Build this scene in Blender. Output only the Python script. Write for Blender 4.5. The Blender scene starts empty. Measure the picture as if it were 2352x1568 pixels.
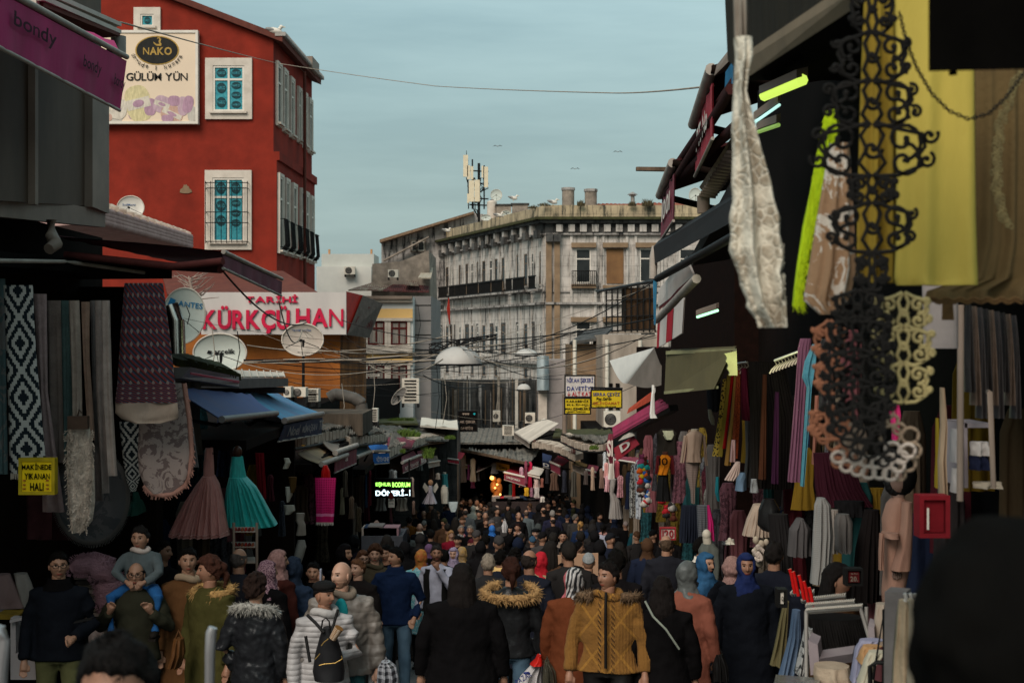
import bpy,bmesh,math,random
from mathutils import Vector,Matrix,noise
random.seed(7)
SC=bpy.context.scene;COL=SC.collection
# ---------------- camera, sky, sun, exposure
F,CX,CY,CAMZ=3267.0,1176.0,784.0,1.7
cd=bpy.data.cameras.new('camera');cam=bpy.data.objects.new('camera',cd);COL.objects.link(cam)
cam.location=(0,0,CAMZ);cam.rotation_euler=(math.radians(90),0,0)
cd.lens=50.0;cd.sensor_width=36.0;cd.clip_start=0.05;cd.clip_end=2000
cd.dof.use_dof=True;cd.dof.focus_distance=15;cd.dof.aperture_fstop=5.6
SC.camera=cam
SUN_EL,SUN_ROT=math.radians(42),math.radians(203)
w=bpy.data.worlds.new('World');SC.world=w;w.use_nodes=True
nt=w.node_tree;nt.nodes.clear()
o_=nt.nodes.new('ShaderNodeOutputWorld');bg=nt.nodes.new('ShaderNodeBackground')
sk=nt.nodes.new('ShaderNodeTexSky');sk.sky_type='NISHITA';sk.sun_disc=False
sk.sun_elevation=SUN_EL;sk.sun_rotation=SUN_ROT;sk.air_density=2;sk.dust_density=3
tc=nt.nodes.new('ShaderNodeTexCoord');mp=nt.nodes.new('ShaderNodeMapping')
mp.inputs['Scale'].default_value=(1.2,1.2,9)
mp.inputs['Rotation'].default_value=(0,math.radians(5),0)
n1=nt.nodes.new('ShaderNodeTexNoise');n1.inputs['Scale'].default_value=2.2;n1.inputs['Detail'].default_value=6;n1.inputs['Roughness'].default_value=.55
cr=nt.nodes.new('ShaderNodeValToRGB');KS=.66
e=cr.color_ramp.elements
e[0].position=.32;e[0].color=(2.0*KS,3.08*KS,3.4*KS,1);e[1].position=.68;e[1].color=(3.1*KS,4.4*KS,4.6*KS,1)
mx=nt.nodes.new('ShaderNodeMix');mx.data_type='RGBA';mx.inputs['Factor'].default_value=.88
L=nt.links.new
L(tc.outputs['Generated'],mp.inputs['Vector']);L(mp.outputs[0],n1.inputs['Vector']);L(n1.outputs['Fac'],cr.inputs[0])
sx=nt.nodes.new('ShaderNodeSeparateXYZ');L(tc.outputs['Generated'],sx.inputs[0])
mr=nt.nodes.new('ShaderNodeMapRange');mr.inputs['From Min'].default_value=.06;mr.inputs['From Max'].default_value=.3
mr.inputs['To Min'].default_value=.86;mr.inputs['To Max'].default_value=1.3;L(sx.outputs['Z'],mr.inputs['Value'])
vm=nt.nodes.new('ShaderNodeVectorMath');vm.operation='SCALE';L(cr.outputs[0],vm.inputs[0]);L(mr.outputs[0],vm.inputs['Scale'])
L(sk.outputs[0],mx.inputs['A']);L(vm.outputs[0],mx.inputs['B']);L(mx.outputs['Result'],bg.inputs['Color'])
bg.inputs['Strength'].default_value=.1;L(bg.outputs[0],o_.inputs[0])
sd=bpy.data.lights.new('sun','SUN');sd.energy=1.5;sd.angle=math.radians(35);sd.color=(1,.93,.85)
sun=bpy.data.objects.new('sun',sd);COL.objects.link(sun)
az=SUN_ROT
sdir=Vector((math.sin(az)*math.cos(SUN_EL),math.cos(az)*math.cos(SUN_EL),math.sin(SUN_EL)))
sun.rotation_euler=(-sdir).to_track_quat('-Z','Y').to_euler();sun.location=(-6,-20,40)
vs=SC.view_settings;vs.view_transform='Standard';vs.look='None';vs.exposure=.95;vs.gamma=1
SC.cycles.use_denoising=True
SC.cycles.max_bounces=5;SC.cycles.diffuse_bounces=2;SC.cycles.glossy_bounces=2;SC.cycles.transparent_max_bounces=8
# ---------------- helpers
GP=[(-20,0.6),(0,-0.35),(10,-1.55),(19.5,-2.8),(35.6,-4.6),(49,-5.45),(80,-6.8),(400,-8)]
def G(y):
 for(a,za),(b,zb)in zip(GP,GP[1:]):
  if y<=b:return za+(zb-za)*(y-a)/(b-a)
 return GP[-1][1]
def W(u,v,D):return Vector(((u-CX)/F*D,D,CAMZ-(v-CY)/F*D))
def solveD(v,H):
 D=89.0
 while D>1.5:
  if(CAMZ-(v-CY)/F*D)-(G(D)+H)>=0:return D
  D-=.05
 return D
def lerp(a,b,t):return a+(b-a)*t
MATS={}
class NB:
 """small shader-node writer"""
 def __init__(s,name):
  s.m=bpy.data.materials.new(name);s.m.use_nodes=True;s.t=s.m.node_tree
  s.b=s.t.nodes['Principled BSDF'];s.tc=s.t.nodes.new('ShaderNodeTexCoord')
 def n(s,k,**kw):
  x=s.t.nodes.new(k)
  for a,b in kw.items():setattr(x,a,b)
  return x
 def l(s,a,b):s.t.links.new(a,b)
 def put(s,inp,v):
  if hasattr(v,'is_output'):s.l(v,inp)
  else:inp.default_value=v
 def math(s,op,a,b=0.0,c=0.0):
  x=s.n('ShaderNodeMath',operation=op)
  s.put(x.inputs[0],a);s.put(x.inputs[1],b);s.put(x.inputs[2],c);return x.outputs[0]
 def coord(s,kind='Object',scale=(1,1,1),rot=(0,0,0)):
  x=s.n('ShaderNodeMapping');x.inputs['Scale'].default_value=scale;x.inputs['Rotation'].default_value=rot
  s.l(s.tc.outputs[kind],x.inputs[0]);return x.outputs[0]
 def xyz(s,vec):
  x=s.n('ShaderNodeSeparateXYZ');s.l(vec,x.inputs[0]);return x.outputs
 def noise(s,vec,scale,detail=3,rough=.5,dist=0):
  x=s.n('ShaderNodeTexNoise');s.l(vec,x.inputs['Vector']);x.inputs['Scale'].default_value=scale
  x.inputs['Detail'].default_value=detail;x.inputs['Roughness'].default_value=rough;x.inputs['Distortion'].default_value=dist
  return x.outputs['Fac']
 def ramp(s,f,lo,hi):
  x=s.n('ShaderNodeMapRange');s.put(x.inputs['Value'],f);x.inputs['From Min'].default_value=lo;x.inputs['From Max'].default_value=hi
  return x.outputs[0]
 def mix(s,f,a,b):
  x=s.n('ShaderNodeMix',data_type='RGBA');s.put(x.inputs['Factor'],f)
  for i,c in(('A',a),('B',b)):
   s.put(x.inputs[i],c if hasattr(c,'is_output')else(*c[:3],1))
  return x.outputs['Result']
 def col(s,c):s.put(s.b.inputs['Base Color'],c if hasattr(c,'is_output')else(*c[:3],1))
 def bump(s,h,strength=.3,dist=.02):
  x=s.n('ShaderNodeBump');x.inputs['Strength'].default_value=strength;x.inputs['Distance'].default_value=dist
  s.l(h,x.inputs['Height']);s.l(x.outputs[0],s.b.inputs['Normal'])
 def rough(s,r):s.put(s.b.inputs['Roughness'],r)
def mat(name,c,c2=None,r=.85,sc=6,bump=.25,bs=None,metal=0,stretch=(1,1,1),emit=0,spec=.14,bd=.01):
 if name in MATS:return MATS[name]
 b=NB(name)
 if c2 is None:c2=tuple(x*.62 for x in c)
 if not emit and not name.startswith('skin'):c,c2=[(q[0]*1.14,q[1],q[2]*.88)for q in(c,c2)]
 v=b.coord('Object',stretch)
 f=b.noise(v,sc,5,.6)
 b.col(b.mix(b.ramp(f,.3,.7),c,c2));b.rough(r);b.b.inputs['Metallic'].default_value=metal
 b.b.inputs['Specular IOR Level'].default_value=spec
 if bump:b.bump(b.noise(v,bs or sc*4,4,.6),bump,bd)
 if emit:
  b.b.inputs['Emission Color'].default_value=(*c,1);b.b.inputs['Emission Strength'].default_value=emit
 MATS[name]=b.m;return b.m
def cloth(name,c,r=.9,c2=None,bs=25,bump=.35,spec=.02):
 return mat('cloth_'+name,c,c2 or tuple(x*.7 for x in c),r,5,bump,bs,0,(1,1,.45),0,spec,.02)
def wpos(o):
 p=Vector((0,0,0))
 while o is not None:p+=o.location;o=o.parent
 return p
def tag(o,label=None,cat=None,group=None,kind=None):
 if label:o['label']=label
 if cat:o['category']=cat
 if group:o['group']=group
 if kind:o['kind']=kind
 return o
def thing(name,label,cat,loc,group=None):
 o=bpy.data.objects.new(name,None);COL.objects.link(o);o.location=loc;o.empty_display_size=.1
 return tag(o,label,cat,group)
class MB:
 def __init__(s):s.v=[];s.f=[];s.mi=[];s.uv=[];s.sm=[]
 def add(s,vs,fs,mi=0,uvs=None,smooth=False):
  k=len(s.v);s.v+=[tuple(p)for p in vs]
  for i,f in enumerate(fs):
   s.f.append([k+j for j in f]);s.mi.append(mi);s.sm.append(smooth)
   s.uv.append([uvs[j]for j in f]if uvs else None)
  return s
 def box(s,p0,p1,mi=0):
  x0,y0,z0=p0;x1,y1,z1=p1
  vs=[(x0,y0,z0),(x1,y0,z0),(x1,y1,z0),(x0,y1,z0),(x0,y0,z1),(x1,y0,z1),(x1,y1,z1),(x0,y1,z1)]
  return s.add(vs,[(0,3,2,1),(4,5,6,7),(0,1,5,4),(1,2,6,5),(2,3,7,6),(3,0,4,7)],mi)
 def hexa(s,a,b,mi=0,uvs=None):
  """a: four corners (front), b: four corners (back)"""
  return s.add(list(a)+list(b),[(0,1,2,3),(7,6,5,4),(0,4,5,1),(1,5,6,2),(2,6,7,3),(3,7,4,0)],mi,uvs or[(0,0),(1,0),(1,1),(0,1)]*2)
 def slab(s,q,n,mi=0):
  """quad q (BL,BR,TR,TL) thickened by vector n"""
  return s.hexa(q,[Vector(p)+n for p in q],mi)
 def prism(s,pts,n,mi=0):
  k=len(pts);vs=list(pts)+[Vector(p)+Vector(n)for p in pts]
  return s.add(vs,[tuple(range(k)),tuple(range(2*k-1,k-1,-1))]+[(i,i+k,(i+1)%k+k,(i+1)%k)for i in range(k)],mi)
 def tube(s,path,r,n=6,mi=0,caps=True):
  path=[Vector(p)for p in path];rings=[]
  for i,p in enumerate(path):
   d=(path[min(i+1,len(path)-1)]-path[max(i-1,0)])
   if d.length<1e-9:d=Vector((0,0,1))
   d.normalize()
   up=Vector((0,0,1))if abs(d.z)<.9 else Vector((0,1,0))
   a=d.cross(up).normalized();b=d.cross(a).normalized()
   rr=r[i]if isinstance(r,(list,tuple))else r
   rings.append([p+(a*math.cos(t)+b*math.sin(t))*rr for t in[k*2*math.pi/n for k in range(n)]])
  return s.loft(rings,mi,caps,True)
 def loft(s,rings,mi=0,caps=True,smooth=True,closed=True):
  n=len(rings[0]);vs=[p for r in rings for p in r];fs=[];m=len(rings)
  uvs=[(j/(n-1),i/max(1,m-1))for i in range(m)for j in range(n)]
  for i in range(m-1):
   for j in range(n if closed else n-1):
    k=(j+1)%n
    fs.append((i*n+j,i*n+k,(i+1)*n+k,(i+1)*n+j))
  s.add(vs,fs,mi,uvs,smooth)
  if caps and closed:
   s.add(rings[0],[tuple(range(n-1,-1,-1))],mi);s.add(rings[-1],[tuple(range(n))],mi)
  return s
 def ell(s,c,r,mi=0,seg=16,ring=10,rot=None,smooth=True):
  c=Vector(c);rings=[]
  for i in range(ring+1):
   t=math.pi*i/ring
   if i==0:t=.02
   if i==ring:t=math.pi-.02
   row=[]
   for j in range(seg):
    p=Vector((math.sin(t)*math.cos(2*math.pi*j/seg)*r[0],math.sin(t)*math.sin(2*math.pi*j/seg)*r[1],-math.cos(t)*r[2]))
    if rot:p=rot@p
    row.append(c+p)
   rings.append(row)
  return s.loft(rings,mi,True,smooth)
 def cyl(s,a,b,r,n=12,mi=0,r2=None):return s.tube([a,b],[r,r if r2 is None else r2],n,mi)
 def grid(s,q,nu,nv,fn=None,mi=0,smooth=True):
  """bilinear sheet over quad q (BL,BR,TR,TL); fn(u,v,p)->p"""
  q=[Vector(p)for p in q];vs=[];uv=[]
  for j in range(nv+1):
   for i in range(nu+1):
    a,b=i/nu,j/nv
    p=lerp(lerp(q[0],q[1],a),lerp(q[3],q[2],a),b)
    if fn:p=fn(a,b,p)
    vs.append(p);uv.append((a,b))
  n=nu+1
  fs=[(j*n+i,j*n+i+1,(j+1)*n+i+1,(j+1)*n+i)for j in range(nv)for i in range(nu)]
  return s.add(vs,fs,mi,uv,smooth)
 def build(s,name,mats,parent=None,label=None,cat=None,group=None,kind=None,recenter=True):
  me=bpy.data.meshes.new(name)
  if not isinstance(mats,(list,tuple)):mats=[mats]
  off=Vector((0,0,0))
  if parent is None and recenter and s.v:
   xs=[p[0]for p in s.v];ys=[p[1]for p in s.v];zs=[p[2]for p in s.v]
   off=Vector(((min(xs)+max(xs))/2,(min(ys)+max(ys))/2,min(zs)))
  me.from_pydata([(p[0]-off.x,p[1]-off.y,p[2]-off.z)for p in s.v],[],s.f)
  for m in mats:me.materials.append(m)
  me.polygons.foreach_set('material_index',s.mi);me.polygons.foreach_set('use_smooth',s.sm)
  if any(u is not None for u in s.uv):
   ul=me.uv_layers.new(name='UVMap');flat=[]
   for f,u in zip(s.f,s.uv):
    for j in range(len(f)):flat+=list(u[j])if u else[0,0]
   ul.data.foreach_set('uv',flat)
  me.update()
  o=bpy.data.objects.new(name,me);COL.objects.link(o)
  if parent is None:o.location=off
  else:o.parent=parent;o.location=-wpos(parent)
  return tag(o,label,cat,group,kind)
_tc={}
def glyph(ch,bold):
 k=(ch,bold)
 if k in _tc:return _tc[k]
 c=bpy.data.curves.new('t','FONT');c.body=ch;c.size=1;c.offset=bold;c.resolution_u=3
 o=bpy.data.objects.new('t',c);COL.objects.link(o);me=bpy.data.meshes.new_from_object(o)
 r=[v.co.copy()for v in me.vertices],[tuple(p.vertices)for p in me.polygons]
 bpy.data.objects.remove(o);bpy.data.curves.remove(c);bpy.data.meshes.remove(me);_tc[k]=r;return r
def textgeo(st,bold=.012):
 bold=min(bold,.03);vs=[];fs=[];x=0
 for ch in st:
  if ch==' ':x+=.28;continue
  gv,gf=glyph(ch,min(bold,.006)if ch in 'MNWVmnwv' else bold)
  if not gv:continue
  x0=min(v.x for v in gv);x1=max(v.x for v in gv);k=len(vs);vs+=[Vector((v.x-x0+x,v.y))for v in gv];fs+=[tuple(i+k for i in f)for f in gf];x+=x1-x0+.055
 x1=max(v.x for v in vs);y0=min(v.y for v in vs);y1=max(v.y for v in vs)
 return[(v.x/x1,(v.y-y0)/(y1-y0))for v in vs],fs
def text(mb,st,q,box,off,mi=0,bold=.012,shape=None,ext=0.0):
 """letters fitted to box (u0,v0,u1,v1) of quad q (BL,BR,TR,TL), lifted by vector off (+ext thick)"""
 vs,fs=textgeo(st,bold);q=[Vector(p)for p in q];out=[];off=Vector(off)
 for a,b in vs:
  a=lerp(box[0],box[2],a);b=lerp(box[1],box[3],b)
  if shape:a,b=shape(a,b)
  out.append(lerp(lerp(q[0],q[1],a),lerp(q[3],q[2],a),b)+off)
 if ext:
  e=off.normalized()*ext;k=len(out);edges={}
  for f in fs:
   for i in range(len(f)):
    a,b=f[i],f[(i+1)%len(f)]
    if(b,a)in edges:del edges[(b,a)]
    else:edges[(a,b)]=1
  mb.add(out+[p+e for p in out],[tuple(i+k for i in f)for f in fs]+[(a,b,b+k,a+k)for a,b in edges],mi)
 else:mb.add(out,fs,mi)
 return mb
class Plane:
 """vertical facade plane through a point, running along direction d"""
 def __init__(s,P,ang):
  s.P=Vector((P[0],P[1],0));s.d=Vector((math.cos(ang),math.sin(ang),0));s.n=Vector((s.d.y,-s.d.x,0))
 def sz(s,u,v):
  a=(u-CX)/F;k=(a*s.P.y-s.P.x)/(s.d.x-a*s.d.y);t=s.P.y+k*s.d.y
  return k,CAMZ-(v-CY)/F*t
 def p(s,k,z,n=0):return s.P+s.d*k+s.n*n+Vector((0,0,z))
 def box(s,mb,k0,k1,z0,z1,n0,n1,mi=0):
  mb.hexa([s.p(k0,z0,n1),s.p(k1,z0,n1),s.p(k1,z1,n1),s.p(k0,z1,n1)],[s.p(k0,z0,n0),s.p(k1,z0,n0),s.p(k1,z1,n0),s.p(k0,z1,n0)],mi)
  return mb
 def rect(s,u0,v0,u1,v1):
  um=(u0+u1)/2;k0,_=s.sz(u0,v0);k1,_=s.sz(u1,v0);_,zt=s.sz(um,v0);_,zb=s.sz(um,v1)
  return k0,k1,zb,zt
 def quad(s,k0,k1,z0,z1,n=0):return[s.p(k0,z0,n),s.p(k1,z0,n),s.p(k1,z1,n),s.p(k0,z1,n)]
def frontal(D):return Plane((0,D),0)
def ring(mb,P,k0,k1,z0,z1,w,n0,n1,mi=0):
 P.box(mb,k0,k0+w,z0,z1,n0,n1,mi);P.box(mb,k1-w,k1,z0,z1,n0,n1,mi)
 P.box(mb,k0+w,k1-w,z1-w,z1,n0,n1,mi);P.box(mb,k0+w,k1-w,z0,z0+w,n0,n1,mi)
def window(par,P,k0,k1,z0,z1,glass,frame,sur=0,surm=None,nm=2,nt=1,sill=True,depth=.12,nf=1.0):
 """a window part: surround/frame mesh with pane and sill sub-parts"""
 mb=MB()
 if sur:
  ring(mb,P,k0-sur,k1+sur,z0-sur,z1+sur,sur,0.0,.1*nf,0)
 fw=min(.07,(k1-k0)*.12)
 ring(mb,P,k0,k1,z0,z1,fw,0,.075*nf,1)
 for i in range(1,nm):
  x=lerp(k0,k1,i/nm);P.box(mb,x-fw/2,x+fw/2,z0+fw,z1-fw,0,.07*nf,1)
 if nt:z=lerp(z0,z1,.7);P.box(mb,k0+fw,k1-fw,z-fw/2,z+fw/2,0,.066*nf,1)
 wn=mb.build('window',[surm or frame,frame],par)
 g=MB();P.box(g,k0+fw*.5,k1-fw*.5,z0+fw*.5,z1-fw*.5,-.02,.03*nf);g.build('pane',glass,wn)
 if sill:g=MB();P.box(g,k0-.1,k1+.1,z0-.07,z0,.1*nf if sur else 0,.2*nf);g.build('sill',surm or frame,wn)
 return wn
def wire(name,pts,r,m,label,cat='cable',group=None,n=24,sag=0.0):
 """pts: world points; sag adds a catenary drop between consecutive ones"""
 path=[]
 for a,b in zip(pts,pts[1:]):
  for i in range(n):
   t=i/n;p=lerp(Vector(a),Vector(b),t);p.z-=sag*4*t*(1-t);path.append(p)
 path.append(Vector(pts[-1]));mb=MB();mb.tube(path,r,5)
 return mb.build(name,m,None,label,cat,group)
def copy_tree(o,parent=None):
 c=o.copy();COL.objects.link(c);c.parent=parent
 for ch in list(o.children):copy_tree(ch,c)
 return c
def garment(mb,rows,D,t=.06,folds=5,amp=.02,slant=0,nz=14,cols=None,mi=0,wob=.0,seed=0,fall=True):
 """closed hanging cloth lofted through pixel rows (v,uL,uR) standing at distance D"""
 rings=[];rs=[]
 for a,b in zip(rows,rows[1:]):
  k=max(1,round(nz/(len(rows)-1)))
  for i in range(k):rs.append([lerp(a[j],b[j],i/k)for j in range(3)])
 rs.append(list(rows[-1]));n=cols or max(10,folds*5);m=len(rs);uc=(rows[0][1]+rows[0][2])/2
 uvs=[]
 for i,(v,ul,ur)in enumerate(rs):
  g=i/(m-1);fr=[];bk=[]
  am=amp*(g**.7 if fall else 1)
  for j in range(n+1):
   s=-1+2*j/n
   ph=folds*math.pi*s+seed+math.sin(g*3+seed)*.5
   off=am*(.7*math.sin(ph)+.45*math.sin(ph*1.7+seed*2+g*2)+1.3*noise.noise(Vector((s*folds*.9,g*1.6,seed*3.7))))
   vv=v
   if i==m-1 and wob:vv+=wob*math.sin(ph*1.0)
   u=lerp(ul,ur,(s+1)/2);tt=t*math.sqrt(max(0,1-s*s))*(.6+.4*g)+.004
   d=D+slant*(u-uc)/F*D
   fr.append(W(u,vv,d)+Vector((0,off-tt,0)));bk.append(W(u,vv,d)+Vector((0,off+tt,0)))
  rings.append(fr+bk[::-1])
 N=2*(n+1);vs=[p for r in rings for p in r]
 uv=[]
 for i in range(m):
  g=1-i/(m-1);row=[(j/n,g)for j in range(n+1)];uv+=row+row[::-1]
 fs=[(i*N+(j+1)%N,i*N+j,(i+1)*N+j,(i+1)*N+(j+1)%N)for i in range(m-1)for j in range(N)]
 mb.add(vs,fs,mi,uv,True)
 mb.add(rings[0],[tuple(range(N))],mi);mb.add(rings[-1],[tuple(range(N-1,-1,-1))],mi)
 return mb
# ---------------- materials
m_red=mat('red_render',(.235,.027,.016),(.125,.016,.010),.9,.9,.4,12)
m_white=mat('white_paint',(.56,.54,.51),(.42,.40,.37),.7,3,.1)
m_frame=mat('white_frame',(.62,.62,.60),(.52,.52,.50),.5,3,0)
m_glass=mat('dark_glass',(.01,.013,.015),(.025,.03,.033),.2,1.5,0,spec=.3)
m_teal=mat('teal_film',(.012,.16,.24),(.06,.33,.40),.5,14,0)
m_black=mat('black_metal',(.008,.008,.0085),None,.6,8,.1,spec=.15)
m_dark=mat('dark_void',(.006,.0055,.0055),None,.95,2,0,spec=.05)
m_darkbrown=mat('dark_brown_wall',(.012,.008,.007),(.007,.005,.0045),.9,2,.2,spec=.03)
m_grey=mat('grey_metal',(.30,.30,.30),(.2,.2,.2),.5,4,.1,metal=.3)
m_alu=mat('aluminium',(.55,.56,.57),(.42,.43,.44),.38,5,.05,metal=.6)
m_panel=mat('dirty_grey_panel',(.105,.080,.064),(.062,.048,.038),.7,1.5,.15,stretch=(1,1,.5))
m_fascia=mat('grey_fascia',(.24,.20,.175),(.15,.125,.11),.6,1.5,.05)
m_conc=mat('concrete',(.30,.27,.24),(.12,.11,.10),.95,2.5,.5,20)
m_roofred=mat('brown_red_roof',(.13,.045,.035),(.08,.03,.026),.9,3,.4,30)
m_orange=mat('orange_render',(.36,.13,.03),(.16,.055,.016),.95,.9,.3,12,stretch=(1,1,.5))
m_bark=mat('peeling_wood',(.26,.12,.05),(.07,.035,.02),.95,6,.8,14,stretch=(1,1,.15))
m_ochre=mat('ochre_plaster',(.25,.185,.125),(.15,.11,.075),.95,1.5,.3)
m_brownp=mat('brown_board',(.20,.115,.055),(.13,.075,.04),.9,1.5,.2)
m_wood=mat('weathered_wood',(.16,.12,.09),(.05,.04,.03),.95,5,.6,20,stretch=(1,1,.12))
m_white_ac=mat('ac_white',(.62,.62,.58),(.5,.49,.45),.6,4,.05)
m_bar=mat('pale_bar',(.40,.385,.37),(.24,.23,.22),.6,4,.05)
def stone_mat(name,c,c2,soot,k=.55):
 b=NB(name);v=b.coord('Object');vz=b.coord('Object',(1,1,.12))
 base=b.mix(b.ramp(b.noise(v,.9,5,.6),.35,.65),c,c2)
 st=b.ramp(b.noise(vz,3.2,8,.75),.49,.62)
 big=b.ramp(b.noise(v,.45,4,.6),.35,.75)
 f=b.math('MULTIPLY',st,b.math('ADD',b.math('MULTIPLY',big,.8),.25))
 br=b.n('ShaderNodeTexBrick');br.inputs['Scale'].default_value=1.0;br.inputs['Mortar Size'].default_value=.02
 br.inputs['Brick Width'].default_value=1.1;br.inputs['Row Height'].default_value=.62
 br.inputs['Color1'].default_value=br.inputs['Color2'].default_value=(0,0,0,1);br.inputs['Mortar'].default_value=(1,1,1,1)
 s=b.xyz(v);cx=b.n('ShaderNodeCombineXYZ');b.l(b.math('ADD',s[0],s[1]),cx.inputs[0]);b.l(s[2],cx.inputs[1]);b.l(cx.outputs[0],br.inputs['Vector'])
 g=b.math('MULTIPLY',br.outputs['Color'],.3)
 b.col(b.mix(b.math('MINIMUM',b.math('ADD',b.math('MULTIPLY',f,k*2.3),g),1),base,soot));b.rough(.95)
 b.bump(b.noise(v,6,6,.6),.5,.05);return b.m
m_stone=stone_mat('stained_stone',(.56,.49,.43),(.38,.33,.285),(.03,.027,.024),.62)
m_stone2=stone_mat('sooty_stone',(.42,.37,.33),(.20,.17,.15),(.018,.016,.015),.8)
m_parapet=stone_mat('mossy_parapet',(.50,.38,.23),(.32,.24,.15),(.03,.03,.02),.6)
m_soot=stone_mat('soot_black_stone',(.10,.09,.08),(.03,.028,.026),(.012,.011,.01),.8)
m_moss=mat('moss',(.06,.07,.03),(.03,.028,.018),1,6,.8,14)
def brick_paving():
 b=NB('brick_paving');v=b.coord('Object');br=b.n('ShaderNodeTexBrick');b.l(v,br.inputs['Vector'])
 br.inputs['Scale'].default_value=1;br.inputs['Brick Width'].default_value=.22;br.inputs['Row Height'].default_value=.11
 br.inputs['Mortar Size'].default_value=.006;br.inputs['Color1'].default_value=(.17,.16,.155,1);br.inputs['Color2'].default_value=(.11,.105,.10,1);br.inputs['Mortar'].default_value=(.03,.03,.03,1)
 b.col(b.mix(b.ramp(b.noise(v,1.6,6,.6),.35,.75),br.outputs['Color'],(.06,.057,.055)));b.rough(.75)
 b.bump(br.outputs['Fac'],-.5,.01);return b.m
def tiles_mat(name,c,c2,sc=1.0):
 b=NB(name);v=b.coord('Object');w_=b.n('ShaderNodeTexWave');w_.wave_type='BANDS';w_.bands_direction='X';w_.inputs['Scale'].default_value=1.6*sc;w_.inputs['Distortion'].default_value=1.5
 b.l(v,w_.inputs['Vector']);n=b.noise(v,5,6,.7)
 b.col(b.mix(b.ramp(n,.35,.65),c,c2));b.rough(.95);b.bump(b.math('ADD',w_.outputs['Fac'],n),1,.06);return b.m
m_tile=tiles_mat('old_tile_roof',(.23,.20,.16),(.07,.06,.05))
m_rusty=tiles_mat('rusty_tin',(.36,.30,.22),(.13,.035,.025),2)
m_tinred=tiles_mat('red_tin',(.16,.035,.03),(.09,.03,.026),2)
# ---------------- ground
mb=MB();ys=[-15,-8,-4,0,3,6,10,14,19.5,27,35.6,42,49,60,80,120,400,1200]
xs=[-400,-60,-20,-8,-4,0,4,8,20,60,400];vsx=[(x,y,G(y))for y in ys for x in xs];n=len(xs)
mb.add(vsx,[(j*n+i,j*n+i+1,(j+1)*n+i+1,(j+1)*n+i)for j in range(len(ys)-1)for i in range(n-1)])
mb.build('street_ground',brick_paving(),kind='structure',recenter=False)
# ---------------- red building
PR=frontal(50);xr=(628-CX)/F*50
PS=Plane((xr,50),math.atan2(1,.03))
red=thing('red_building','tall brick-red rendered building with white-framed windows, gable towards the street','building',(-12,50,G(50)))
zt=PR.sz(628,92)[1];zb=G(50)-.3
xl=(60-CX)/F*50;slope=(PR.sz(390,0)[1]-zt)/((390-628)/F*50)
poly=[Vector((xl,50,zb)),Vector((xr,50,zb)),Vector((xr,50,zt)),Vector((xl,50,zt+slope*(xl-xr)))]
back=[p+Vector((.24,7.9,0))for p in poly]
mb=MB();mb.hexa(poly,back);mb.build('wall',m_red,red)
mb=MB();up=Vector((0,0,.22));ov=Vector((.35,0,0));sl=Vector((.35,0,.35*slope))
q=[poly[3]+Vector((0,-.25,.02)),poly[2]+Vector((0,-.25,.02))+sl,back[2]+Vector((0,.2,.02))+sl,back[3]+Vector((0,.2,.02))]
mb.hexa(q,[p+up for p in q]);roof=mb.build('roof',m_roofred,red)
mb=MB()
for i in range(60):
 a=lerp(q[1],q[2],i/59)+Vector((0,0,.2));mb.box(a+Vector((-.25,-.035,0)),a+Vector((.12,.035,.14)))
mb.build('tile_edge',m_grey,roof)
k0,z0=PS.sz(688,150);mb=MB();PS.box(mb,k0,k0+1.6,z0-.1,z0+.35,-.5,.5);mb.build('roof_box',m_fascia,roof)
mb=MB();z1=PS.sz(632,351)[1];PS.box(mb,-.02,7.9,z1-.3,z1,0,.22);PS.box(mb,-.02,7.9,zb,z1-.3,.0,.12);mb.build('lower_band',m_red,red);PS2=Plane(tuple(PS.p(0,0,.12).xy),math.atan2(1,.03))
mb=MB();kk,zz=PS.sz(681,165);mb.tube([PS.p(kk,zz,.3),PS.p(kk+.2,zz-.6,.28),PS.p(kk+.2,zb,.3)],.06,8);mb.build('drain_pipe',m_roofred,red)
def stickers(par,P,k0,k1,z0,z1,rows,cols):
 mb=MB()
 for i in range(cols):
  for j in range(rows):
   a=lerp(k0,k1,(i+.5)/cols);b=lerp(z0,z1,(j+.5)/rows);rx=(k1-k0)/cols*.38;rz=(z1-z0)/rows*.36
   mb.prism([P.p(a+rx*math.cos(t),b+rz*math.sin(t),.045)for t in[q*math.pi/8 for q in range(16)]],P.n*.006)
   text(mb,'NAKO',P.quad(a-rx*.8,a+rx*.8,b-rz*.35,b+rz*.35,.053),(0,0,1,1),P.n*.002,1)
 mb.build('film_sticker',[mat('sticker_dark',(.012,.05,.065),None,.5),m_teal],par)
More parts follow.
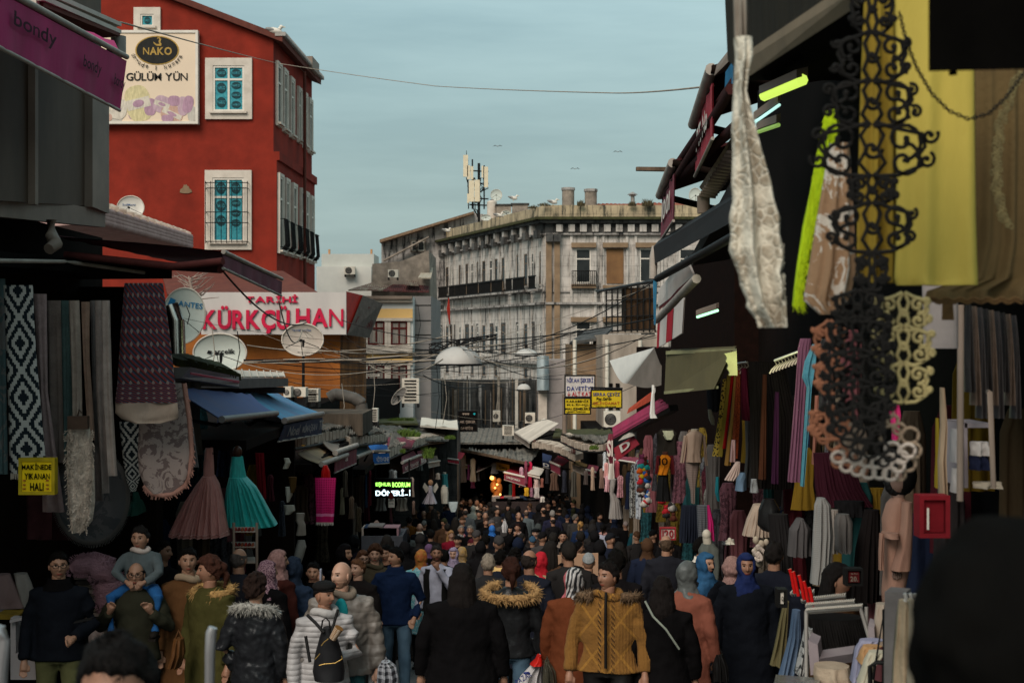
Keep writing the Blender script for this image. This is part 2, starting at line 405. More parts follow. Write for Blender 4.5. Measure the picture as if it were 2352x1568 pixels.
for(u0,v0,u1,v1,sur,nm,st)in[(324,34,354,62,.24,1,1),(490,152,562,257,.27,2,3),(489,409,561,556,.27,2,4)]:
 k0,k1,z0,z1=PR.rect(u0,v0,u1,v1)
 wn=window(red,PR,k0,k1,z0,z1,m_teal,m_frame,sur,m_white,nm,1 if nm>1 else 0)
 if nm==1:stickers(wn,PR,k0+.08,k1-.08,z0+.05,z1-.05,1,1)
 else:
  km=(k0+k1)/2;zm=lerp(z0,z1,.7)
  for a,b in((k0+.07,km-.04),(km+.04,k1-.07)):
   stickers(wn,PR,a,b,z0+(.08 if st==3 else.5),zm-.04,3 if a>k0+.2 else 2,1);stickers(wn,PR,a,b,zm+.04,z1-.06,1,1)
 if st==4:
  mb=MB();a,b,c,d=PR.rect(476,418,572,560)
  for i in range(9):x=lerp(a,b,i/8);mb.tube([PR.p(x,c,.3),PR.p(x,d,.3)],.014,5)
  for z in(c+.06,lerp(c,d,.5),lerp(c,d,.33),d-.25,d-.06):mb.tube([PR.p(a,z,.12),PR.p(a,z,.32),PR.p(b,z,.32),PR.p(b,z,.12)],.016,5)
  mb.build('window_grille',m_black,wn)
for(u0,u1,v0,v1)in[(633,643,152,284),(648,657,167,298),(664,672,186,311),(681.5,688,208,322),(694,702,219,335),(706.5,714,234,347)]:
 k0,k1,z0,z1=PS.rect(u0,v0,u1,v1);window(red,PS,k0+.08,k1-.08,z0,z1,m_glass,m_frame,.12,m_white,1,1)
for(u0,u1,v0,v1)in[(637,647,407,575),(652.5,661.5,418,580),(669,678.5,429,585),(687.5,694.5,440,590),(698.5,706.5,448,595),(710.5,717.5,457,600)]:
 k0,k1,z0,z1=PS2.rect(u0,v0,u1,v1);wn=window(red,PS2,k0+.1,k1-.1,z0,z1,m_glass,m_frame,.12,m_white,1,1)
 mb=MB();zq=lerp(z0,z1,.42)
 for i in range(8):
  x=lerp(k0,k1,i/7);mb.tube([PS2.p(x,z0,.15),PS2.p(x,z0+.2,.30),PS2.p(x,zq,.24)],.014,5)
 for z in(z0+.1,zq):mb.tube([PS2.p(k0,z,.1),PS2.p(k0,z,.27),PS2.p(k1,z,.27),PS2.p(k1,z,.1)],.016,5)
 mb.build('window_grille',m_black,wn)
mb=MB();c=W(427,433,49.97);pts=[(-14,9),(-13,2),(-7,-2),(-5,-9),(-2,-8),(1,-10),(3,-6),(6,-5),(8,0),(12,3),(14,8),(6,11),(-6,11)]
mb.prism([c+Vector((x/65,0,-y/65))for x,y in pts],Vector((0,.03,0)));mb.build('bare_plaster_patch',m_ochre,red)
bb=thing('billboard','framed beige yarn advertisement board high on the red gable','billboard',W(320,283,49.7))
P=frontal(49.72);a,b,c,d=P.rect(150,74,451,281)
mb=MB();P.box(mb,a,b,c,d,-.18,0);mb.build('panel',mat('board_beige',(.66,.57,.46),(.60,.52,.43),.7,.6,0),bb)
mb=MB();ring(mb,P,a-.06,b+.06,c-.06,d+.06,.09,-.2,.04);mb.build('frame',m_frame,bb)
def ov(P,u,v,ru,rv,n=28):return[W(u+ru*math.cos(t),v+rv*math.sin(t),P.P.y)for t in[-k*2*math.pi/n for k in range(n)]]
mb=MB();mb.prism([p+Vector((0,-.012,0))for p in ov(P,361,116,50.5,33.5)],(0,.012,0),1);mb.prism([p+Vector((0,-.02,0))for p in ov(P,361,116,47.5,31)],(0,.008,0),0)
def pq(D,u0,v0,u1,v1):return[W(u0,v1,D),W(u1,v1,D),W(u1,v0,D),W(u0,v0,D)]
text(mb,'NAKO',pq(49.72,329,109,395,127),(0,0,1,1),(0,-.026,0),1,.03)
swan=[W(u,v,49.69)for u,v in[(370,106),(358,105),(353,100),(352,96),(356,99),(360,102),(366,101),(364,96),(366,91),(364,88),(360,90),(362,86),(367,86),(370,91),(368,97),(371,101)]]
mb.prism(swan,(0,.004,0),1)
mb.build('emblem',[mat('board_black',(.018,.018,.017),None,.6),mat('board_gold',(.42,.28,.07),None,.5)],bb)
mb=MB();s_='Örgüde 1 Numara'
for i,ch in enumerate(s_):
 if ch==' ':continue
 t=math.radians(lerp(172,14,i/(len(s_)-1)));u=361+55*math.cos(t);v=122+34*math.sin(t)
 tw=Vector((math.sin(t),0,math.cos(t)*.8)).normalized();tu=Vector((-tw.z,0,tw.x));c=W(u,v,49.68)
 hh=.075 if ch in 'Ö1Nd' else.055;wd_=.014 if ch=='1' else.042;q=[c-tw*wd_-tu*hh,c+tw*wd_-tu*hh,c+tw*wd_+tu*hh,c-tw*wd_+tu*hh]
 text(mb,ch,q,(0,0,1,1),(0,0,0),0,.02)
text(mb,'GÜLÜM YÜN',pq(49.72,290,164,431,186),(0,0,1,1),(0,-.02,0),0,.02)
mb.build('lettering',MATS['board_black'],bb)
yarn=[(250,262,34,17,20,3),(305,262,10,12,0,1),(318,238,30,42,-14,2),(345,246,14,20,0,1),(372,240,20,20,20,4),(395,262,26,20,25,5),(420,244,12,22,0,4),(400,232,14,12,0,1),(441,262,10,18,0,3),(432,240,12,20,12,1),(270,250,22,24,10,0),(240,270,18,10,0,5),(385,272,14,8,0,1)]
ym=[mat('yarn_'+n_,c_,None,.9,14,.3,40,stretch=(1,1,.3))for n_,c_ in[('band',(.62,.6,.55)),('mauve',(.42,.28,.40)),('cream',(.62,.58,.36)),('grey',(.52,.52,.50)),('lilac',(.50,.38,.48)),('peach',(.55,.38,.33))]]
mb=MB()
for i,(u,v,ru,rv,rot,mi)in enumerate(yarn):
 ca,sa=math.cos(math.radians(rot)),math.sin(math.radians(rot))
 def R_(x,y):return max(152,min(450,u+x*ca-y*sa)),min(279,v+x*sa+y*ca)
 n_=22;off=-.006-i*.0012
 mb.prism([W(*R_(ru*math.copysign(abs(math.cos(t))**.7,math.cos(t)),rv*math.copysign(abs(math.sin(t))**.8,math.sin(t))),49.72)+Vector((0,off,0))for t in[-k*2*math.pi/n_ for k in range(n_)]],(0,.004,0),mi)
 if ru>18:
  mb.prism([W(*R_(x,y),49.72)+Vector((0,off-.004,0))for x,y in[(-ru*.9,rv*.28),(ru*.9,rv*.28),(ru*.9,-rv*.28),(-ru*.9,-rv*.28)]],(0,.002,0),0)
  mb.prism([W(*R_(ru*.45*math.cos(t),rv*.2*math.sin(t)),49.72)+Vector((0,off-.008,0))for t in[-k*2*math.pi/14 for k in range(14)]],(0,.002,0),1)
mb.build('yarn_picture',ym,bb)
# ---------------- far buildings
def block(name,label,D,u0,v0,u1,v1,m,depth=8,cat='building'):
 r=thing(name,label,cat,(((u0+u1)/2-CX)/F*D,D,G(D)));P=frontal(D);a,b,c,d=P.rect(u0,v0,u1,v1)
 mb=MB();P.box(mb,a,b,G(D)-.3,d,-depth,0);mb.build('wall',m,r);return r,P
def ac(u0,v0,u1,v1,D,label,side=0,depth=.35):
 r=thing('air_conditioner',label,'air conditioner',W((u0+u1)/2,v1,D),'outdoor air conditioning units')
 P=frontal(D);a,b,c,d=P.rect(u0,v0,u1,v1);mb=MB();P.box(mb,a,b,c,d,-depth,0);mb.build('casing',m_white_ac,r)
 mb=MB();w_=b-a;h=d-c;rr=min(h*.42,w_*.35);cx=a+w_*.4;cz=(c+d)/2
 if side==0:
  mb.prism([P.p(cx+rr*math.cos(t),cz+rr*math.sin(t),.004)for t in[k*math.pi/10 for k in range(20)]],(0,-.012,0),0)
  for k in range(1,5):mb.tube([P.p(cx+rr*k/5*math.cos(t),cz+rr*k/5*math.sin(t),.022)for t in[j*math.pi/8 for j in range(17)]],.006,4,1)
 else:
  for k in range(7):z=lerp(c+h*.1,d-h*.12,k/6);P.box(mb,a+w_*.15,b-w_*.15,z,z+h*.055,0,.012,0)
 mb.build('fan_grille',[m_black,m_grey],r)
 mb=MB();P.box(mb,a,a+.05,c-.12,c,-depth,.02);P.box(mb,b-.05,b,c-.12,c,-depth,.02);mb.build('bracket',m_black,r);return r
wb,P=block('white_building','plain whitewashed low building beside the red gable',70,727,612,853,700,mat('whitewash',(.62,.66,.66),(.5,.54,.55),.9,1,.2))
a,b,c,d=P.rect(736,582,857,612);mb=MB();P.box(mb,a,b,c,d,-3,-.4);mb.build('parapet',mat('grey_white_wash',(.50,.55,.56),(.4,.44,.44),.9,1,.2),wb)
mb=MB()
for u in(751,849):a,b,c,d=P.rect(u-2,570,u+2,582);P.box(mb,a,b,c,d,-1,-.8)
mb.build('roof_post',mat('pale_orange',(.55,.30,.15)),wb)
ac(791,612,815,630,69.6,'white air conditioner on the whitewashed wall')
tb=thing('gabled_building','dark old building under a long sloping tin roof behind the stone one','building',W(950,700,104))
pts=[(876,700),(876,553),(1085,488),(1160,500),(1160,700)]
mb=MB();mb.prism([W(u,v,104)for u,v in pts],(0,10,0));mb.build('wall',m_stone2,tb)
mb=MB();mb.slab([W(872,557,103),W(1088,490,103),W(1088,485,103),W(872,550,103)],Vector((0,11,0)));mb.build('roof',mat('rust_edge',(.22,.16,.11),(.09,.06,.045),.9),tb)
P=frontal(103.9)
for u0,u1 in((946,957),(959,975)):window(tb,P,*P.rect(u0,554,u1,576),m_glass,m_frame,.1,m_conc,1,0)
mb=MB();mb.slab([W(880,600,103),W(985,545,103),W(985,542,103),W(880,596,103)],Vector((0,.6,0)));mb.build('stair_edge',m_conc,tb)
lb=thing('low_rusty_building','low grey building with patched red and cream tin roofs','building',W(900,720,66))
mb=MB();mb.prism([W(u,v,66)for u,v in[(855,720),(855,606),(920,600),(985,575),(990,720)]],(0,6,0));mb.build('wall',m_conc,lb)
for i,(q_,mm)in enumerate([([(800,668),(880,668),(935,636),(900,638)],m_rusty),([(880,669),(985,672),(985,640),(940,634)],m_tinred),([(930,655),(962,657),(958,636),(938,636)],m_rusty),([(960,640),(990,640),(995,618),(975,616)],mat('grey_tin',(.45,.43,.38),(.25,.22,.18),.8,8))]):
 mb=MB();mb.slab([W(u,v,65+(0 if k<2 else 3)-i*.1)for k,(u,v)in enumerate(q_)],Vector((0,0,.06)));mb.build('roof',mm,lb)
ac(891,619,914,637,65,'white air conditioner under the dark gable',0)
yb,P=block('yellow_banded_house','pale blue house with yellow bands and dark red window frames',58,832,682,949,960,mat('pale_blue_wall',(.50,.56,.60),(.42,.47,.50),.85,1))
m_yel=mat('yellow_band',(.66,.47,.20),(.6,.42,.18),.85,1);m_drk=mat('dark_red_frame',(.10,.02,.018))
for i,(v0,v1,mm,n_)in enumerate([(687,694,m_white,.2),(709,730,m_yel,.05),(731,737,m_white,.16),(795,812,m_white,.2),(812,833,m_yel,.05),(834,838,m_white,.12),(680,687,m_fascia,.35)]):
 a,b,c,d=P.rect(833,v0,948,v1);mb=MB();P.box(mb,a,b,c,d,0,n_);mb.build('band',mm,yb)
m_curtain=mat('net_curtain',(.35,.34,.32),(.12,.12,.12),.9,20,0,stretch=(1,1,.05))
for(u0,v0,u1,v1)in[(845,737,884,792),(898,737,936,792),(845,838,884,880),(898,838,936,905)]:
 window(yb,P,*P.rect(u0,v0,u1,v1),m_curtain,m_drk,.12,m_white,2,1)
a,b,c,d=P.rect(858,872,901,962);mb=MB();P.box(mb,a,b,G(58),d,0,.25);mb.build('door',m_dark,yb)
gb,P=block('grey_rendered_house','narrow grey rendered wall between the yellow house and the stone building',59,949,680,990,960,mat('grey_render',(.24,.24,.25),(.18,.18,.19),.9,1))
a,b,c,d=P.rect(949,734,990,736);mb=MB()
for v in(700,735,768,802):a,b,c,d=P.rect(949,v,990,v+1.5);P.box(mb,a,b,c,d,0,.03)
mb.build('joint_line',m_dark,gb)
# ---------------- stone building
PF=frontal(85);C0=Vector(((1252-CX)/F*85,85,0));L0=Vector(((986-CX)/F*108,108,0))
dv=(C0-L0);LEN=dv.length;PL=Plane((L0.x,L0.y),math.atan2(dv.y,dv.x))
sb=thing('stone_building','large old stained stone building with mossy cornice closing the street','building',(4,90,G(88)))
zF=lambda v:PF.sz(1252,v)[1]
kc=PF.sz(1252,500)[0];kr=PF.sz(1720,500)[0]
mb=MB();e_=Vector((0,0,zF(500)));g_=Vector((0,0,G(90)-1))
foot=[C0,PF.p(kr,0),PF.p(kr,0)+Vector((0,22,0)),L0+Vector((6,4,0)),L0]
mb.prism([p+g_ for p in foot],e_-g_);mb.build('wall',m_stone,sb)
def both(name,v0,v1,n0,n1,m,kl=0,ext=0):
 mb=MB();PF.box(mb,kc-ext,kr,zF(v1),zF(v0),n0,n1);PL.box(mb,kl,LEN+ext,zF(v1),zF(v0),n0-.004,n1-.004);return mb.build(name,m,sb)
both('parapet',471,500,-.6,.0,m_parapet);both('cornice',500,506,0,.75,m_moss,-.5,.6);both('cornice',506,513,0,.5,m_soot,-.3,.4)
both('frieze',513,536,0,.12,m_soot);both('ledge',536,540,0,.25,m_stone2);both('ledge',694,699,0,.3,m_stone2);both('ledge',829,836,0,.3,m_stone2);both('ledge',668,671,0,.1,m_stone2)
rr_=random.Random(3)
for i in range(16):
 mb=MB();k=lerp(kc+.8,kr,(i+.5)/16);PF.box(mb,k-.5,k-.1,zF(533),zF(516),.12,.35);mb.build('console',m_stone,sb)
for i in range(14):
 mb=MB();k=lerp(.6,LEN-.6,(i+.5)/14);PL.box(mb,k-.25,k+.1,zF(536),zF(514),.12,.4);mb.build('console',m_stone,sb)
mb=MB()
for(u0,u1)in[(1254,1286)]:
 a,b,c,d=PF.rect(u0,545,u1,960);PF.box(mb,a+.0,(a+b)/2-.08,c,d,0,.22);PF.box(mb,(a+b)/2+.08,b,c,d,0,.22)
mb.build('pilaster',m_ochre,sb)
mb=MB()
for u in range(0,13):k=LEN*(u+.1)/12.3;PL.box(mb,k-.18,k+.18,zF(960),zF(538),0,.05)
for u in(1367,1385,1440,1460,1520,1312):a,b,c,d=PF.rect(u-3,540,u+3,960);PF.box(mb,a,b,c,d,0,.12)
mb.build('pilaster',m_stone,sb)
mb=MB()
for u in range(0,13):k=LEN*(u+.1)/12.3;mb=MB();PL.box(mb,k-.28,k+.28,zF(546),zF(528),.2,.5);mb.build('capital',m_soot,sb)
for u in(1262,1280):mb=MB();a,b,c,d=PF.rect(u-8,538,u+8,556);PF.box(mb,a,b,c,d,.2,.5);mb.build('capital',m_soot,sb)
xs_up=[(85,110),(135,160),(200,225),(252,280),(322,345),(385,410),(432,458),(490,518),(543,573),(608,637),(660,690),(725,753),(780,803),(865,892),(937,967),(997,1025),(1082,1117)]
m_paleg=mat('milky_glass',(.14,.15,.15),(.05,.055,.055),.3,2,0)
for i,(x0,x1)in enumerate(xs_up):
 u0,u1=976.1+.2441*x0,976.1+.2441*x1;k0,k1=PL.sz(u0,600)[0],PL.sz(u1,600)[0]
 gl=m_paleg if i in(6,7)else m_glass
 window(sb,PL,k0,k1,zF(652),zF(576),gl,m_frame if i%3==0 else m_wood,.12,m_stone,1,1,nf=.35)
 window(sb,PL,k0,k1,zF(808),zF(742),m_glass,m_frame if i%3==1 else m_wood,.12,m_soot if i%2 else m_stone,1,1,nf=.35)
 if i%2==0:window(sb,PL,k0,k1,zF(872),zF(846),m_glass,m_wood,.1,m_stone2,1,0,nf=.35)
mb=MB()
for i,(x0,x1)in enumerate([(62,160),(172,276),(290,345),(345,455),(460,570),(575,690),(695,800),(832,890),(898,1008),(1048,1112)]):
 k0,k1=PL.sz(976.1+.2441*x0,640)[0],PL.sz(976.1+.2441*x1,640)[0]
 bm=MB()
 for z in(zF(633),zF(661)):PL.box(bm,k0,k1,z-.04,z+.04,.45,.55)
 for j in range(int((k1-k0)/.16)):x=k0+j*.16;PL.box(bm,x,x+.045,zF(661),zF(633),.47,.52)
 if i in(0,2,3,4,5,6):PL.box(bm,k0+.03,k1-.03,zF(659),zF(636),.44,.462,1)
 PL.box(bm,k0,k1,zF(663)-.12,zF(663),0,.6,2);bm.build('balcony',[m_black,m_wood,m_stone2],sb)
for(u0,u1,v0,v1,kind)in[(1322,1357,571,650,0),(1469,1507,571,648,0),(1322,1357,738,800,0),(1560,1597,571,650,0),(1469,1507,738,800,0)]:
 window(sb,PF,*PF.rect(u0,v0,u1,v1),m_glass,m_frame,.22,m_stone,1,1)
a,b,c,d=PF.rect(1393,571,1432,651);mb=MB();PF.box(mb,a,b,c,d,0,.06);mb.build('boarded_window',m_brownp,sb)
mb=MB()
for(u0,u1,v0,v1)in[(1312,1369,558,569),(1384,1442,558,569),(1459,1516,558,569),(1311,1370,728,739),(1384,1442,728,739),(1312,1369,653,662),(1384,1442,655,662)]:
 mb=MB();a,b,c,d=PF.rect(u0,v0,u1,v1);PF.box(mb,a,b,c,d,.12,.34);mb.build('lintel',m_ochre,sb)
a,b,c,d=PF.rect(1313,623,1368,657);mb=MB()
for j in range(14):x=lerp(a,b,j/13);mb.tube([PF.p(x,c,.3),PF.p(x,c+.3,.75),PF.p(x,d,.55)],.02,4)
for z in(c,d):mb.tube([PF.p(a,z,.2),PF.p(a,z,.6),PF.p(b,z,.6),PF.p(b,z,.2)],.025,4)
mb.build('balcony',m_black,sb)
def grass_tuft(name,u,v,D,wpx,hpx,label,m,n=140,seed=0,cat='plant',wide=1.0):
 rr=random.Random(seed);c=W(u,v,D);s=D/F;mb=MB()
 for i in range(n):
  a=rr.uniform(-1,1);x=a*wpx/2*s;y=rr.uniform(-.4,.4)*wpx*s*.6;h=hpx*s*rr.uniform(.4,1)*(1-.55*a*a);le=rr.uniform(-.5,.5)*h*wide;w2=max(.012,hpx*s*.05)*rr.uniform(.6,1.4)
  p=c+Vector((x,y,0));t=rr.uniform(0,3.14);dx,dy=math.cos(t)*w2,math.sin(t)*w2
  q1=p+Vector((le*.35,0,h*.6));mb.add([p+Vector((-dx,-dy,0)),p+Vector((dx,dy,0)),q1+Vector((dx,dy,0))*.8,q1-Vector((dx,dy,0))*.8,p+Vector((le,le*.3,h))],[(0,1,2,3),(3,2,4)])
 return mb.build(name,m,None,label,cat)
m_weed=mat('dry_weed',(.10,.09,.05),(.05,.045,.03),1,5,0);m_green=mat('green_weed',(.10,.17,.03),(.05,.09,.02),.9,7,0)
for i,(u,w_,h,lb_)in enumerate([(1250,30,10,'thin dry weed at the corner of the mossy parapet'),(1334,18,16,'dry weed between the two brown chimneys'),(1452,18,14,'dry bush at the foot of the capped vent pipe'),(1487,26,20,'largest dry bush drooping over the mossy parapet'),(1225,26,10,'low dry weed on the left slope of the parapet')]):
 grass_tuft('weed',u,473+(6 if u<1240 else 0),84.7 if u>1240 else 86.5,w_,h,lb_,m_weed,160,i)
for(u0,u1,v0,lb_)in[(1291,1319,433,'left of the two round brown chimneys on the stone building'),(1343,1371,436,'right of the two round brown chimneys on the stone building')]:
 r=thing('chimney',lb_,'chimney',W((u0+u1)/2,472,87),'brown chimneys on the stone building');c=W((u0+u1)/2,474,87);t=W((u0+u1)/2,v0,87);rad=(u1-u0)/2/F*87
 mb=MB();mb.cyl(c,t,rad,16);mb.build('shaft',m_conc,r);mb=MB();mb.cyl(t-Vector((0,0,.12)),t+Vector((0,0,.04)),rad*1.12,16);mb.build('cap',m_stone2,r)
r=thing('vent_pipe','small capped metal vent pipe on the stone building roof','vent pipe',W(1454,472,86));mb=MB();mb.cyl(W(1454,474,86),W(1453,449,86),.12,10);mb.build('pipe',m_grey,r)
mb=MB();mb.cyl(W(1453,447,86),W(1453,441,86),.32,10,r2=.03);mb.cyl(W(1453,450,86),W(1453,449,86),.22,10);mb.build('cap',m_grey,r)
mb=MB();mb.cyl(W(1130,502,95),W(1130,466,95),.33,16);mb.ell(W(1130,465,95),(.33,.33,.14));r=thing('water_tank','white upright water tank on the roof below the antenna mast','water tank',W(1130,502,95));mb.build('tank_body',m_white,r)
mb=MB();mb.cyl(W(1130,462,95),W(1130,459,95),.12,10);mb.build('lid',m_roofred,r)
for(u0,v0,u1,lb_)in[(1140,472,1174,'rough brown chimney block right of the white tank'),(1176,470,1213,'wide brown chimney block with flat cap on the long roof')]:
 r=thing('chimney',lb_,'chimney',W(u0,510,94));P=frontal(94);a,b,c,d=P.rect(u0,v0,u1,512);mb=MB();P.box(mb,a,b,c,d,-.8,0);mb.build('shaft',m_conc,r);mb=MB();P.box(mb,a-.08,b+.08,d,d+.1,-.88,.08);mb.build('cap',m_soot,r)
r=thing('tile_ridge','strip of red roof tiles showing above the parapet','roof',W(1450,474,87));mb=MB()
mb.grid([W(1370,476,86),W(1620,472,86),W(1620,464,88),W(1330,470,88)],60,3,lambda a,b,p:p+Vector((0,0,.06*math.sin(a*180))));mb.build('tiles',mat('terracotta',(.28,.085,.05),(.14,.05,.035),.9),r)
an=thing('antenna_mast','phone antenna mast with long pale panels on the roof','antenna mast',W(1100,505,96));D=96
mb=MB();mb.tube([W(1100,510,D),W(1100,375,D)],.09,8)
for u in(1085,1112):mb.tube([W(u,480,D),W(u,366 if u<1100 else 380,D)],.05,6)
for v in(392,420,455,470):mb.tube([W(1078,v,D),W(1122,v+2,D)],.05,6)
mb.tube([W(1071.5,362,D),W(1071.5,346,D)],.02,5)
mb.tube([W(1074,365,D),W(1076,480,D)],.04,5);mb.build('pole',m_black,an)
for(u0,v0,u1,v1)in[(1064,356,1075,406),(1073,380,1080,412),(1077,414,1089,463),(1090,413,1102,463),(1112,383,1121,430),(1081,382,1087,412),(1106,381,1110,408),(1073,445,1077,466)]:
 P=frontal(D-.3);a,b,c,d=P.rect(u0,v0,u1,v1);mb=MB();P.box(mb,a,b,c,d,-.12,0);mb.build('panel',mat('antenna_cream',(.62,.58,.45),(.5,.47,.38),.6),an)
mb=MB();rr_=random.Random(5)
for i in range(16):
 u=rr_.uniform(1068,1122);v=rr_.choice([408,465,432]);
 mb.tube([W(u,v,D),W(u+rr_.uniform(-4,4),v+14,D),W(u+rr_.uniform(0,8),v+rr_.uniform(16,26),D),W(1100+rr_.uniform(-5,5),v+34,D)],.035,5)
mb.build('cable_bundle',m_black,an)
def dish(u,v,ru,rv,D,label,words=None,post=None,m=None,tilt=0,logo=None):
 s=D/F;c=W(u,v,D);r=thing('satellite_dish',label,'satellite dish',W(u,v+rv,D),'satellite dishes');mb=MB();rings=[]
 rot=Matrix.Rotation(math.radians(tilt),3,'Y')
 for k in range(9):
  t=k/8;dep=(1-t*t)*ru*s*.22;rings.append([c+rot@Vector((ru*s*t*math.cos(a),dep,rv*s*t*math.sin(a)))for a in[j*math.pi/18 for j in range(36)]])
 rings[0]=[c+Vector((0,ru*s*.22,0))]*36
 mb.loft(rings,0,False);rb=[[p+Vector((0,.02,0))for p in q]for q in rings[::-1]];mb.loft(rb,0,False)
 bowl=mb.build('bowl',m or mat('dish_white',(.52,.60,.60),(.42,.49,.49),.6,1.2,0),r)
 mb=MB();mb.tube([rings[-1][j%36]+Vector((0,-.005,0))for j in range(37)],.012+ru*s*.012,5);mb.build('rim',m_white,bowl)
 f=c+rot@Vector((0,-ru*s*.55,-rv*s*.05));mb=MB()
 for a in(-2.6,-.55,-1.57):mb.tube([c+rot@Vector((ru*s*.95*math.cos(a),0,rv*s*.95*math.sin(a))),f],.008,5)
 mb.cyl(f+Vector((0,-.03,0)),f+Vector((0,.06,0)),.035,8);mb.build('feed_arm',m_black,r)
 if words:
  st,bx,col_=words;mb=MB();vs_,fs_=textgeo(st,.02);out=[]
  for a,b in vs_:
   x=lerp(bx[0],bx[2],a);z=lerp(bx[1],bx[3],b);t2=x*x+z*z;out.append(c+rot@Vector((x*ru*s,(1-t2)*ru*s*.22-.02,z*rv*s)))
  mb.add(out,fs_)
  if logo:x,z,w2=logo;mb.prism([c+rot@Vector(((x+i_*w2)*ru*s,(1-x*x-z*z)*ru*s*.22-.03,(z+j_*w2)*rv*s))for i_,j_ in((-1,-.6),(.5,-1),(1,.6),(-.5,1))],(0,.004,0))
  mb.build('lettering',mat('dish_ink_'+st[:3].lower(),col_,None,.6),bowl)
 if post:mb=MB();mb.tube([Vector((c.x,c.y+.1,c.z)),W(u,post,D)+Vector((0,.1,0))],.03,8);mb.build('post',m_black,r)
 return r
dish(421,725,50,64,31,'large pale dish with blue letters beside the patterned rug',('ANTES',(-.35,.32,.82,.52),(.02,.2,.45)),None,None,8,(-.62,.42,.17))
dish(505,810,61,44,29,'wide pale dish with black letters in front of the red-lettered sign',('arçelik',(-.26,-.12,.55,.2),(.012,.012,.015)),868,None,0,(-.42,.03,.1))
dish(695,780,47.5,37,29.5,'dirty oval dish on a black post below the red letters',('Next&NextStar',(-.52,.52,.42,.68),(.05,.12,.3)),910,mat('dish_dirty',(.50,.49,.47),(.34,.31,.29),.8,2.2,0))
dish(300,477,31,27,46,'round white dish on the tiled eave against the red wall',('SmidMaster',(-.62,.18,.35,.36),(.05,.12,.3)),None,mat('dish_clean',(.72,.74,.74),None,.5,1,0))
dish(1140,448,13,13,96,'cream dish standing above the white roof tank')
dish(1163,491,11.5,8,92,'white dish with lettering on the long parapet left of the chimneys',('Digiturk',(-.6,.1,.6,.45),(.03,.06,.1)))
dish(1116,500,12,7,93,'white dish lying low behind the parapet below the mast')
dish(1597,449,14,17,75,'pale dish behind the red awnings on the right')
dish(916,909,10,24,41,'tall narrow grey dish seen almost edge-on near the black door',None,950,m_grey,40)
# ---------------- awnings, roofs, signs
def sheet(mb,q,nu,nv,fn=None,mi=0,th=.012):
 n=(Vector(q[1])-Vector(q[0])).cross(Vector(q[3])-Vector(q[0])).normalized()*th
 mb.grid(q,nu,nv,fn,mi);mb.grid([Vector(p)-n for p in q],nu,nv,fn,mi);return mb
def awning(label,fl,fr,br,bl,m,vb=None,words=None,tm=None,barm=None,vm=None,sag=.03,cat='awning',name='awning',group=None,arms=True,bw=.05,frame=None,wbox=(.08,.2,.92,.8),stripes=None):
 q=[W(*fl),W(*fr),W(*br),W(*bl)]
 r=thing(name,label,cat,(q[0]+q[1])/2,group)
 mb=MB();sheet(mb,q,14,8,lambda a,b,p:p+Vector((0,0,-sag*4*b*(1-b)+.008*math.sin(a*40+b*5))));mb.build('canopy',m,r)
 mb=MB();mb.tube([q[0],q[1]],bw*.7,10);mb.build('front_bar',barm or m_bar,r)
 if vb:
  a,b=W(vb[0][0],vb[0][1],fl[2]*.999),W(vb[1][0],vb[1][1],fr[2]*.999);dn=Vector((0,0,-bw))
  vq=[a,b,q[1]+dn,q[0]+dn];mb=MB();nn=(vq[1]-vq[0]).cross(vq[3]-vq[0]).normalized()
  if nn.dot(Vector((0,0,CAMZ))-vq[0])<0:nn=-nn
  wav=lambda s,t,p:p+nn*.012*math.sin(s*38)*(1-t)
  sheet(mb,vq,30,4,wav);v_=mb.build('valance',vm or m,r)
  mb=MB();mb.tube([a,b],.014,6);mb.build('hem_bar',m_bar,v_)
  if words:
   mb=MB()
   for k,(st,bx)in enumerate(words if isinstance(words,list)else[(words,wbox)]):text(mb,st,vq,bx,nn*.03,0,.015)
   mb.build('lettering',tm or m_frame,v_)
 if arms:
  fm=frame or m_black
  for s in(.12,.88):
   a=lerp(q[0],q[1],s);b=lerp(q[3],q[2],s)+Vector((0,0,-.35));mid=lerp(a,b,.5)+Vector((0,0,-.08))+(q[1]-q[0])*(.15 if s<.5 else-.15)
   mb=MB();mb.tube([a,mid,b],.022,6);mb.build('arm',fm,r)
 return r
def fabric(name,c,c2=None):return mat('awning_'+name,c,c2 or tuple(x*.55 for x in c),.75,1.6,.15,30,stretch=(1,1,.3),spec=.3)
a_magenta=fabric('magenta',(.46,.014,.16),(.26,.009,.09));a_maroon=fabric('maroon',(.11,.012,.025));a_maroon2=fabric('faded_maroon',(.20,.03,.055),(.12,.02,.04))
a_blue=fabric('blue',(.05,.10,.30),(.09,.10,.24));a_teal=fabric('teal',(.03,.22,.42),(.07,.13,.26));a_brown=fabric('brown',(.36,.25,.14),(.17,.11,.065))
a_grey=fabric('grey_brown',(.26,.22,.19));a_red=fabric('red',(.34,.015,.03),(.22,.012,.03));a_white=fabric('white',(.62,.60,.56),(.4,.38,.35));a_navy=fabric('navy',(.02,.035,.10))
a_bright=fabric('bright_blue',(.01,.13,.48),(.01,.09,.34));a_yellow=fabric('yellow',(.50,.32,.05));a_tan=fabric('tan',(.34,.26,.13));a_black=fabric('black',(.012,.012,.014))
a_pink=fabric('dusty_pink',(.32,.17,.18));a_plum=fabric('plum',(.17,.03,.07),(.07,.012,.03))
lw=thing('panelled_building','dark grey panelled upper storey with a pale moulded cornice, nearest on the left','building',W(100,600,13))
mb=MB();mb.hexa([W(-260,445,9),W(232,475,15),W(232,-60,15),W(-260,-60,9)],[p+Vector((-3,1,0))for p in[W(-260,445,9),W(232,475,15),W(232,-60,15),W(-260,-60,9)]]);mb.build('wall',m_panel,lw)
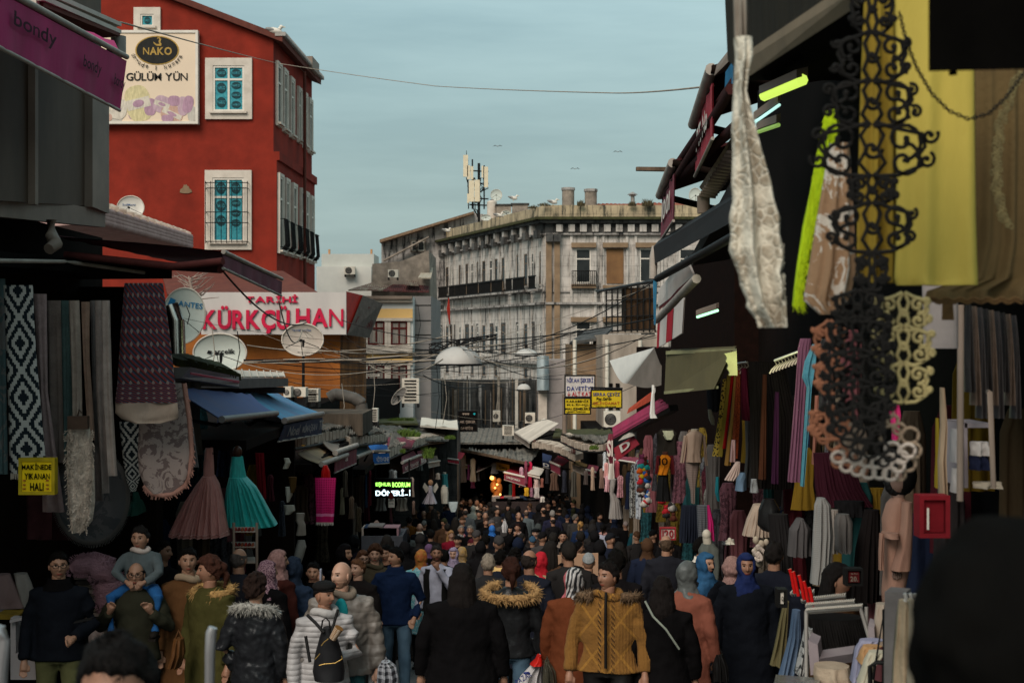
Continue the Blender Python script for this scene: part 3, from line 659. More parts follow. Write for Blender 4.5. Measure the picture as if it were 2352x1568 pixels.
PLW=Plane(tuple(W(232,0,15).xy),math.atan2(15-9,(232-CX)/F*15-(-260-CX)/F*9))
mb=MB()
for u in(68,200):k=PLW.sz(u,300)[0];PLW.box(mb,k-.05,k+.05,PLW.sz(u,470)[1],PLW.sz(u,100)[1],0,.06)
mb.build('rib',m_fascia,lw)
k0=PLW.sz(194,300)[0];mb=MB();PLW.box(mb,k0,.02,PLW.sz(232,490)[1],4.6,0,.08);mb.build('corner_post',m_fascia,lw)
f0,f1=PLW.sz(-100,400)[0],PLW.sz(240,400)[0]+.1
mb=MB()
mb.hexa([W(-100,488,10.7),W(242,522,15),W(242,484,15),W(-100,420,10.7)],[W(-140,488,11.2),W(222,522,15.6),W(222,484,15.6),W(-140,420,11.2)]);mb.build('fascia',m_fascia,lw)
mb=MB()
for i,(dv,o_)in enumerate([(0,0),(9,.05),(17,.0),(25,.06)]):
 a,b=W(100,-28+dv,11.5),W(279,52+dv,14.8);off=Vector((.0-o_,0,0))
 mb.hexa([a+off-Vector((0,0,.04)),b+off-Vector((0,0,.04)),b+off,a+off],[p+Vector((-1.2,.3,0))for p in[a+off-Vector((0,0,.04)),b+off-Vector((0,0,.04)),b+off,a+off]])
mb.build('cornice',mat('cornice_white',(.5,.48,.46),(.4,.38,.36),.6,4,.1),lw)
mb=MB();a,b,c,d=[W(100,15,11.6),W(276,84,14.7),W(276,76,14.7),W(100,3,11.6)]
mb.hexa([a,b,c,d],[p+Vector((-1.2,.3,0))for p in(a,b,c,d)]);mb.build('cornice_soffit',m_roofred,lw)
mb=MB();mb.cyl(W(272,84,14.9),W(272,130,14.9),.08,12);mb.build('pipe_stub',m_grey,lw)
aw=awning('magenta awning with black lettering and white bar, topmost on the left',(-90,-78,8.4),(291,131,12.6),(262,95,13.4),(-200,-80,9.3),a_magenta,[(-90,62),(275,254)],[('bondy',(.22,.42,.46,.78)),('bondy',(.645,.36,.78,.66)),('bondy',(.89,.33,.985,.62))],mat('letter_plum',(.04,.004,.02),None,.8),m_bar,bw=.035,sag=.02)
vq=[W(-90,62,8.4),W(275,254,12.6),W(291,131,12.6),W(-90,-78,8.4)]
for u,v,ru,rv in((124,94,10,38),(226,150,8.5,34)):
 t=(u+90)/370;D=8.4+(12.6-8.4)*((u+90)/372)**1.15-.04
 mb=MB();mb.prism([W(u+ru*math.cos(a),v+rv*math.sin(a)+ru*.45*math.cos(a),D-.02)for a in[-k*math.pi/12 for k in range(24)]],(0,.01,0));mb.build('round_emblem',MATS['letter_plum'],aw)
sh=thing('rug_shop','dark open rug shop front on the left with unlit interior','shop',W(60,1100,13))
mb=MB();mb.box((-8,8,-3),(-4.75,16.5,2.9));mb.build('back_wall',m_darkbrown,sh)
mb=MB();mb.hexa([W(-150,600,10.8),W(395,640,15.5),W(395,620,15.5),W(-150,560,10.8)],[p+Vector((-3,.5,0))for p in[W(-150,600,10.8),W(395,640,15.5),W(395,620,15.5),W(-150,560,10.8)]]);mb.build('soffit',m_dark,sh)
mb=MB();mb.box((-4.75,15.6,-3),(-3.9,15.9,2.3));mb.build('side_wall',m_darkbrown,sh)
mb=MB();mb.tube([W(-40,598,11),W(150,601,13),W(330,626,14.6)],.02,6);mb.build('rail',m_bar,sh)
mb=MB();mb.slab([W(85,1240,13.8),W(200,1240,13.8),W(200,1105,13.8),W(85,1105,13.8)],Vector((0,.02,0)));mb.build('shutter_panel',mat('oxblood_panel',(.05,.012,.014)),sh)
ar=awning('dark maroon awning with white end bars above the hanging rugs',(513,578,12.9),(648,641,17.0),(400,598,17.6),(110,538,13.2),a_maroon,[(512,616),(646,679)],None,None,m_bar,a_plum,arms=False,bw=.03,sag=0)
mb=MB();mb.tube([W(150,585,13.3),W(398,612,13.0),W(512,600,12.8)],.035,8);mb.build('arm',mat('arm_maroon',(.10,.03,.03)),ar)
mb=MB();mb.tube([W(390,612,15),W(508,618,13.2)],.04,8);mb.build('arm',MATS['arm_maroon'],ar)
mb=MB();mb.tube([W(118,505,12.6),W(118,540,12.6),W(128,560,12.5),W(112,572,12.4)],[.05,.055,.06,.05],10);r=mb.build('floodlight',m_fascia,None,'pale curved lamp fixture hanging below the grey fascia','lamp')
te=thing('tiled_eave','pale pinkish eave with rows of tiles below the white satellite dish','eave',W(330,545,30));mb=MB()
for i in range(4):
 a,b=W(225,480+i*9,26),W(436,545+i*6.5,33);mb.tube([a,b],.085,8)
mb.hexa([W(225,512,26.2),W(436,566,33.2),W(436,545,33.2),W(225,478,26.2)],[p+Vector((-1.5,1,0))for p in[W(225,512,26.2),W(436,566,33.2),W(436,545,33.2),W(225,478,26.2)]])
mb.build('fascia',mat('pink_fascia',(.42,.30,.30),(.3,.2,.2),.8,5),te);mb=MB()
for i in range(13):
 t=i/12;p=lerp(W(245,480,26.3),W(432,543,33),t);mb.hexa([p+Vector((-.12,0,0)),p+Vector((.08,0,0)),p+Vector((.07,0,.09)),p+Vector((-.1,0,.1))],[p+Vector((-.42,.5,.1)),p+Vector((-.2,.5,.1)),p+Vector((-.2,.5,.2)),p+Vector((-.4,.5,.2))])
mb.build('tiles',mat('dirty_tile',(.42,.38,.34),(.2,.17,.15),.9,6),te)
mb=MB();mb.slab([W(385,676,42),W(732,672,42),W(650,622,48),W(370,622,48)],Vector((0,.1,-.15)));mb.build('hipped_roof',m_roofred,None,'dusky red sheet roof between the red building and the big lettered sign','roof')
ob,P=block('orange_building','orange rendered building under the big red-lettered sign',38,395,768,781,905,m_orange,5)
mb=MB();mb.prism([W(778,768,38),W(836,770,39.5),W(836,1010,39.5),W(778,1010,38)],(0,.6,0));mb.build('peeling_corner',m_bark,ob)
bs=thing('roof_sign','long white sign panel with raised red letters on the orange building','sign',W(630,768,37.5));D=37.4
P=frontal(D);a,b,c,d=P.rect(462,671,795,768);mb=MB();P.box(mb,a,b,c,d,-.25,0)
mb.build('panel',mat('sign_white',(.50,.50,.51),(.38,.38,.40),.6,1.2,.05,stretch=(1,1,.3)),bs)
m_letter=mat('letter_red',(.52,.014,.06),(.40,.01,.05),.5,3,0);mb=MB()
def wtext(mb,st,u0,v0,u1,v1,D,off=.02,ext=.04,bold=.03,mi=0):text(mb,st,pq(D,u0,v0,u1,v1),(0,0,1,1),(0,-off,0),mi,bold,ext=ext)
wtext(mb,'TARİHİ',564,676,684,695,D,bold=.045);wtext(mb,'KÜRKÇÜ',466,702,666,766,D,bold=.05);wtext(mb,'HAN',680,708,789,751,D,bold=.05)
mb.build('letters',m_letter,bs)
mb=MB();mb.prism([W(795,669,37.45),W(833,678,38.6),W(797,769,37.5)],(0,.2,0));mb.build('red_wedge',mat('wedge_red',(.42,.02,.012),None,.5),bs)
mb=MB();q=[W(797,769,37.4),W(846,776,38.9),W(878,697,39.6),W(834,678,38.5)];mb.slab(q,Vector((0,.2,0)));mb.build('side_panel',mat('side_panel_grey',(.12,.105,.10)),bs)
mb=MB();text(mb,'TARİHİ',q,(.45,.62,.85,.85),(0,-.05,0),0,.02);text(mb,'KÜRKÇÜ HAN',q,(.15,.2,.95,.55),(0,-.05,0),0,.02);mb.build('side_letters',mat('dull_red_letter',(.10,.012,.012)),bs)
bt=thing('bare_tree','small bare pale tree behind the blue-lettered dish','tree',W(455,700,36));rr_=random.Random(2)
mb=MB();mb.tube([W(452,720,36),W(447,690,36),W(440,660,36),W(433,634,36)],[.06,.05,.04,.02],6);mb.build('trunk',mat('pale_bark',(.30,.25,.23)),bt);mb=MB()
for i in range(26):
 t=rr_.random();u,v=lerp(450,436,t),lerp(690,640,t);du=rr_.uniform(-50,55);mb.tube([W(u,v,36),W(u+du*.4,v-rr_.uniform(0,14),36),W(u+du,v-rr_.uniform(4,36),36+rr_.uniform(-.5,.5))],[.02,.014,.005],4)
mb.build('branches',MATS['pale_bark'],bt)
mb=MB();mb.tube([W(392,700,14),W(404,735,14),W(405,738,14)],[.075]*3,14);mb.tube([W(405,735,14),W(407,812,14)],.085,14);mb.tube([W(405,772,14),W(405,774,14)],.09,14)
mb.build('flue_pipe',mat('chrome',(.62,.66,.68),None,.22,3,0,metal=1),None,'shiny bent metal flue pipe beside the patterned rug','pipe')
r=thing('tiled_roof_edge','white and red striped roof edge with broken tiles above the blue awnings','roof',W(500,890,18))
mb=MB();q=[W(416,868,15.5),W(549,888,18),W(549,865,18),W(438,843,15.5)];mb.slab(q,Vector((-1.2,.5,0)));mb.build('fascia',mat('fascia_white',(.42,.42,.45),(.3,.3,.33),.6,3),r)
mb=MB();mb.tube([W(438,856,15.45),W(549,876,17.95)],.008,5);mb.tube([W(438,859,15.45),W(549,879,17.95)],.006,5);mb.build('red_line',m_letter,r)
mb=MB();rr_=random.Random(4)
for i in range(24):
 t=i/23;p=lerp(W(418,832,15.7),W(545,863,18),t)+Vector((rr_.uniform(-.02,.02),0,rr_.uniform(-.01,.03)));w_=.055
 mb.hexa([p+Vector((-w_,0,-.04)),p+Vector((w_*.7,0,-.05)),p+Vector((w_*.6,0,.03)),p+Vector((-w_,0,.05))],[p+Vector((-w_-.3,.5,.06)),p+Vector((w_-.3,.5,.06)),p+Vector((w_-.3,.5,.12)),p+Vector((-w_-.3,.5,.13))])
mb.build('tiles',m_moss,r)
r=thing('gutter_roof','short white ribbed sheet roof above a grey gutter','roof',W(600,895,20))
mb=MB();mb.slab([W(549,892,18.3),W(662,887,21.5),W(662,868,21.5),W(549,870,18.3)],Vector((-.6,.3,0)));mb.build('gutter',mat('gutter_grey',(.11,.11,.12),None,.5),r)
mb=MB();mb.slab([W(540,868,18.5),W(655,866,21.3),W(650,858,22),W(535,852,19.2)],Vector((0,0,.02)));
for i in range(8):t=i/7;mb.tube([lerp(W(542,866,18.4),W(654,865,21.2),t),lerp(W(537,852,19.2),W(650,858,22),t)+Vector((0,0,.03))],.012,4)
mb.build('sheet',m_white,r)
mb=MB();slabs=[W(425,905,18.6),W(655,903,21.8),W(655,889,21.8),W(425,889,18.6)];mb.slab(slabs,Vector((-.3,.3,0)));mb.build('beam',m_black,r)  # black strip added to darken the gap under the gutter
awning('faded purple-blue awning with grey front bar above the dress stall',(509,963,15),(635,949,18.5),(575,905,18.9),(400,888,15.4),a_blue,None,None,None,mat('bar_dark',(.16,.16,.17),None,.4),bw=.055,sag=.02)
awning('teal-blue awning with white lettering on its dark valance',(653,966,19),(741,950,23.3),(627,897,23.7),(562,902,19.3),a_teal,[(639,1014),(738,997)],[('Noel',(.1,.3,.35,.9)),('MİMAŞSAN',(.42,.25,.8,.92)),('TE',(.86,.35,.98,.9))],mat('letter_pale',(.36,.36,.38),None,.8),MATS['bar_dark'],a_navy,bw=.06,sag=.02)
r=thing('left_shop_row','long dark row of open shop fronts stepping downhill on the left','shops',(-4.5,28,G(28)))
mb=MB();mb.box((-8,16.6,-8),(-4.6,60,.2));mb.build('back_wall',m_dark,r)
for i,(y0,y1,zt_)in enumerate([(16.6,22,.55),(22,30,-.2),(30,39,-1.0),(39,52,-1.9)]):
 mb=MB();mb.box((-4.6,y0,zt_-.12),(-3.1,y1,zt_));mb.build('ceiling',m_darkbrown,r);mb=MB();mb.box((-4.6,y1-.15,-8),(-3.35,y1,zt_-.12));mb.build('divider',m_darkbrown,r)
def eave(label,a,b,h,n,mm=None,curve=0,roofback=None,rm=None):
 A,B=W(*a),W(*b);r=thing('tiled_eave',label,'eave',(A+B)/2,'old tiled eaves along the shops')
 mb=MB();pts=[]
 for i in range(n+1):
  t=i/n;p=lerp(A,B,t);p.z-=curve*math.sin(t*math.pi*1.0);pts.append(p)
 for i in range(n):
  p,q=pts[i],lerp(pts[i],pts[i+1],.88);dz=Vector((0,0,h));o_=Vector((-.25,.25,.06))if A.x<0 else Vector((.25,.25,.06))
  j=Vector((0,0,.012*((i*7)%3-1)))
  mb.hexa([p+j,q+j,q+dz+j,p+dz+j],[p+o_,q+o_,q+dz+o_,p+dz+o_])
 mb.build('edge_tiles',mm or mat('edge_tile',(.50,.45,.40),(.24,.21,.18),.85,5),r)
 mb=MB();o_=Vector((.012 if A.x<0 else-.012,.05,.0));mb.tube([p+o_+Vector((0,0,-.03))for p in pts],.025,6);mb.build('gutter',m_black,r)
 if roofback:
  C,E=W(*roofback[0]),W(*roofback[1]);mb=MB();rr=random.Random(n)
  sheet(mb,[A+Vector((0,0,h+.02)),B+Vector((0,0,h+.02)),C,E],n*3,10,lambda s,t,p:p+Vector((0,0,.05*abs(math.sin(s*n*3.1416*1.5))+.06*noise.noise(p*2))));mb.build('roof',rm or m_tile,r)
 return r
eave('chunky tile edge right below the dark lettered valance',(673,1028,22),(808,1002,28),.16,16,roofback=((800,974,30),(745,980,27)))
eave('tile edge of the second roof, left of the bright blue awning',(804,1022,27),(888,1012,33),.15,14,roofback=((878,988,34),(800,970,28.5)))
eave('long curved tile edge running over the maroon lettered awning',(892,1052,33.5),(1030,1014,47),.20,26,curve=-.12,roofback=((1020,998,50),(900,992,37)))
eave('small wavy tile edge over the red awning left of the yellow signs',(1222,1028,44),(1322,1060,42),.18,18,curve=-.1,roofback=((1322,1020,43),(1232,1018,46)),rm=m_roofred)
eave('wavy pale tile edge below the yellow signs',(1288,1012,40),(1385,1036,36),.16,18,curve=.1,roofback=((1400,1002,37),(1290,1000,43)))
r=thing('tile_roof','broad sagging roof of broken old tiles over the far shops','roof',W(1140,1040,50))
mb=MB();sheet(mb,[W(1050,1030,50),W(1215,1064,46),W(1240,1030,50),W(1060,1012,56)],50,14,lambda a,b,p:p+Vector((0,0,.16*noise.noise(Vector((a*30,b*9,0)))+.05*math.sin(a*150))));mb.build('tiles',m_tile,r)
mb=MB();q=[W(1050,1034,50),W(1215,1068,46),W(1215,1062,46),W(1050,1028,50)];mb.slab(q,Vector((0,.1,0)));mb.build('roof_edge',m_wood,r)
for i,(nm_,lb_,pts,th,mm)in enumerate([('flat_roof','cracked cement roof with moss left of the centre',[(885,1006,36),(1030,1010,44),(1045,985,52),(870,975,42)],.1,m_tile),('flat_roof','rubble-strewn roof below the dark round lettered sign',[(1035,1016,50),(1235,1016,50),(1235,985,60),(1040,980,60)],.1,m_tile),('flat_roof','mossy roof slab behind the wavy tile edge on the right',[(1270,1002,45),(1420,1000,40),(1400,985,46),(1275,985,52)],.1,m_moss),('roof_patch','faded maroon sheet patch on the left roofs',[(887,1022,34),(945,1026,37),(956,1010,38),(893,1003,36)],.03,a_maroon2),('lean_to_roof','pale sheet-topped lean-to with dark side in the middle',[(965,976,44),(1052,983,44),(1050,966,48),(968,958,48)],.05,m_white_ac),('roof_terrace','green mossy terrace edge near the black door',[(865,972,44),(960,972,44),(955,958,50),(868,962,50)],.05,mat('moss_green',(.07,.08,.035),(.04,.045,.025)))]):
 mb=MB();sheet(mb,[W(*p)for p in pts],24,10,lambda a,b,p:p+Vector((0,0,.07*noise.noise(p*3))));
 mb.slab([W(pts[0][0],pts[0][1]+4,pts[0][2]),W(pts[1][0],pts[1][1]+4,pts[1][2]),W(*pts[1]),W(*pts[0])],Vector((0,.3,0)));mb.build(nm_,mm,None,lb_,'roof')
r=thing('far_shop_row','dark shop fronts closing the far end of the street','shops',(1,58,G(58)))
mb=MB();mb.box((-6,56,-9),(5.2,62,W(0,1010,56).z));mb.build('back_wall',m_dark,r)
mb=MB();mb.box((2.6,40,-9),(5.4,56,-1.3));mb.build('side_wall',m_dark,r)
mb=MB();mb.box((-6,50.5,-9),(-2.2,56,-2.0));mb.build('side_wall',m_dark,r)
r=thing('timber_clad_wall','dark weathered boards and posts below the stained stone facade','wall',W(1120,960,74));mb=MB();rr_=random.Random(9)
mb.box((W(990,0,76).x,76,-9),(W(1480,0,76).x,77,W(0,872,76).z));mb.build('backing',m_soot,r)
for i in range(56):
 u=lerp(992,1478,i/55)+rr_.uniform(-3,3);v0=rr_.uniform(862,900);v1=rr_.uniform(960,1000);mb=MB();D=75.8-rr_.random()*.5;w_=rr_.choice([2,3,4,6]);a,b=W(u,v1,D),W(u+w_,v0,D)
 mb.box((a.x,D,a.z),(b.x,D+.1,b.z));mb.build('board',rr_.choice([m_wood,m_stone2,m_soot,m_conc,m_wood]),r)
mb=MB();a,b=W(1183,1000,74),W(1190,870,74);mb.box((a.x,73.8,a.z),(b.x,74,b.z));mb.build('pale_post',m_white,r)
awning('brown striped awning with pale front bar above the pink towel',(738,1066,22),(797,1044,25.6),(752,1012,26),(684,1040,22.3),a_brown,None,None,None,m_bar,bw=.06)
awning('grey-brown awning with long maroon valance left of the blue sign',(770,1040,24),(819,1022,27.4),(786,1008,28),(742,1014,24.4),a_grey,[(768,1086),(818,1064)],'a',m_pink if 'm_pink' in globals()else m_frame,m_bar,a_maroon2,bw=.07,wbox=(.38,.5,.5,.78))
awning('small dark teal awning with a pale bar between maroon and blue ones',(818,1050,27.6),(851,1036,30.5),(840,1018,31),(808,1030,28),fabric('petrol',(.02,.07,.10)),bw=.06)
awning('bright blue boxy awning with white letters',(857,1036,32),(894,1035,32.5),(889,1021,33.5),(846,1020,33),a_bright,[(859,1066),(894,1063)],'VİTEVONE',m_frame,m_bar,bw=.05,wbox=(.1,.2,.9,.75))
awning('maroon awning with white letters right of the blue one',(924,1062,35),(962,1046,39),(950,1034,40),(922,1048,36),a_maroon2,[(926,1086),(961,1070)],'BUTİK TUNA NO:12',m_frame,m_bar,bw=.06,wbox=(.08,.25,.92,.8))
awning('narrow maroon awning lettered next to the plant on the eave',(963,1046,39.2),(979,1043,41),(972,1032,42),(958,1036,40),a_maroon2,[(965,1068),(979,1060)],'BEL',m_frame,m_bar,bw=.05)
awning('dusty pink awning sloping down at the far end',(1095,1084,49),(1140,1063,50),(1128,1040,52),(1098,1062,51),a_pink,bw=.03,arms=False)
awning('yellow lettered awning at the far end of the street',(1138,1062,49),(1170,1068,48.5),(1186,1058,50),(1145,1050,50.5),a_yellow,[(1138,1078),(1169,1084)],'Şen',m_dark,a_yellow,a_yellow,bw=.03,wbox=(.3,.2,.85,.85))
awning('red awning with white lettered valance at the far end',(1158,1084,46.5),(1209,1096,46),(1229,1076,48),(1176,1070,48.5),a_red,[(1158,1101),(1208,1117)],'ÇAMAŞIRCI MARKA',m_frame,m_frame,a_maroon2,bw=.05,wbox=(.12,.3,.75,.75))
awning('navy blue signboard awning beside the far red awnings',(1246,1058,46),(1262,1062,46),(1268,1046,47),(1246,1040,47),a_navy,[(1247,1072),(1262,1076)],'D',m_frame,a_navy,bw=.03,arms=False)
awning('red awning over a maroon valance under the wavy tile edge',(1263,1060,44),(1286,1070,43.5),(1313,1052,44),(1280,1046,45),a_red,[(1266,1080),(1287,1092)],None,None,m_frame,a_maroon2,bw=.05)
awning('tan fringed awning under the wavy tile edge',(1314,1064,43),(1344,1072,42.5),(1350,1066,43.5),(1322,1056,44),a_tan,[(1315,1078),(1340,1090)],None,None,a_tan,a_grey,bw=.03)
awning('low maroon awning with a thin white edge below the mossy roof',(1392,1052,36),(1458,1062,34),(1470,1050,35),(1394,1046,37),a_maroon2,None,None,None,m_frame,bw=.03,arms=False)
mb=MB();P=frontal(39);a,b,c,d=P.rect(1373,1043,1417,1071);r=thing('shop_sign','grey shop sign with a small white lettered plate under the mossy roof','sign',W(1395,1071,39));P.box(mb,a,b,c,d,-.1,0);mb.build('board',mat('sign_grey',(.14,.125,.115)),r)
mb=MB();a,b,c,d=P.rect(1388,1048,1404,1066);P.box(mb,a,b,c,d,0,.02);mb.build('plate',m_fascia,r);mb=MB();wtext(mb,'BUTİK',1389,1052,1403,1057,38.96,0,0);wtext(mb,'AVCI',1390,1059,1402,1064,38.96,0,0);mb.build('lettering',m_dark,r)
awning('white sheet awning on thin struts in the middle of the roofs',(1181,992,52),(1216,1016,48),(1284,972,48),(1249,960,52),a_white,[(1181,1005),(1216,1028)],None,None,m_bar,mat('grimy_valance',(.22,.2,.19)),bw=.05,sag=0)
for i,(q_,m_,vb_,lb_)in enumerate([(((1028,1052,46),(1054,1056,46),(1068,1040,47),(1040,1034,47)),a_red,[(1029,1062),(1054,1066)],'small crimson awning at the end of the left row, above the cream coat'),(((1062,1066,50),(1090,1070,50),(1096,1056,51),(1068,1052,51)),a_tan,[(1062,1074),(1090,1078)],'small tan awning left of the dusty pink one at the far end'),(((1212,1086,45.5),(1240,1092,45.4),(1250,1076,46.5),(1224,1070,46.5)),a_white,[(1213,1092),(1240,1099)],'small white awning right of the red lettered one at the far end'),(((1346,1078,41),(1368,1084,40),(1376,1070,41),(1352,1066,42)),a_maroon2,[(1347,1088),(1368,1095)],'small dull maroon awning right of the tan fringed one'),(((984,1062,42),(1010,1058,44),(1004,1046,45),(982,1048,43)),a_grey,[(985,1074),(1010,1068)],'small grey awning below the plant on the left eave')]):
 awning(lb_,*q_,m_,vb_,None,None,m_frame,bw=.04,arms=False)
r=thing('awning','long magenta awning with dark underside below the white tarpaulin','awning',W(1460,990,27))
mb=MB();q=[W(1406,981,30),W(1409,1005,29),W(1536,932,21),W(1516,915,22)];sheet(mb,q,8,16,lambda a,b,p:p+Vector((0,0,.02*math.sin(a*30))));mb.build('canopy',a_magenta2 if 'a_magenta2' in globals()else fabric('crimson',(.34,.02,.09),(.22,.012,.06)),r)
mb=MB();mb.slab([W(1410,1011,29),W(1540,944,21),W(1536,930,21),W(1409,1003,29)],Vector((.15,.2,0)));mb.build('front_bar',m_black,r)
mb=MB();mb.slab([W(1440,950,27),W(1500,918,23),W(1496,900,23.5),W(1444,938,27.4)],Vector((0,.02,.0)));mb.build('upper_flap',mat('orange_red_cloth',(.5,.07,.03),None,.8),r)
r=thing('awning','red tilted awning flap with white letter and white corner','awning',W(1440,1050,27));q=[W(1416,1058,27.5),W(1468,1020,25.5),W(1455,1001,26.2),W(1409,1029,28)]
mb=MB();sheet(mb,q,8,6);mb.build('canopy',a_red,r);mb=MB();text(mb,'D',q,(.3,.2,.75,.85),(-.02,-.05,.02),0,.03);mb.build('lettering',m_frame,r);mb=MB();sheet(mb,[W(1420,1012,27),W(1457,1000,25.8),W(1452,990,26.1),W(1432,1000,26.6)],4,4);mb.build('white_corner',a_white,r)
mb=MB();garment(mb,[(996,1398,1408),(1030,1392,1409),(1064,1400,1408)],28,.02,2,.02);r=mb.build('pennant',a_maroon2,None,'narrow maroon pennant with white strokes hanging at the awning tip','banner');mb=MB();wtext(mb,'S1',1394,1010,1407,1048,27.9,.05,0);mb.build('lettering',m_frame,r)
r=thing('tarpaulin','folded white tarpaulin jutting out like a cone below the striped banner','tarpaulin',W(1460,870,22));apex=W(1503,798,20.5)
mb=MB();b_=[W(1400,828,23),W(1408,850,22.8),W(1426,866,22.4),W(1441,880,21.8)]
mb.grid([b_[0],b_[3],apex,apex],12,10,lambda a,b,p:p+Vector((0,-.25*math.sin(a*3.14)*(1-b),-.12*math.sin(a*3.14)*(1-b))));mb.build('white_side',mat('tarp_white',(.74,.78,.80),(.62,.66,.68),.7,2),r)
mb=MB();mb.grid([b_[3],W(1519,884,20.2),W(1520,840,20.2),apex],10,10,lambda a,b,p:p+Vector((0,-.1*math.sin(a*3.14),-.05*math.sin(a*3.14))));mb.build('shaded_side',mat('tarp_shade',(.22,.2,.19),(.14,.13,.12),.8,2),r)  # shade on this side of the white tarpaulin is painted in as grey
mb=MB();garment(mb,[(884,1497,1507),(900,1497,1506),(905,1496,1504),(950,1492,1505),(960,1493,1510)],20.5,.04,1,.01);mb.build('wrapped_cloth',MATS['tarp_white'],None,'white cloth tied tightly around the awning post','cloth')
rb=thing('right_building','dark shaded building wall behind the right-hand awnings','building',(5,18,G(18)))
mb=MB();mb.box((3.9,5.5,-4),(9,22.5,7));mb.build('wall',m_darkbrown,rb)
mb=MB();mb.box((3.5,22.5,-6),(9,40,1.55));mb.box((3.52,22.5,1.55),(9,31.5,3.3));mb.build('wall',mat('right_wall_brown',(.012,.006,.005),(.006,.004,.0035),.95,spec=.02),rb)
mb=MB();mb.hexa([W(1690,60,9.5),W(1700,160,9.5),W(1730,700,9.5),W(1735,60,9.5)],[W(1690,60,9.8),W(1700,160,9.8),W(1730,700,9.8),W(1735,60,9.8)]);
mb=MB();q=[W(1685,440,13.5),W(1590,610,18),(3.95,18,W(0,560,18).z),(3.95,13.5,W(0,380,13.5).z)];mb.slab(q,Vector((0,0,.15)));mb.build('canopy_slab',m_black,rb)
def raw(name,m,label,cat,*parts):pass
def stepawn(label,bar,val,m,D0,D1,words=None,end=None):
 r=thing('awning',label,'awning',W(bar[1][0],bar[1][1],D1));a,b=W(bar[0][0],bar[0][1],D0),W(bar[1][0],bar[1][1],D1)
 mb=MB();mb.tube([a,b],.055,10);mb.build('front_bar',m_bar,r)
 q=[W(val[3][0],val[3][1],D1),W(val[2][0],val[2][1],D0),W(val[1][0],val[1][1],D0),W(val[0][0],val[0][1],D1)]
 mb=MB();sheet(mb,q,10,6,lambda s,t,p:p+Vector((.012*math.sin(s*25),0,0)));v=mb.build('valance',m,r)
 mb=MB();mb.tube([q[0],q[1]],.018,6);mb.build('hem_bar',m_bar,v)
 if words:mb=MB();text(mb,words,q,(.2,.3,.85,.72),(-.03,-.04,0),0,.02);mb.build('lettering',m_frame,v)
 ba,bb_=Vector((3.95,D1,b.z+.7)),Vector((3.95,D0,a.z+.7));mb=MB();mb.slab([b,a,bb_,ba],Vector((0,0,.03)));mb.build('canopy',mat('awning_underside',(.05,.012,.014)),r)
 for t in(.0,1.0):
  p=lerp(a,b,t);mb=MB();mb.tube([p,lerp(p,Vector((3.95,p.y,p.z-.5)),1)],.045,6);mb.build('arm',m_darkbrown,r)
 return r
stepawn('upper red awning of the right-hand steps, with white lettering',[(1634,159),(1592,286)],[(1601,282),(1636,190),(1637,318),(1596,405)],a_red,12.5,14.5,'PT. No')
stepawn('lower dark red awning of the right-hand steps',[(1545,374),(1515,449)],[(1521,446),(1549,398),(1547,507),(1517,553)],a_maroon2,16.0,18.2,'1001')
r=thing('banner','blue lettered banner between the two topmost awnings','banner',W(1670,220,12));q=[W(1663,240,12),W(1684,212,11.5),W(1684,138,11.5),W(1666,166,12)]
mb=MB();sheet(mb,q,6,6);mb.build('cloth',mat('banner_blue',(.02,.16,.34)),r);mb=MB();text(mb,'C2',q,(.1,.2,.9,.6),(0,-.03,0),0,.03);mb.build('lettering',m_frame,r)
mb=MB();mb.slab([W(1640,175,12.4),W(1690,125,11.4),W(1690,95,11.4),W(1646,150,12.4)],Vector((.1,.1,.05)));mb.build('frame',m_fascia,r)
r=thing('folded_awning','folded black awning reaching out over the striped banner','awning',W(1510,590,18))
mb=MB();q=[W(1503,607,18),W(1690,505,12.5),W(1690,452,12.5),W(1500,567,18)];mb.slab(q,Vector((.1,.3,.1)));mb.build('canopy',a_black,r)
mb=MB();mb.tube([W(1510,640,17.5),W(1690,540,12.8)],.045,8);mb.build('arm',m_black,r)
mb=MB();mb.tube([W(1506,566,18),W(1501,590,18),W(1500,640,18)],.05,8);mb.build('front_bar',m_bar,r)
mb=MB();garment(mb,[(585,1501,1507),(660,1500,1509),(746,1502,1506)],18,.02,1,.01);mb.build('banner',mat('banner_light_blue',(.04,.22,.42)),None,'thin light blue banner strip hanging from the black awning','banner')
mb=MB()
for a,b in[((1526,453,18),(1680,205,11.5)),((1546,420,17),(1690,290,12)),((1560,372,16.6),(1690,185,11.6))]:mb.tube([W(*a),W(*b)],.05,6)
mb.build('awning_beam',mat('beam_brown',(.045,.012,.012)),None,'dark crossing beams carrying the stepped awnings','beam')
mb=MB();mb.slab([W(1462,391,17),W(1568,393,17),W(1568,384,17),W(1462,383,17)],Vector((0,.1,0)));mb.build('plank',m_wood,None,'bare plank sticking out level into the sky','plank')
r=thing('ribbed_eave','grey ribbed eave on a round pipe behind the red awning','eave',W(1620,450,15));mb=MB()
for i in range(15):
 t=i/14;p=lerp(W(1606,448,15.4),W(1668,350,13),t);q=p+Vector((.18,0,-.02));mb.tube([p,q],.022,6)
mb.slab([W(1622,448,15.4),W(1690,330,13),W(1690,300,13),W(1606,430,15.4)],Vector((.3,.4,.1)));mb.build('ribs',m_fascia,r);mb=MB();mb.cyl(W(1616,450,15.5),W(1616,490,15.5),.07,12);mb.build('pipe',m_fascia,r)
r=thing('awning','red and white striped awning valance above the white tarpaulin','awning',W(1540,790,17));A,B=W(1510,745,19.5),W(1572,682,15.8);C,E=W(1567,765,15.8),W(1508,800,19.5)
mb=MB();mb.tube([W(1509,735,19.6),W(1600,640,15)],.05,8);mb.build('front_bar',m_bar,r)
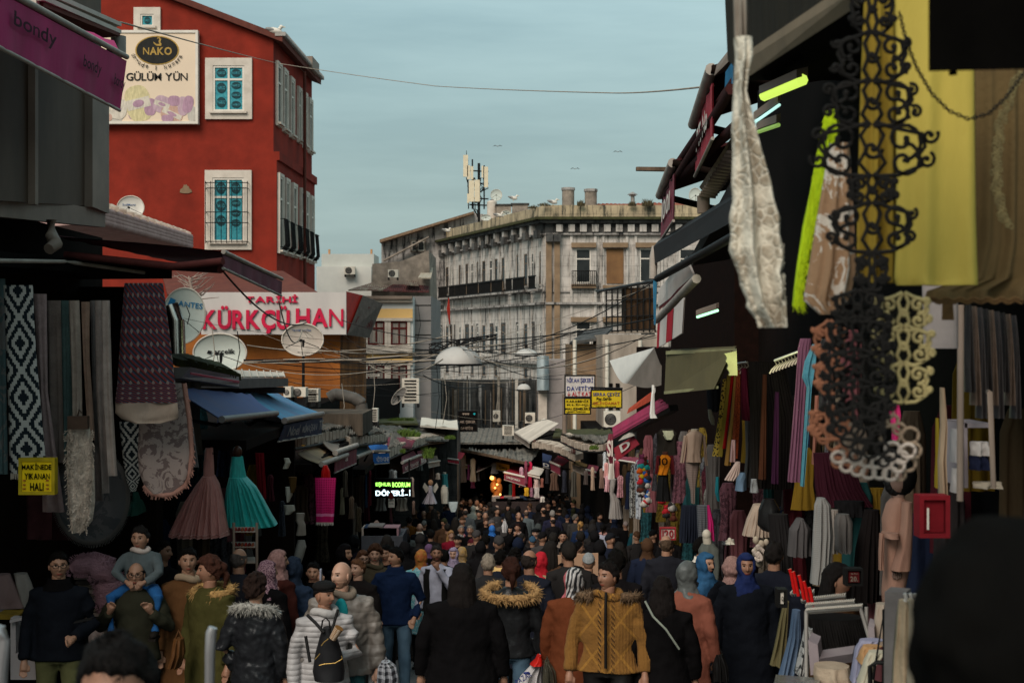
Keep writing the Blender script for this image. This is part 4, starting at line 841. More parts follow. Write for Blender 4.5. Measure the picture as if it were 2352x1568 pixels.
edges=[0,.12,.42,.66,1.0];m_w2=mat('stripe_white',(.62,.61,.62),(.5,.49,.5),.8,2);m_r2=mat('stripe_red',(.42,.015,.03),(.3,.01,.025),.8,3)
for i in range(4):
 a,b=edges[i]+.005,edges[i+1]-.005;q=[lerp(E,C,a),lerp(E,C,b),lerp(A,B,b),lerp(A,B,a)];mb=MB();sheet(mb,q,6,6,lambda s,t,p:p+Vector((0,.03*math.sin(s*6+i),0)));mb.build('stripe_panel',(m_r2,m_w2,m_r2,m_w2)[i],r)
mb=MB();mb.slab([W(1512,705,19.5),W(1595,640,15.5),W(1575,590,16),W(1512,665,19.5)],Vector((.02,.02,.02)));mb.build('canopy',m_w2,r)
mb=MB();mb.slab([W(1514,712,19.45),W(1590,650,15.6),W(1592,632,15.6),W(1514,690,19.45)],Vector((.0,-.03,.02)));mb.build('canopy_stripe',mat('stripe_dull_red',(.12,.02,.025)),r)
def lamp(label,pts,c,e,th=.06):
 r=thing('fluorescent_lamp',label,'lamp',W(*pts[0]),'strip lights under the right canopies');a,b=W(*pts[0]),W(*pts[1]);mb=MB();up=Vector((0,0,.05));sd_=Vector((.05,.05,.02))*(th/.06)
 mb.hexa([a-sd_,b-sd_,b+sd_,a+sd_],[p+up for p in(a-sd_,b-sd_,b+sd_,a+sd_)]);mb.build('casing',m_fascia,r)
 mb=MB();o_=Vector((0,0,-.02));mb.tube([a+o_,b+o_],th*.7,8);mb.build('tube',mat('glow_'+str(int(c[0]*100))+str(int(c[2]*100)),c,c,.5,1,0,emit=e),r);return r
lamp('broad yellow-green strip light under the top canopy',[(1756,213,9),(1843,176,8.2)],(.42,.58,.08),.8,.05)
lamp('thin bluish strip light just below the broad yellow-green one',[(1734,274,9.6),(1790,234,9)],(.35,.6,.55),.8,.014)
lamp('faint green strip light, lowest of those under the top canopy',[(1742,296,9.6),(1788,280,9)],(.22,.36,.08),.4,.02)
lamp('small mint-green strip light above the lit ceiling',[(1602,723,14),(1648,708,13.4)],(.35,.8,.45),1.0,.02)
r=thing('shop_canopy','sagging cream canopy bay with scalloped frame, lit from inside','canopy',W(1600,905,16));mb=MB()
mb.slab([W(1526,905,17.5),W(1640,893,15),W(1680,806,14.5),W(1530,812,17.5)],Vector((.1,.3,.05)));mb.build('ceiling',mat('olive_ceiling',(.13,.12,.065),(.09,.085,.05),.8,1.5),r)
mb=MB();mb.slab([W(1526,905,17.4),W(1650,892,14.9),W(1650,886,14.9),W(1526,899,17.4)],Vector((0,.05,0)));mb.slab([W(1530,814,17.4),W(1692,807,14.4),W(1692,800,14.4),W(1530,806,17.4)],Vector((0,.05,0)))
pts=[]
for i in range(20):t=i/19;pts.append(W(1664+9*t+4*abs(math.sin(t*9)),812+50*t,14.35))
mb.prism(pts+[W(1694,862,14.3),W(1692,806,14.3)],(0,.06,0));mb.build('frame',mat('cream_frame',(.30,.32,.18),(.2,.2,.12),.6,3),r)
ld=bpy.data.lights.new('canopy_bulb','POINT');ld.energy=7;ld.color=(.85,1,.55);ld.shadow_soft_size=.1;lo=bpy.data.objects.new('canopy_bulb',ld);COL.objects.link(lo);lo.location=W(1665,850,13.9)
r=thing('cage_balcony','rusty barred balcony cage in front of the stone facade','balcony',W(1440,770,60));D=60;P=frontal(D)
mb=MB();mb.slab([W(1375,672,D),W(1512,648,D),W(1512,642,D),W(1375,668,D)],Vector((0,2,.1)));mb.build('roof',m_black,r)
a,b,c,d=P.rect(1436,660,1506,762);mb=MB();P.box(mb,a,b,c,d,-2,-.1);mb.build('wall',mat('rust_dark',(.07,.04,.02),(.015,.012,.01),.95,6,stretch=(1,1,.2)),r)
mb=MB()
for u in(1393,1406,1419,1436,1450,1464,1478,1492,1505):mb.tube([W(u,762,D),W(u,664-(u-1393)*.1,D)],.035,5)
for v in(690,728,760):mb.tube([W(1393,v,D),W(1505,v-4,D)],.03,5)
mb.build('bars',m_black,r);mb=MB();mb.slab([W(1390,766,D),W(1512,764,D),W(1512,758,D),W(1390,760,D)],Vector((0,2,0)));mb.build('floor_slab',m_conc,r)
s1,P=block('ochre_shed','small ochre plastered house with tin roof left of the cage',54,1312,790,1385,980,m_ochre,6)
mb=MB();mb.slab([W(1308,792,53.6),W(1384,780,53.6),W(1408,756,58),W(1345,765,58)],Vector((0,0,.1)));mb.build('roof',m_soot,s1)
s2,P=block('grey_plank_house','pale weathered house wall with pipes behind the white tarpaulin',50,1384,768,1520,1000,mat('pale_weathered',(.38,.35,.32),(.20,.18,.16),.95,2,.3,stretch=(1,1,.2)),6)
mb=MB()
for u in(1320,1394,1470):mb.tube([W(u,1000,49.8),W(u,780,49.8)],.07,6)
mb.build('drain_pipe',m_white_ac,s2)
mb=MB()
for u in(1398,1414,1480):a,b,c,d=P.rect(u,880,u+9,940);P.box(mb,a,b,c,d,0,.05)
mb.build('window',m_dark,s2)
r=thing('curved_panel_wall','grey wall with a pale blue curved panel on its left side','wall',W(1270,980,62));P=frontal(62);mb=MB();a,b,c,d=P.rect(1236,826,1312,990);P.box(mb,a,b,c,d,-3,0);mb.build('wall',mat('greyish_wall',(.28,.27,.28),(.2,.19,.2),.9,1.2),r)
mb=MB();q0=[];
for i in range(9):t=i/8;q0.append((1233+28*t,61.6-.5*math.sin(t*3.14)))
mb.loft([[W(u,896,y)for u,y in q0]+[W(u,896,y+.2)for u,y in q0[::-1]],[W(u,817,y)for u,y in q0]+[W(u,817,y+.2)for u,y in q0[::-1]]]);mb.build('blue_panel',mat('pale_blue_panel',(.42,.54,.62),None,.5,2),r)
a,b,c,d=P.rect(1236,896,1256,985);mb=MB();P.box(mb,a,b,c,d,0,.3);mb.build('white_column',m_white,r)
mb=MB();mb.cyl(W(1297,1010,41),W(1297,905,41),.07,10);mb.build('pole',m_fascia,None,'grey steel pole beside the hanging yellow signs','pole')
def sign(name,label,D,u0,v0,u1,v1,m,lines,dy=-.04,cat='sign',frame=m_black,mats=None):
 r=thing(name,label,cat,W((u0+u1)/2,v1,D));P=frontal(D);a,b,c,d=P.rect(u0,v0,u1,v1);mb=MB();P.box(mb,a,b,c,d,-.06,0);mb.build('board',m,r)
 mb=MB();ring(mb,P,a-.02,b+.02,c-.02,d+.02,min(.035,(d-c)*.07+.008),-.07,.015);mb.build('frame',frame,r);mb=MB()
 for st,x0,y0,x1,y1,mi in lines:wtext(mb,st,x0,y0,x1,y1,D,.012+.001*mi,0,.03,mi)
 mb.build('lettering',mats or[m_dark],r);return r
m_sy=mat('sign_yellow',(.56,.44,.02),(.46,.36,.02),.5,3,0);i_blue=mat('ink_blue',(.03,.045,.22),None,.6);i_red=mat('ink_red',(.42,.03,.04),None,.6);i_org=mat('ink_orange',(.42,.13,.02),None,.6)
sign('shop_sign','white hanging sign with blue capitals and a red bottom line',40.5,1298,862,1366,911,mat('sign_paper',(.62,.62,.64),None,.5,2,0),[('NİKAH ŞEKERİ',1302,865,1362,881,0),('DAVETİYE',1302,884,1363,897,0),('↓ ALT KAT',1303,899,1358,910,1)],mats=[i_blue,i_red])
sign('shop_sign','yellow sign with black capitals below the white one',40.3,1297,914,1356,950,m_sy,[('KARABENİZ',1301,917,1352,924,0),('KLİNÇ',1302,926,1350,932,0),('MALZEMELERİ',1298,934,1355,941,0),('HEMEN İÇERDE',1301,943,1345,947,0)])
r=sign('shop_sign','yellow sign with blue and orange lines, right of the white one',40,1358,895,1428,936,m_sy,[('SERRA ÇEYİZ',1362,899,1424,911,0),('Pier Cardin',1370,912,1405,919,1),('GELİN·DAMAT',1361,920,1423,929,2),('TOPTAN - PERAKENDE',1368,932,1415,935,1)],mats=[i_blue,m_dark,i_org])
mb=MB();mb.tube([W(1356,890,40),W(1430,892,40)],.03,6);mb.tube([W(1380,890,40),W(1380,895,40)],.015,5);mb.build('hanging_bar',m_black,r)
sign('shop_sign','dark sign with faint white letters in the middle of the roofs',48,1052,944,1096,990,m_dark,[('AK ŞEKER',1056,965,1092,973,0),('DAVETİYE',1058,978,1086,986,0),('♥',1087,948,1092,953,1),('♥♥♥',1062,948,1078,953,0)],mats=[m_fascia,mat('cyan_heart',(.02,.4,.5))])
sign('shop_sign','thin white box sign with small black letters on the yellow house',56,837,858,872,864,m_frame,[('TAKIM MARKET',839,859,868,862.5,0)])
g1=mat('led_green',(.35,.95,.12),(.35,.95,.12),.5,1,0,emit=1.3);g2=mat('led_white',(.72,.92,1),(.72,.92,1),.5,1,0,emit=1.5);g3=mat('led_cyan',(.1,.75,.55),(.1,.75,.55),.5,1,0,emit=1)
r=sign('led_sign','lit LED board with green and white running letters on the left',33,860,1100,944,1141,m_dark,[('EŞHUR',863,1107,898,1118,0),('BODRUM',901,1107,942,1118,0),('DÖNERİ',863,1122,928,1138,1),('_ ¦',930,1124,942,1138,1)],mats=[g1,g2])
mb=MB();mb.tube([W(862,1100,33),W(862,1040,33)],.02,5);mb.tube([W(940,1100,33),W(940,1055,33)],.02,5);mb.build('hanger',m_black,r)
r=thing('hanging_sign','small white placard with dark round emblem hanging below the LED board','sign',W(900,1163,32.6));mb=MB();P=frontal(32.6);a,b,c,d=P.rect(892,1145,906,1165);P.box(mb,a,b,c,d,-.03,0);mb.build('board',m_frame,r)
mb=MB();mb.prism([W(898+6*math.cos(t),1138+8*math.sin(t),32.55)for t in[-k*math.pi/10 for k in range(20)]],(0,.03,0));mb.build('round_emblem',mat('emblem_brown',(.12,.015,.015)),r);mb=MB();wtext(mb,'HAVVA!',893,1147,905,1151,32.6,.01,0);wtext(mb,'SATIŞ',894,1155,904,1158,32.6,.01,0);mb.build('lettering',m_dark,r)
sign('price_sign','yellow washable rug notice with bold black letters over the diamond rug',11.7,49,1057,121,1130,mat('notice_yellow',(.85,.66,.01),(.72,.56,.01),.5,3,0),[('MAKİNEDE',51,1062,119,1078,0),('YIKANAN',57,1086,115,1100,0),('HALI',70,1108,101,1126,0),('3M',53,1100,60,1105,1),('4M',53,1110,60,1115,1),('6M',53,1119,60,1124,1),('3M',106,1100,113,1105,1),('4M',106,1110,113,1115,1),('6M',106,1119,113,1124,1)],mats=[m_dark,i_red],frame=mat('notice_edge',(.5,.4,.02)))
sign('price_sign','red and white number placard reading 120 behind the bald man',18.5,1519,1214,1549,1236,mat('placard_white',(.5,.42,.42),None,.6),[('120',1521,1216,1547,1234,0)],mats=[mat('placard_red',(.25,.02,.03))],frame=mat('placard_red2',(.3,.03,.04)))
for a in[(651,888,668,912,27,'white air conditioner, leftmost of the trio by the orange wall',0),(670,890,702,911,27.3,'white air conditioner with a round mark, middle of the trio',0),(704,893,731,922,28,'white louvred air conditioner, rightmost of the trio',1),(923,869,962,926,42,'large upright air conditioner with slatted front by the black door',1),(854,938,867,968,34,'tall slatted air conditioner behind the grey duct',1),(1154,977,1180,1000,48,'low air conditioner left of the white sheet awning',1),(1132,943,1149,968,66,'small unit high on the dark boards',0),(1206,948,1229,972,60,'round-fanned air conditioner above the white sheet awning',0),(1387,945,1425,980,46,'dark-fanned air conditioner below the yellow signs',0)]:
 ac(*a)
mb=MB();path=[W(756,914,31),W(770,905,31),W(790,908,31),W(815,915,31),W(829,925,31),W(832,945,31),W(832,965,31),W(836,990,31)];pp=[];rr2=[]
for a,b in zip(path,path[1:]):
 for i in range(10):pp.append(lerp(a,b,i/10));rr2.append(.125+(.012 if i%2 else 0))
mb.tube(pp,rr2,14);mb.build('flexible_duct',mat('duct_grey',(.13,.125,.12),None,.5,4),None,'fat ribbed grey air duct bending over the roof','duct')
mb=MB();mb.tube([W(640,905,28),W(731,905,28)],.01,4);mb.box((W(652,0,28).x,28,W(0,1000,28).z),(W(833,0,28).x,30,W(0,950,28).z));mb.build('parapet',mat('timber_parapet',(.10,.085,.07),(.03,.026,.022),.95,5,stretch=(1,1,.15)),None,'low weathered parapet behind the blue awnings','wall')
mb=MB();mb.box((W(868,0,46).x,46,-7),(W(1050,0,46).x,49,W(0,975,46).z));mb.build('shed',m_soot,None,'low sooty shed under the roof terrace','shed')
for i,(u,v,D,w_,h,lb_)in enumerate([(932,1002,38,66,22,'largest bright green tuft growing on the left roofs'),(1033,1008,43,24,12,'bright green tuft at the end of the cement roof'),(984,1052,37,22,30,'green plant hanging on the tile edge by the narrow maroon awning'),(925,1040,34,10,12,'tiny green sprig on the tile edge above the blue awning'),(1364,1032,36,20,14,'green tuft on the wavy pale tile edge'),(920,965,43,60,8,'low greenery along the roof terrace')]):
 grass_tuft('weed',u,v,D,w_,h,lb_,m_green,420 if w_>30 else 160,20+i,wide=1.6)
for u0,u1,v0,v1,D,lb_ in[(998,1106,795,837,26,'largest white dome lamp hanging from the cable tangle'),(1183,1235,800,817,40,'second white dome lamp further down the cables'),(1187,1219,881,895,52,'smallest grey dome lamp in front of the stone wall')]:
 r=thing('street_lamp',lb_,'street lamp',W((u0+u1)/2,v1,D),'dome lamps hung over the street');s=D/F;R=(u1-u0)/2*s;H_=(v1-v0)*s;c=W((u0+u1)/2,v1,D);rings=[]
 for k in range(12):
  t=k/11*math.pi/2;rings.append([c+Vector((R*math.cos(t)*math.cos(a),R*math.cos(t)*math.sin(a),H_*math.sin(t)))for a in[j*math.pi/16 for j in range(32)]])
 rings[-1]=[c+Vector((.01*math.cos(a),.01*math.sin(a),H_))for a in[j*math.pi/16 for j in range(32)]]
 mb=MB();mb.loft(rings,0,False);mb.loft([[c+(p-c)*.97 for p in q]for q in rings],0,False);sh_=mb.build('shade',mat('enamel',(.42,.44,.45),(.36,.37,.38),.45,2,0),r)
 mb=MB();mb.tube([c+Vector((R*math.cos(j*math.pi/16),R*math.sin(j*math.pi/16),0))for j in range(33)],.02,5);mb.build('rim',m_black,sh_)
 mb=MB();mb.tube([c+Vector((0,0,H_)),c+Vector((0,0,H_+.12))],.04,8);mb.build('hanger',m_black,r)
def gull(u,v,D,label,s=1,fly=False):
 r=thing('seagull',label,'seagull',W(u,v,D),'seagulls');c=W(u,v,D);mb=MB();k=.28*s
 if fly:
  mb.ell(c,(k*.5,k*.25,k*.16));
  for sg in(-1,1):mb.add([c+Vector((sg*.03,0,.02)),c+Vector((sg*k*1.1,0,.14*s)),c+Vector((sg*k*2.2,.05,-.03)),c+Vector((sg*k*1.1,.12,.06*s))],[(0,1,2,3)])
  mb.build('body',mat('gull_grey',(.25,.26,.27)),r);return
 mb.ell(c+Vector((0,0,k*.75)),(k,k*.45,k*.42),0,14,8,Matrix.Rotation(math.radians(12),3,'Y'));mb.ell(c+Vector((k*.85,0,k*1.25)),(k*.27,k*.24,k*.25));mb.tube([c+Vector((k*.6,0,k*.95)),c+Vector((k*.85,0,k*1.2))],[k*.26,k*.2],8)
 mb.build('body',m_frame,r);mb=MB();mb.ell(c+Vector((-k*.35,0,k*.85)),(k*.95,k*.48,k*.3),0,14,8,Matrix.Rotation(math.radians(14),3,'Y'));mb.build('wing',MATS.get('gull_grey')or mat('gull_grey',(.25,.26,.27)),r)
 mb=MB();mb.tube([c+Vector((k*1.08,0,k*1.25)),c+Vector((k*1.4,0,k*1.18))],[k*.07,k*.03],6);mb.build('beak',m_yel,r)
 mb=MB()
 for y in(-.1,.1):mb.tube([c+Vector((0,y*k,0)),c+Vector((0,y*k,k*.4))],.012,4)
 mb.build('legs',m_yel,r)
gull(631,84,49.8,'seagull standing on the roof edge of the red building',.95)
for u,v,D,lb_ in[(1026,536,100,'seagull sitting left on the long mossy parapet'),(1145,502,90,'seagull by the dish below the chimney block'),(1270,472,85,'seagull resting on the parapet corner'),(1179,462,94,'seagull on the wide chimney block')]:gull(u,v,D,lb_,1.0)
for u,v,D,lb_ in[(1143,336,120,'distant bird flying above the antenna mast'),(1419,349,120,'distant bird flying at the right of the sky'),(1321,388,120,'distant bird flying low above the stone roof')]:gull(u,v,D,lb_,.7,True)
mb=MB();garment(mb,[(684,1030,1032),(710,1026,1034),(745,1032,1034)],95,.1,1,.05);r=mb.build('flag',mat('flag_red',(.35,.03,.02)),None,'drooping red flag on the stone facade','flag')
mb=MB();mb.tube([W(1036,780,95.2),W(1030,680,95)],.04,5);mb.build('pole',m_black,r)
gk='cables strung over the street';m_cab=m_black;m_pc=mat('pale_cable',(.30,.28,.25));rr_=random.Random(11)
wire('cable',[W(275,51,14.9),W(640,146,45),W(1000,198,40),W(1410,214,25),W(1640,197,13)],.010,m_pc,'single long thin wire crossing the open sky',sag=.02)
node=W(1050,785,26)
cabs=[((640,805,30),(1060,800,26)),((560,825,28),(900,826,27)),((545,830,28),(1000,815,26)),((700,815,29),(1050,795,26)),((300,700,30),(1050,790,26)),((1050,790,26),(1510,640,18)),((1050,795,26),(1505,655,19)),((1100,790,27),(1512,672,19)),((1050,800,26),(1505,770,20)),((1180,800,36),(1508,775,20)),((1050,800,26),(1420,800,24)),((1106,815,26),(1500,760,20)),((840,790,40),(1300,790,40)),((785,735,37),(1508,730,20)),((835,775,39),(1210,800,40)),((790,770,37),(1050,790,26)),((835,810,39),(1050,870,50)),((1050,795,26),(1290,870,45)),((1140,750,30),(1400,850,30)),((1210,805,40),(1400,870,40)),((830,830,39),(1500,820,22)),((1020,850,45),(1380,800,40)),((640,690,20),(695,755,29)),((510,620,14),(705,740,25)),((695,757,29),(850,900,38)),((690,757,29),(1000,860,44)),((930,930,42),(1290,960,45)),((1060,965,46),(1510,860,22)),((700,760,29),(930,840,38)),((1130,880,50),(1300,900,42)),((1080,870,44),(1500,800,22))]
cabs+=[((rr_.uniform(560,990),rr_.uniform(760,880),rr_.uniform(27,38)),(rr_.uniform(1010,1500),rr_.uniform(740,900),rr_.uniform(23,42)))for _ in range(24)]
CL=set()
def lm(u,v):return 'the blue-lettered dish' if u<600 else 'the oval dish' if u<740 else 'the big lettered sign' if u<850 else 'the yellow-banded house' if u<960 else('the large dome lamp' if v<830 else 'the timber wall')if u<1120 else('the second dome lamp' if v<840 else 'the smallest dome lamp')if u<1250 else 'the yellow signs' if u<1400 else('the blue strip banner' if v<700 else 'the striped banner' if v<790 else 'the white tarpaulin')
for i,(a,b)in enumerate(cabs):
 th=rr_.choice([.004,.005,.008,.011]);sg_=rr_.uniform(.05,.45);pc=i%4==2
 lbl='%s %s %s cable from %s to %s'%('slack' if sg_>.25 else 'taut','thick' if th>.006 else 'thin','pale' if pc else 'black',lm(*a[:2]),lm(*b[:2]))
 if lbl in CL:continue
 CL.add(lbl);wire('cable',[W(*a),W(*b)],th,m_pc if pc else m_cab,lbl,group=gk,sag=sg_)
r=thing('cable_bundle','thick taped bundle of pale and dark cables left of the large dome lamp','cable bundle',W(700,830,30))
for i in range(5):mb=MB();mb.tube([W(560+480*t,826+6*math.sin(t*5+i)-28*max(0,t-.6)+i*1.5,28-2*t)for t in[k/40 for k in range(41)]],.014,5);mb.build('strand',m_pc if i%2 else m_cab,r)
r=thing('cable_bundle','dense knot of black cables above the large dome lamp','cable bundle',W(1060,785,26));
for i in range(7):
 mb=MB();mb.tube([W(lerp(985,1140,t),lerp(800,772,t)+11*math.sin(t*(5+i)+i*1.7)*(1-t*.6),26+.2*math.sin(i))for t in[k/30 for k in range(31)]],.011,5);mb.build('strand',m_cab,r)
for i,(u,v0,v1,D)in enumerate([(855,800,990,36),(1003,840,985,40),(1140,830,960,45),(430,745,700,28),(487,750,870,28),(545,760,850,28),(1020,855,975,38),(708,900,1010,30),(785,880,985,30),(960,700,790,50)]):
 wire('cable',[W(u,v0,D),W(u+6,(v0+v1)/2,D),W(u-3,v1,D)],.01,m_cab if i%2 else m_pc,'loose cable end dangling down over the roofs',group='dangling cables',sag=0)
# ---------------- goods hung out by the shops
def uvmat(name,fn,r=.95,bump=.3,bs=60):
 if name in MATS:return MATS[name]
 b=NB(name);v=b.coord('UV');s=b.xyz(v);fn(b,s[0],s[1],v);b.rough(r);b.b.inputs['Specular IOR Level'].default_value=.15
 if bump:b.bump(b.noise(b.coord('Object'),bs,4),bump,.01)
 MATS[name]=b.m;return b.m
def tri(b,x,k):
 f=b.math('FRACT',b.math('MULTIPLY',x,k));return b.math('MULTIPLY',b.math('ABSOLUTE',b.math('SUBTRACT',f,.5)),2)
def quant(b,x,n):return b.math('DIVIDE',b.math('FLOOR',b.math('MULTIPLY',x,n)),n)
def pat_diamond(b,u,v,vec):
 d=b.math('ADD',quant(b,tri(b,u,1.0),9),quant(b,tri(b,v,3.6),14));f=b.math('GREATER_THAN',b.math('FRACT',b.math('ADD',b.math('MULTIPLY',d,1.7),.1)),.5)
 b.col(b.mix(f,(.015,.02,.025),(.52,.48,.43)))
def pat_keffiyeh(b,u,v,vec):
 f=b.math('GREATER_THAN',b.math('ADD',tri(b,u,9),tri(b,v,19)),1.25);band=b.math('LESS_THAN',b.math('ABSOLUTE',b.math('SUBTRACT',v,.2)),.035);lo=b.math('LESS_THAN',v,.19)
 c=b.mix(f,(.62,.02,.15),(.33,.006,.06));c=b.mix(lo,c,(.55,.01,.12));b.col(b.mix(band,c,(.75,.22,.40)))
def pat_weave(b,u,v,vec):
 n=b.math('FRACT',b.math('ADD',b.math('MULTIPLY',u,9),b.math('MULTIPLY',v,26)));sp=b.math('GREATER_THAN',b.math('MULTIPLY',tri(b,u,8),tri(b,v,12)),.55)
 c=b.mix(b.math('GREATER_THAN',n,.6),(.022,.018,.02),(.12,.02,.018));c=b.mix(b.math('LESS_THAN',n,.25),c,(.02,.04,.075));b.col(b.mix(sp,c,(.15,.12,.11)))
def pat_spots(c,c2,sc=22,th=.5):
 def f(b,u,v,vec):
  o=b.n('ShaderNodeTexVoronoi');b.l(b.coord('Object',(1,1,1)),o.inputs['Vector']);o.inputs['Scale'].default_value=sc;b.col(b.mix(b.math('LESS_THAN',o.outputs['Distance'],th),c,c2))
 return f
def pat_plaid(c,c2,k=8):
 def f(b,u,v,vec):b.col(b.mix(b.math('MULTIPLY',b.math('ADD',b.math('GREATER_THAN',tri(b,u,k),.5),b.math('GREATER_THAN',tri(b,v,k*1.6),.5)),.5),c,c2))
 return f
def pat_flor(c,c2,sc=9):
 def f(b,u,v,vec):
  n=b.noise(b.coord('Object'),sc,5,.65,1.2);b.col(b.mix(b.math('GREATER_THAN',n,.52),c,c2))
 return f
p_dia=uvmat('pattern_diamond',pat_diamond);p_kef=uvmat('pattern_keffiyeh',pat_keffiyeh);p_weave=uvmat('pattern_red_blue_weave',pat_weave)
def C(n,c,**k):return cloth(n,c,**k)
def hang(name,label,cat,rows,D,m,t=.05,folds=3,amp=.02,group=None,seed=0,**k):
 mb=MB();garment(mb,rows,D,t,folds,amp,seed=seed,**k);return mb.build(name,m,None,label,cat,group)
def fringe(par,u0,u1,v,D,h,m,n=40):
 mb=MB();rr=random.Random(int(u0))
 for i in range(n):u=lerp(u0,u1,(i+.5)/n);a=W(u,v-1,D);mb.tube([a,a+Vector((rr.uniform(-.006,.006),-.01,-h*rr.uniform(.7,1.1)))],.004,4)
 return mb.build('fringe',m,par)
g='rugs hanging in the left shop'
hang('rug','teal and grey rug cut by the left edge of the photo','rug',[(640,-20,12),(900,-14,14),(1088,-10,18)],12.2,uvmat('pattern_teal_grey',pat_flor((.10,.15,.15),(.20,.19,.18),3)),.03,2,group=g)
r=hang('rug','black and white diamond patterned rug hung full length','rug',[(655,8,75),(800,14,82),(950,20,95),(1087,23,108)],12,p_dia,.02,1,.01,group=g);fringe(r,24,107,1087,11.98,.05,C('cream_fringe',(.45,.42,.38)))
R_=[('mauve rug with a shaggy lower end, right of the diamond rug',[(675,76,107),(900,90,110),(1048,96,130),(1175,98,148)],12.25,'shag_mauve',(.22,.17,.18)),('dull brown folded rug between the mauve and teal ones',[(690,107,140),(850,110,143),(1062,112,148)],12.5,'rug_dull',(.15,.125,.12)),('narrow dark teal rug',[(690,140,163),(900,143,166),(1045,146,165)],12.4,'rug_teal',(.045,.08,.085)),('soft grey-beige rug above the metal clip',[(690,158,182),(830,163,186),(985,168,190)],12.3,'rug_beige',(.21,.185,.17)),('brown edged folded rug with a pale rim',[(693,186,206),(820,192,205),(1010,203,217)],12.35,'rug_brownish',(.20,.14,.115)),('charcoal folded rug, first of the slim folded ones',[(690,207,220),(900,214,226),(1150,222,238)],12.5,'rug_char',(.10,.095,.10)),('grey folded rug with a pale blue tag, second of the slim ones',[(690,218,234),(900,222,242),(1132,232,250)],12.3,'rug_grey2',(.19,.17,.17)),('light grey folded rug, third of the slim ones',[(690,233,252),(900,238,258),(1092,248,269)],12.15,'rug_grey3',(.23,.205,.20)),('dark grey cloth behind the pink-edged oval rug',[(940,425,438),(1020,432,450),(1072,440,458)],13.4,'rug_dgrey',(.10,.10,.11)),('wine-brown blanket hanging in the dark behind the yellow notice',[(1105,60,120),(1238,62,118)],13.2,'rug_wine',(.055,.02,.025))]
for i,(lb_,rows,D,nm,c)in enumerate(R_):hang('rug',lb_,'rug',rows,D,mat('cloth_'+nm,tuple(x*1.5 for x in c),tuple(x*.85 for x in c),1,7,.8,60,spec=.1),.03,2 if i<6 else 1,.02,group=g,seed=i)
def disc(name,label,cat,u,v,ru,rv,D,m,m2=None,n=48,wob=.0,fr=None,group=None,th=.02):
 r=thing(name,label,cat,W(u,v+rv,D),group);mb=MB()
 def P_(k,a,o):return W(u+ru*k*math.cos(a),v+rv*k*math.sin(a),D)+Vector((0,o+wob*math.sin(a*3+k*4),0))
 mb.loft([[P_(k,-a*2*math.pi/n,0)for a in range(n)]for k in(.01,.3,.6,.9)],0,False);mb.loft([[P_(k,a*2*math.pi/n,th)for a in range(n)]for k in(.01,1)],0,False)
 mb.build('rug_field',m,r);mb=MB();mb.loft([[P_(.9,-a*2*math.pi/n,0)for a in range(n)],[P_(1,-a*2*math.pi/n,0)for a in range(n)],[P_(1,-a*2*math.pi/n,th)for a in range(n)]],0,False);mb.build('border',m2 or m,r)
 if fr:
  mb=MB();rr=random.Random(3)
  for i in range(160):a=i/160*2*math.pi;mb.tube([P_(1,a,0),P_(1+fr*rr.uniform(.6,1.1),a+rr.uniform(-.01,.01),-.01)],.003,3)
  mb.build('fringe',m2 or m,r)
 return r
disc('rug','large round grey rug, lowest among the hanging rugs','rug',210,1142,88,110,12.9,uvmat('pattern_grey_round',pat_flor((.10,.095,.095),(.065,.065,.068),2.5)),C('grey_border',(.12,.12,.125)),wob=.01,fr=.06,group=g)
r=thing('rug','oval ornate beige rug with a salmon-pink shaggy edge','rug',W(380,1142,12.6),g)
rows=[(880,325,418),(960,320,430),(1040,316,436),(1085,320,432),(1115,332,420),(1133,350,395)];mb=MB();garment(mb,rows,12.5,.02,1,.02,nz=18);mb.build('rug_field',uvmat('pattern_ornate',pat_flor((.33,.25,.22),(.16,.11,.10),9)),r)
mb=MB();pts=[(v,ur+5)for v,ul,ur in rows]+[(1138,375)]+[(v,ul-2)for v,ul,ur in rows[::-1][:2]];mb.tube([W(u,v,12.5)for v,u in pts],.022,7);mb.build('border',C('salmon_shag',(.42,.24,.21),bs=70,bump=.8),r)
mb=MB();rr_=random.Random(5)
for i in range(90):
 t=rr_.random()*(len(pts)-1.01);k=int(t);p=lerp(W(pts[k][1],pts[k][0],12.5),W(pts[k+1][1],pts[k+1][0],12.5),t-k);mb.tube([p,p+Vector((rr_.uniform(0,.04)*(1 if k<6 else-.2),-.02,-rr_.uniform(.02,.05)))],.004,3)
mb.build('fringe',MATS['cloth_salmon_shag'],r)
hang('rug','small diamond patterned oval rug peeping between round and ornate rugs','rug',[(968,274,326),(1050,282,326),(1100,290,320),(1128,300,312)],12.7,p_dia,.02,1,.01,group=g)
r=hang('rug','red and blue woven rug with beige border hung in front of the oval one','rug',[(650,286,374),(760,277,389),(880,270,402),(925,265,408)],12.1,p_weave,.03,1,.03,group=g)
mb=MB();garment(mb,[(925,265,408),(948,264,411),(962,280,408),(972,310,372)],12.1,.03,1,.03,nz=8,fall=False);mb.build('border',C('beige_border',(.30,.26,.23)),r)
r=hang('rug','fluffy off-white sheepskin rug hanging from a metal clip','rug',[(980,156,206),(1030,154,212),(1080,153,217),(1150,156,218),(1195,162,212),(1222,168,190)],11.9,mat('cloth_fluffy',(.66,.61,.56),(.42,.39,.36),1,9,1,50,spec=.1,bd=.04),.06,1,.03,group=g,cols=24)
mb=MB();P=frontal(11.8);a,b,c,d=P.rect(157,955,203,985);P.box(mb,a,b,c,d,-.03,.03);mb.tube([W(178,955,11.8),W(182,940,11.8),W(188,948,11.8)],.008,5);mb.build('clip',mat('clip_brown',(.06,.04,.03),None,.4),r)
rr_=random.Random(8);mb=MB()
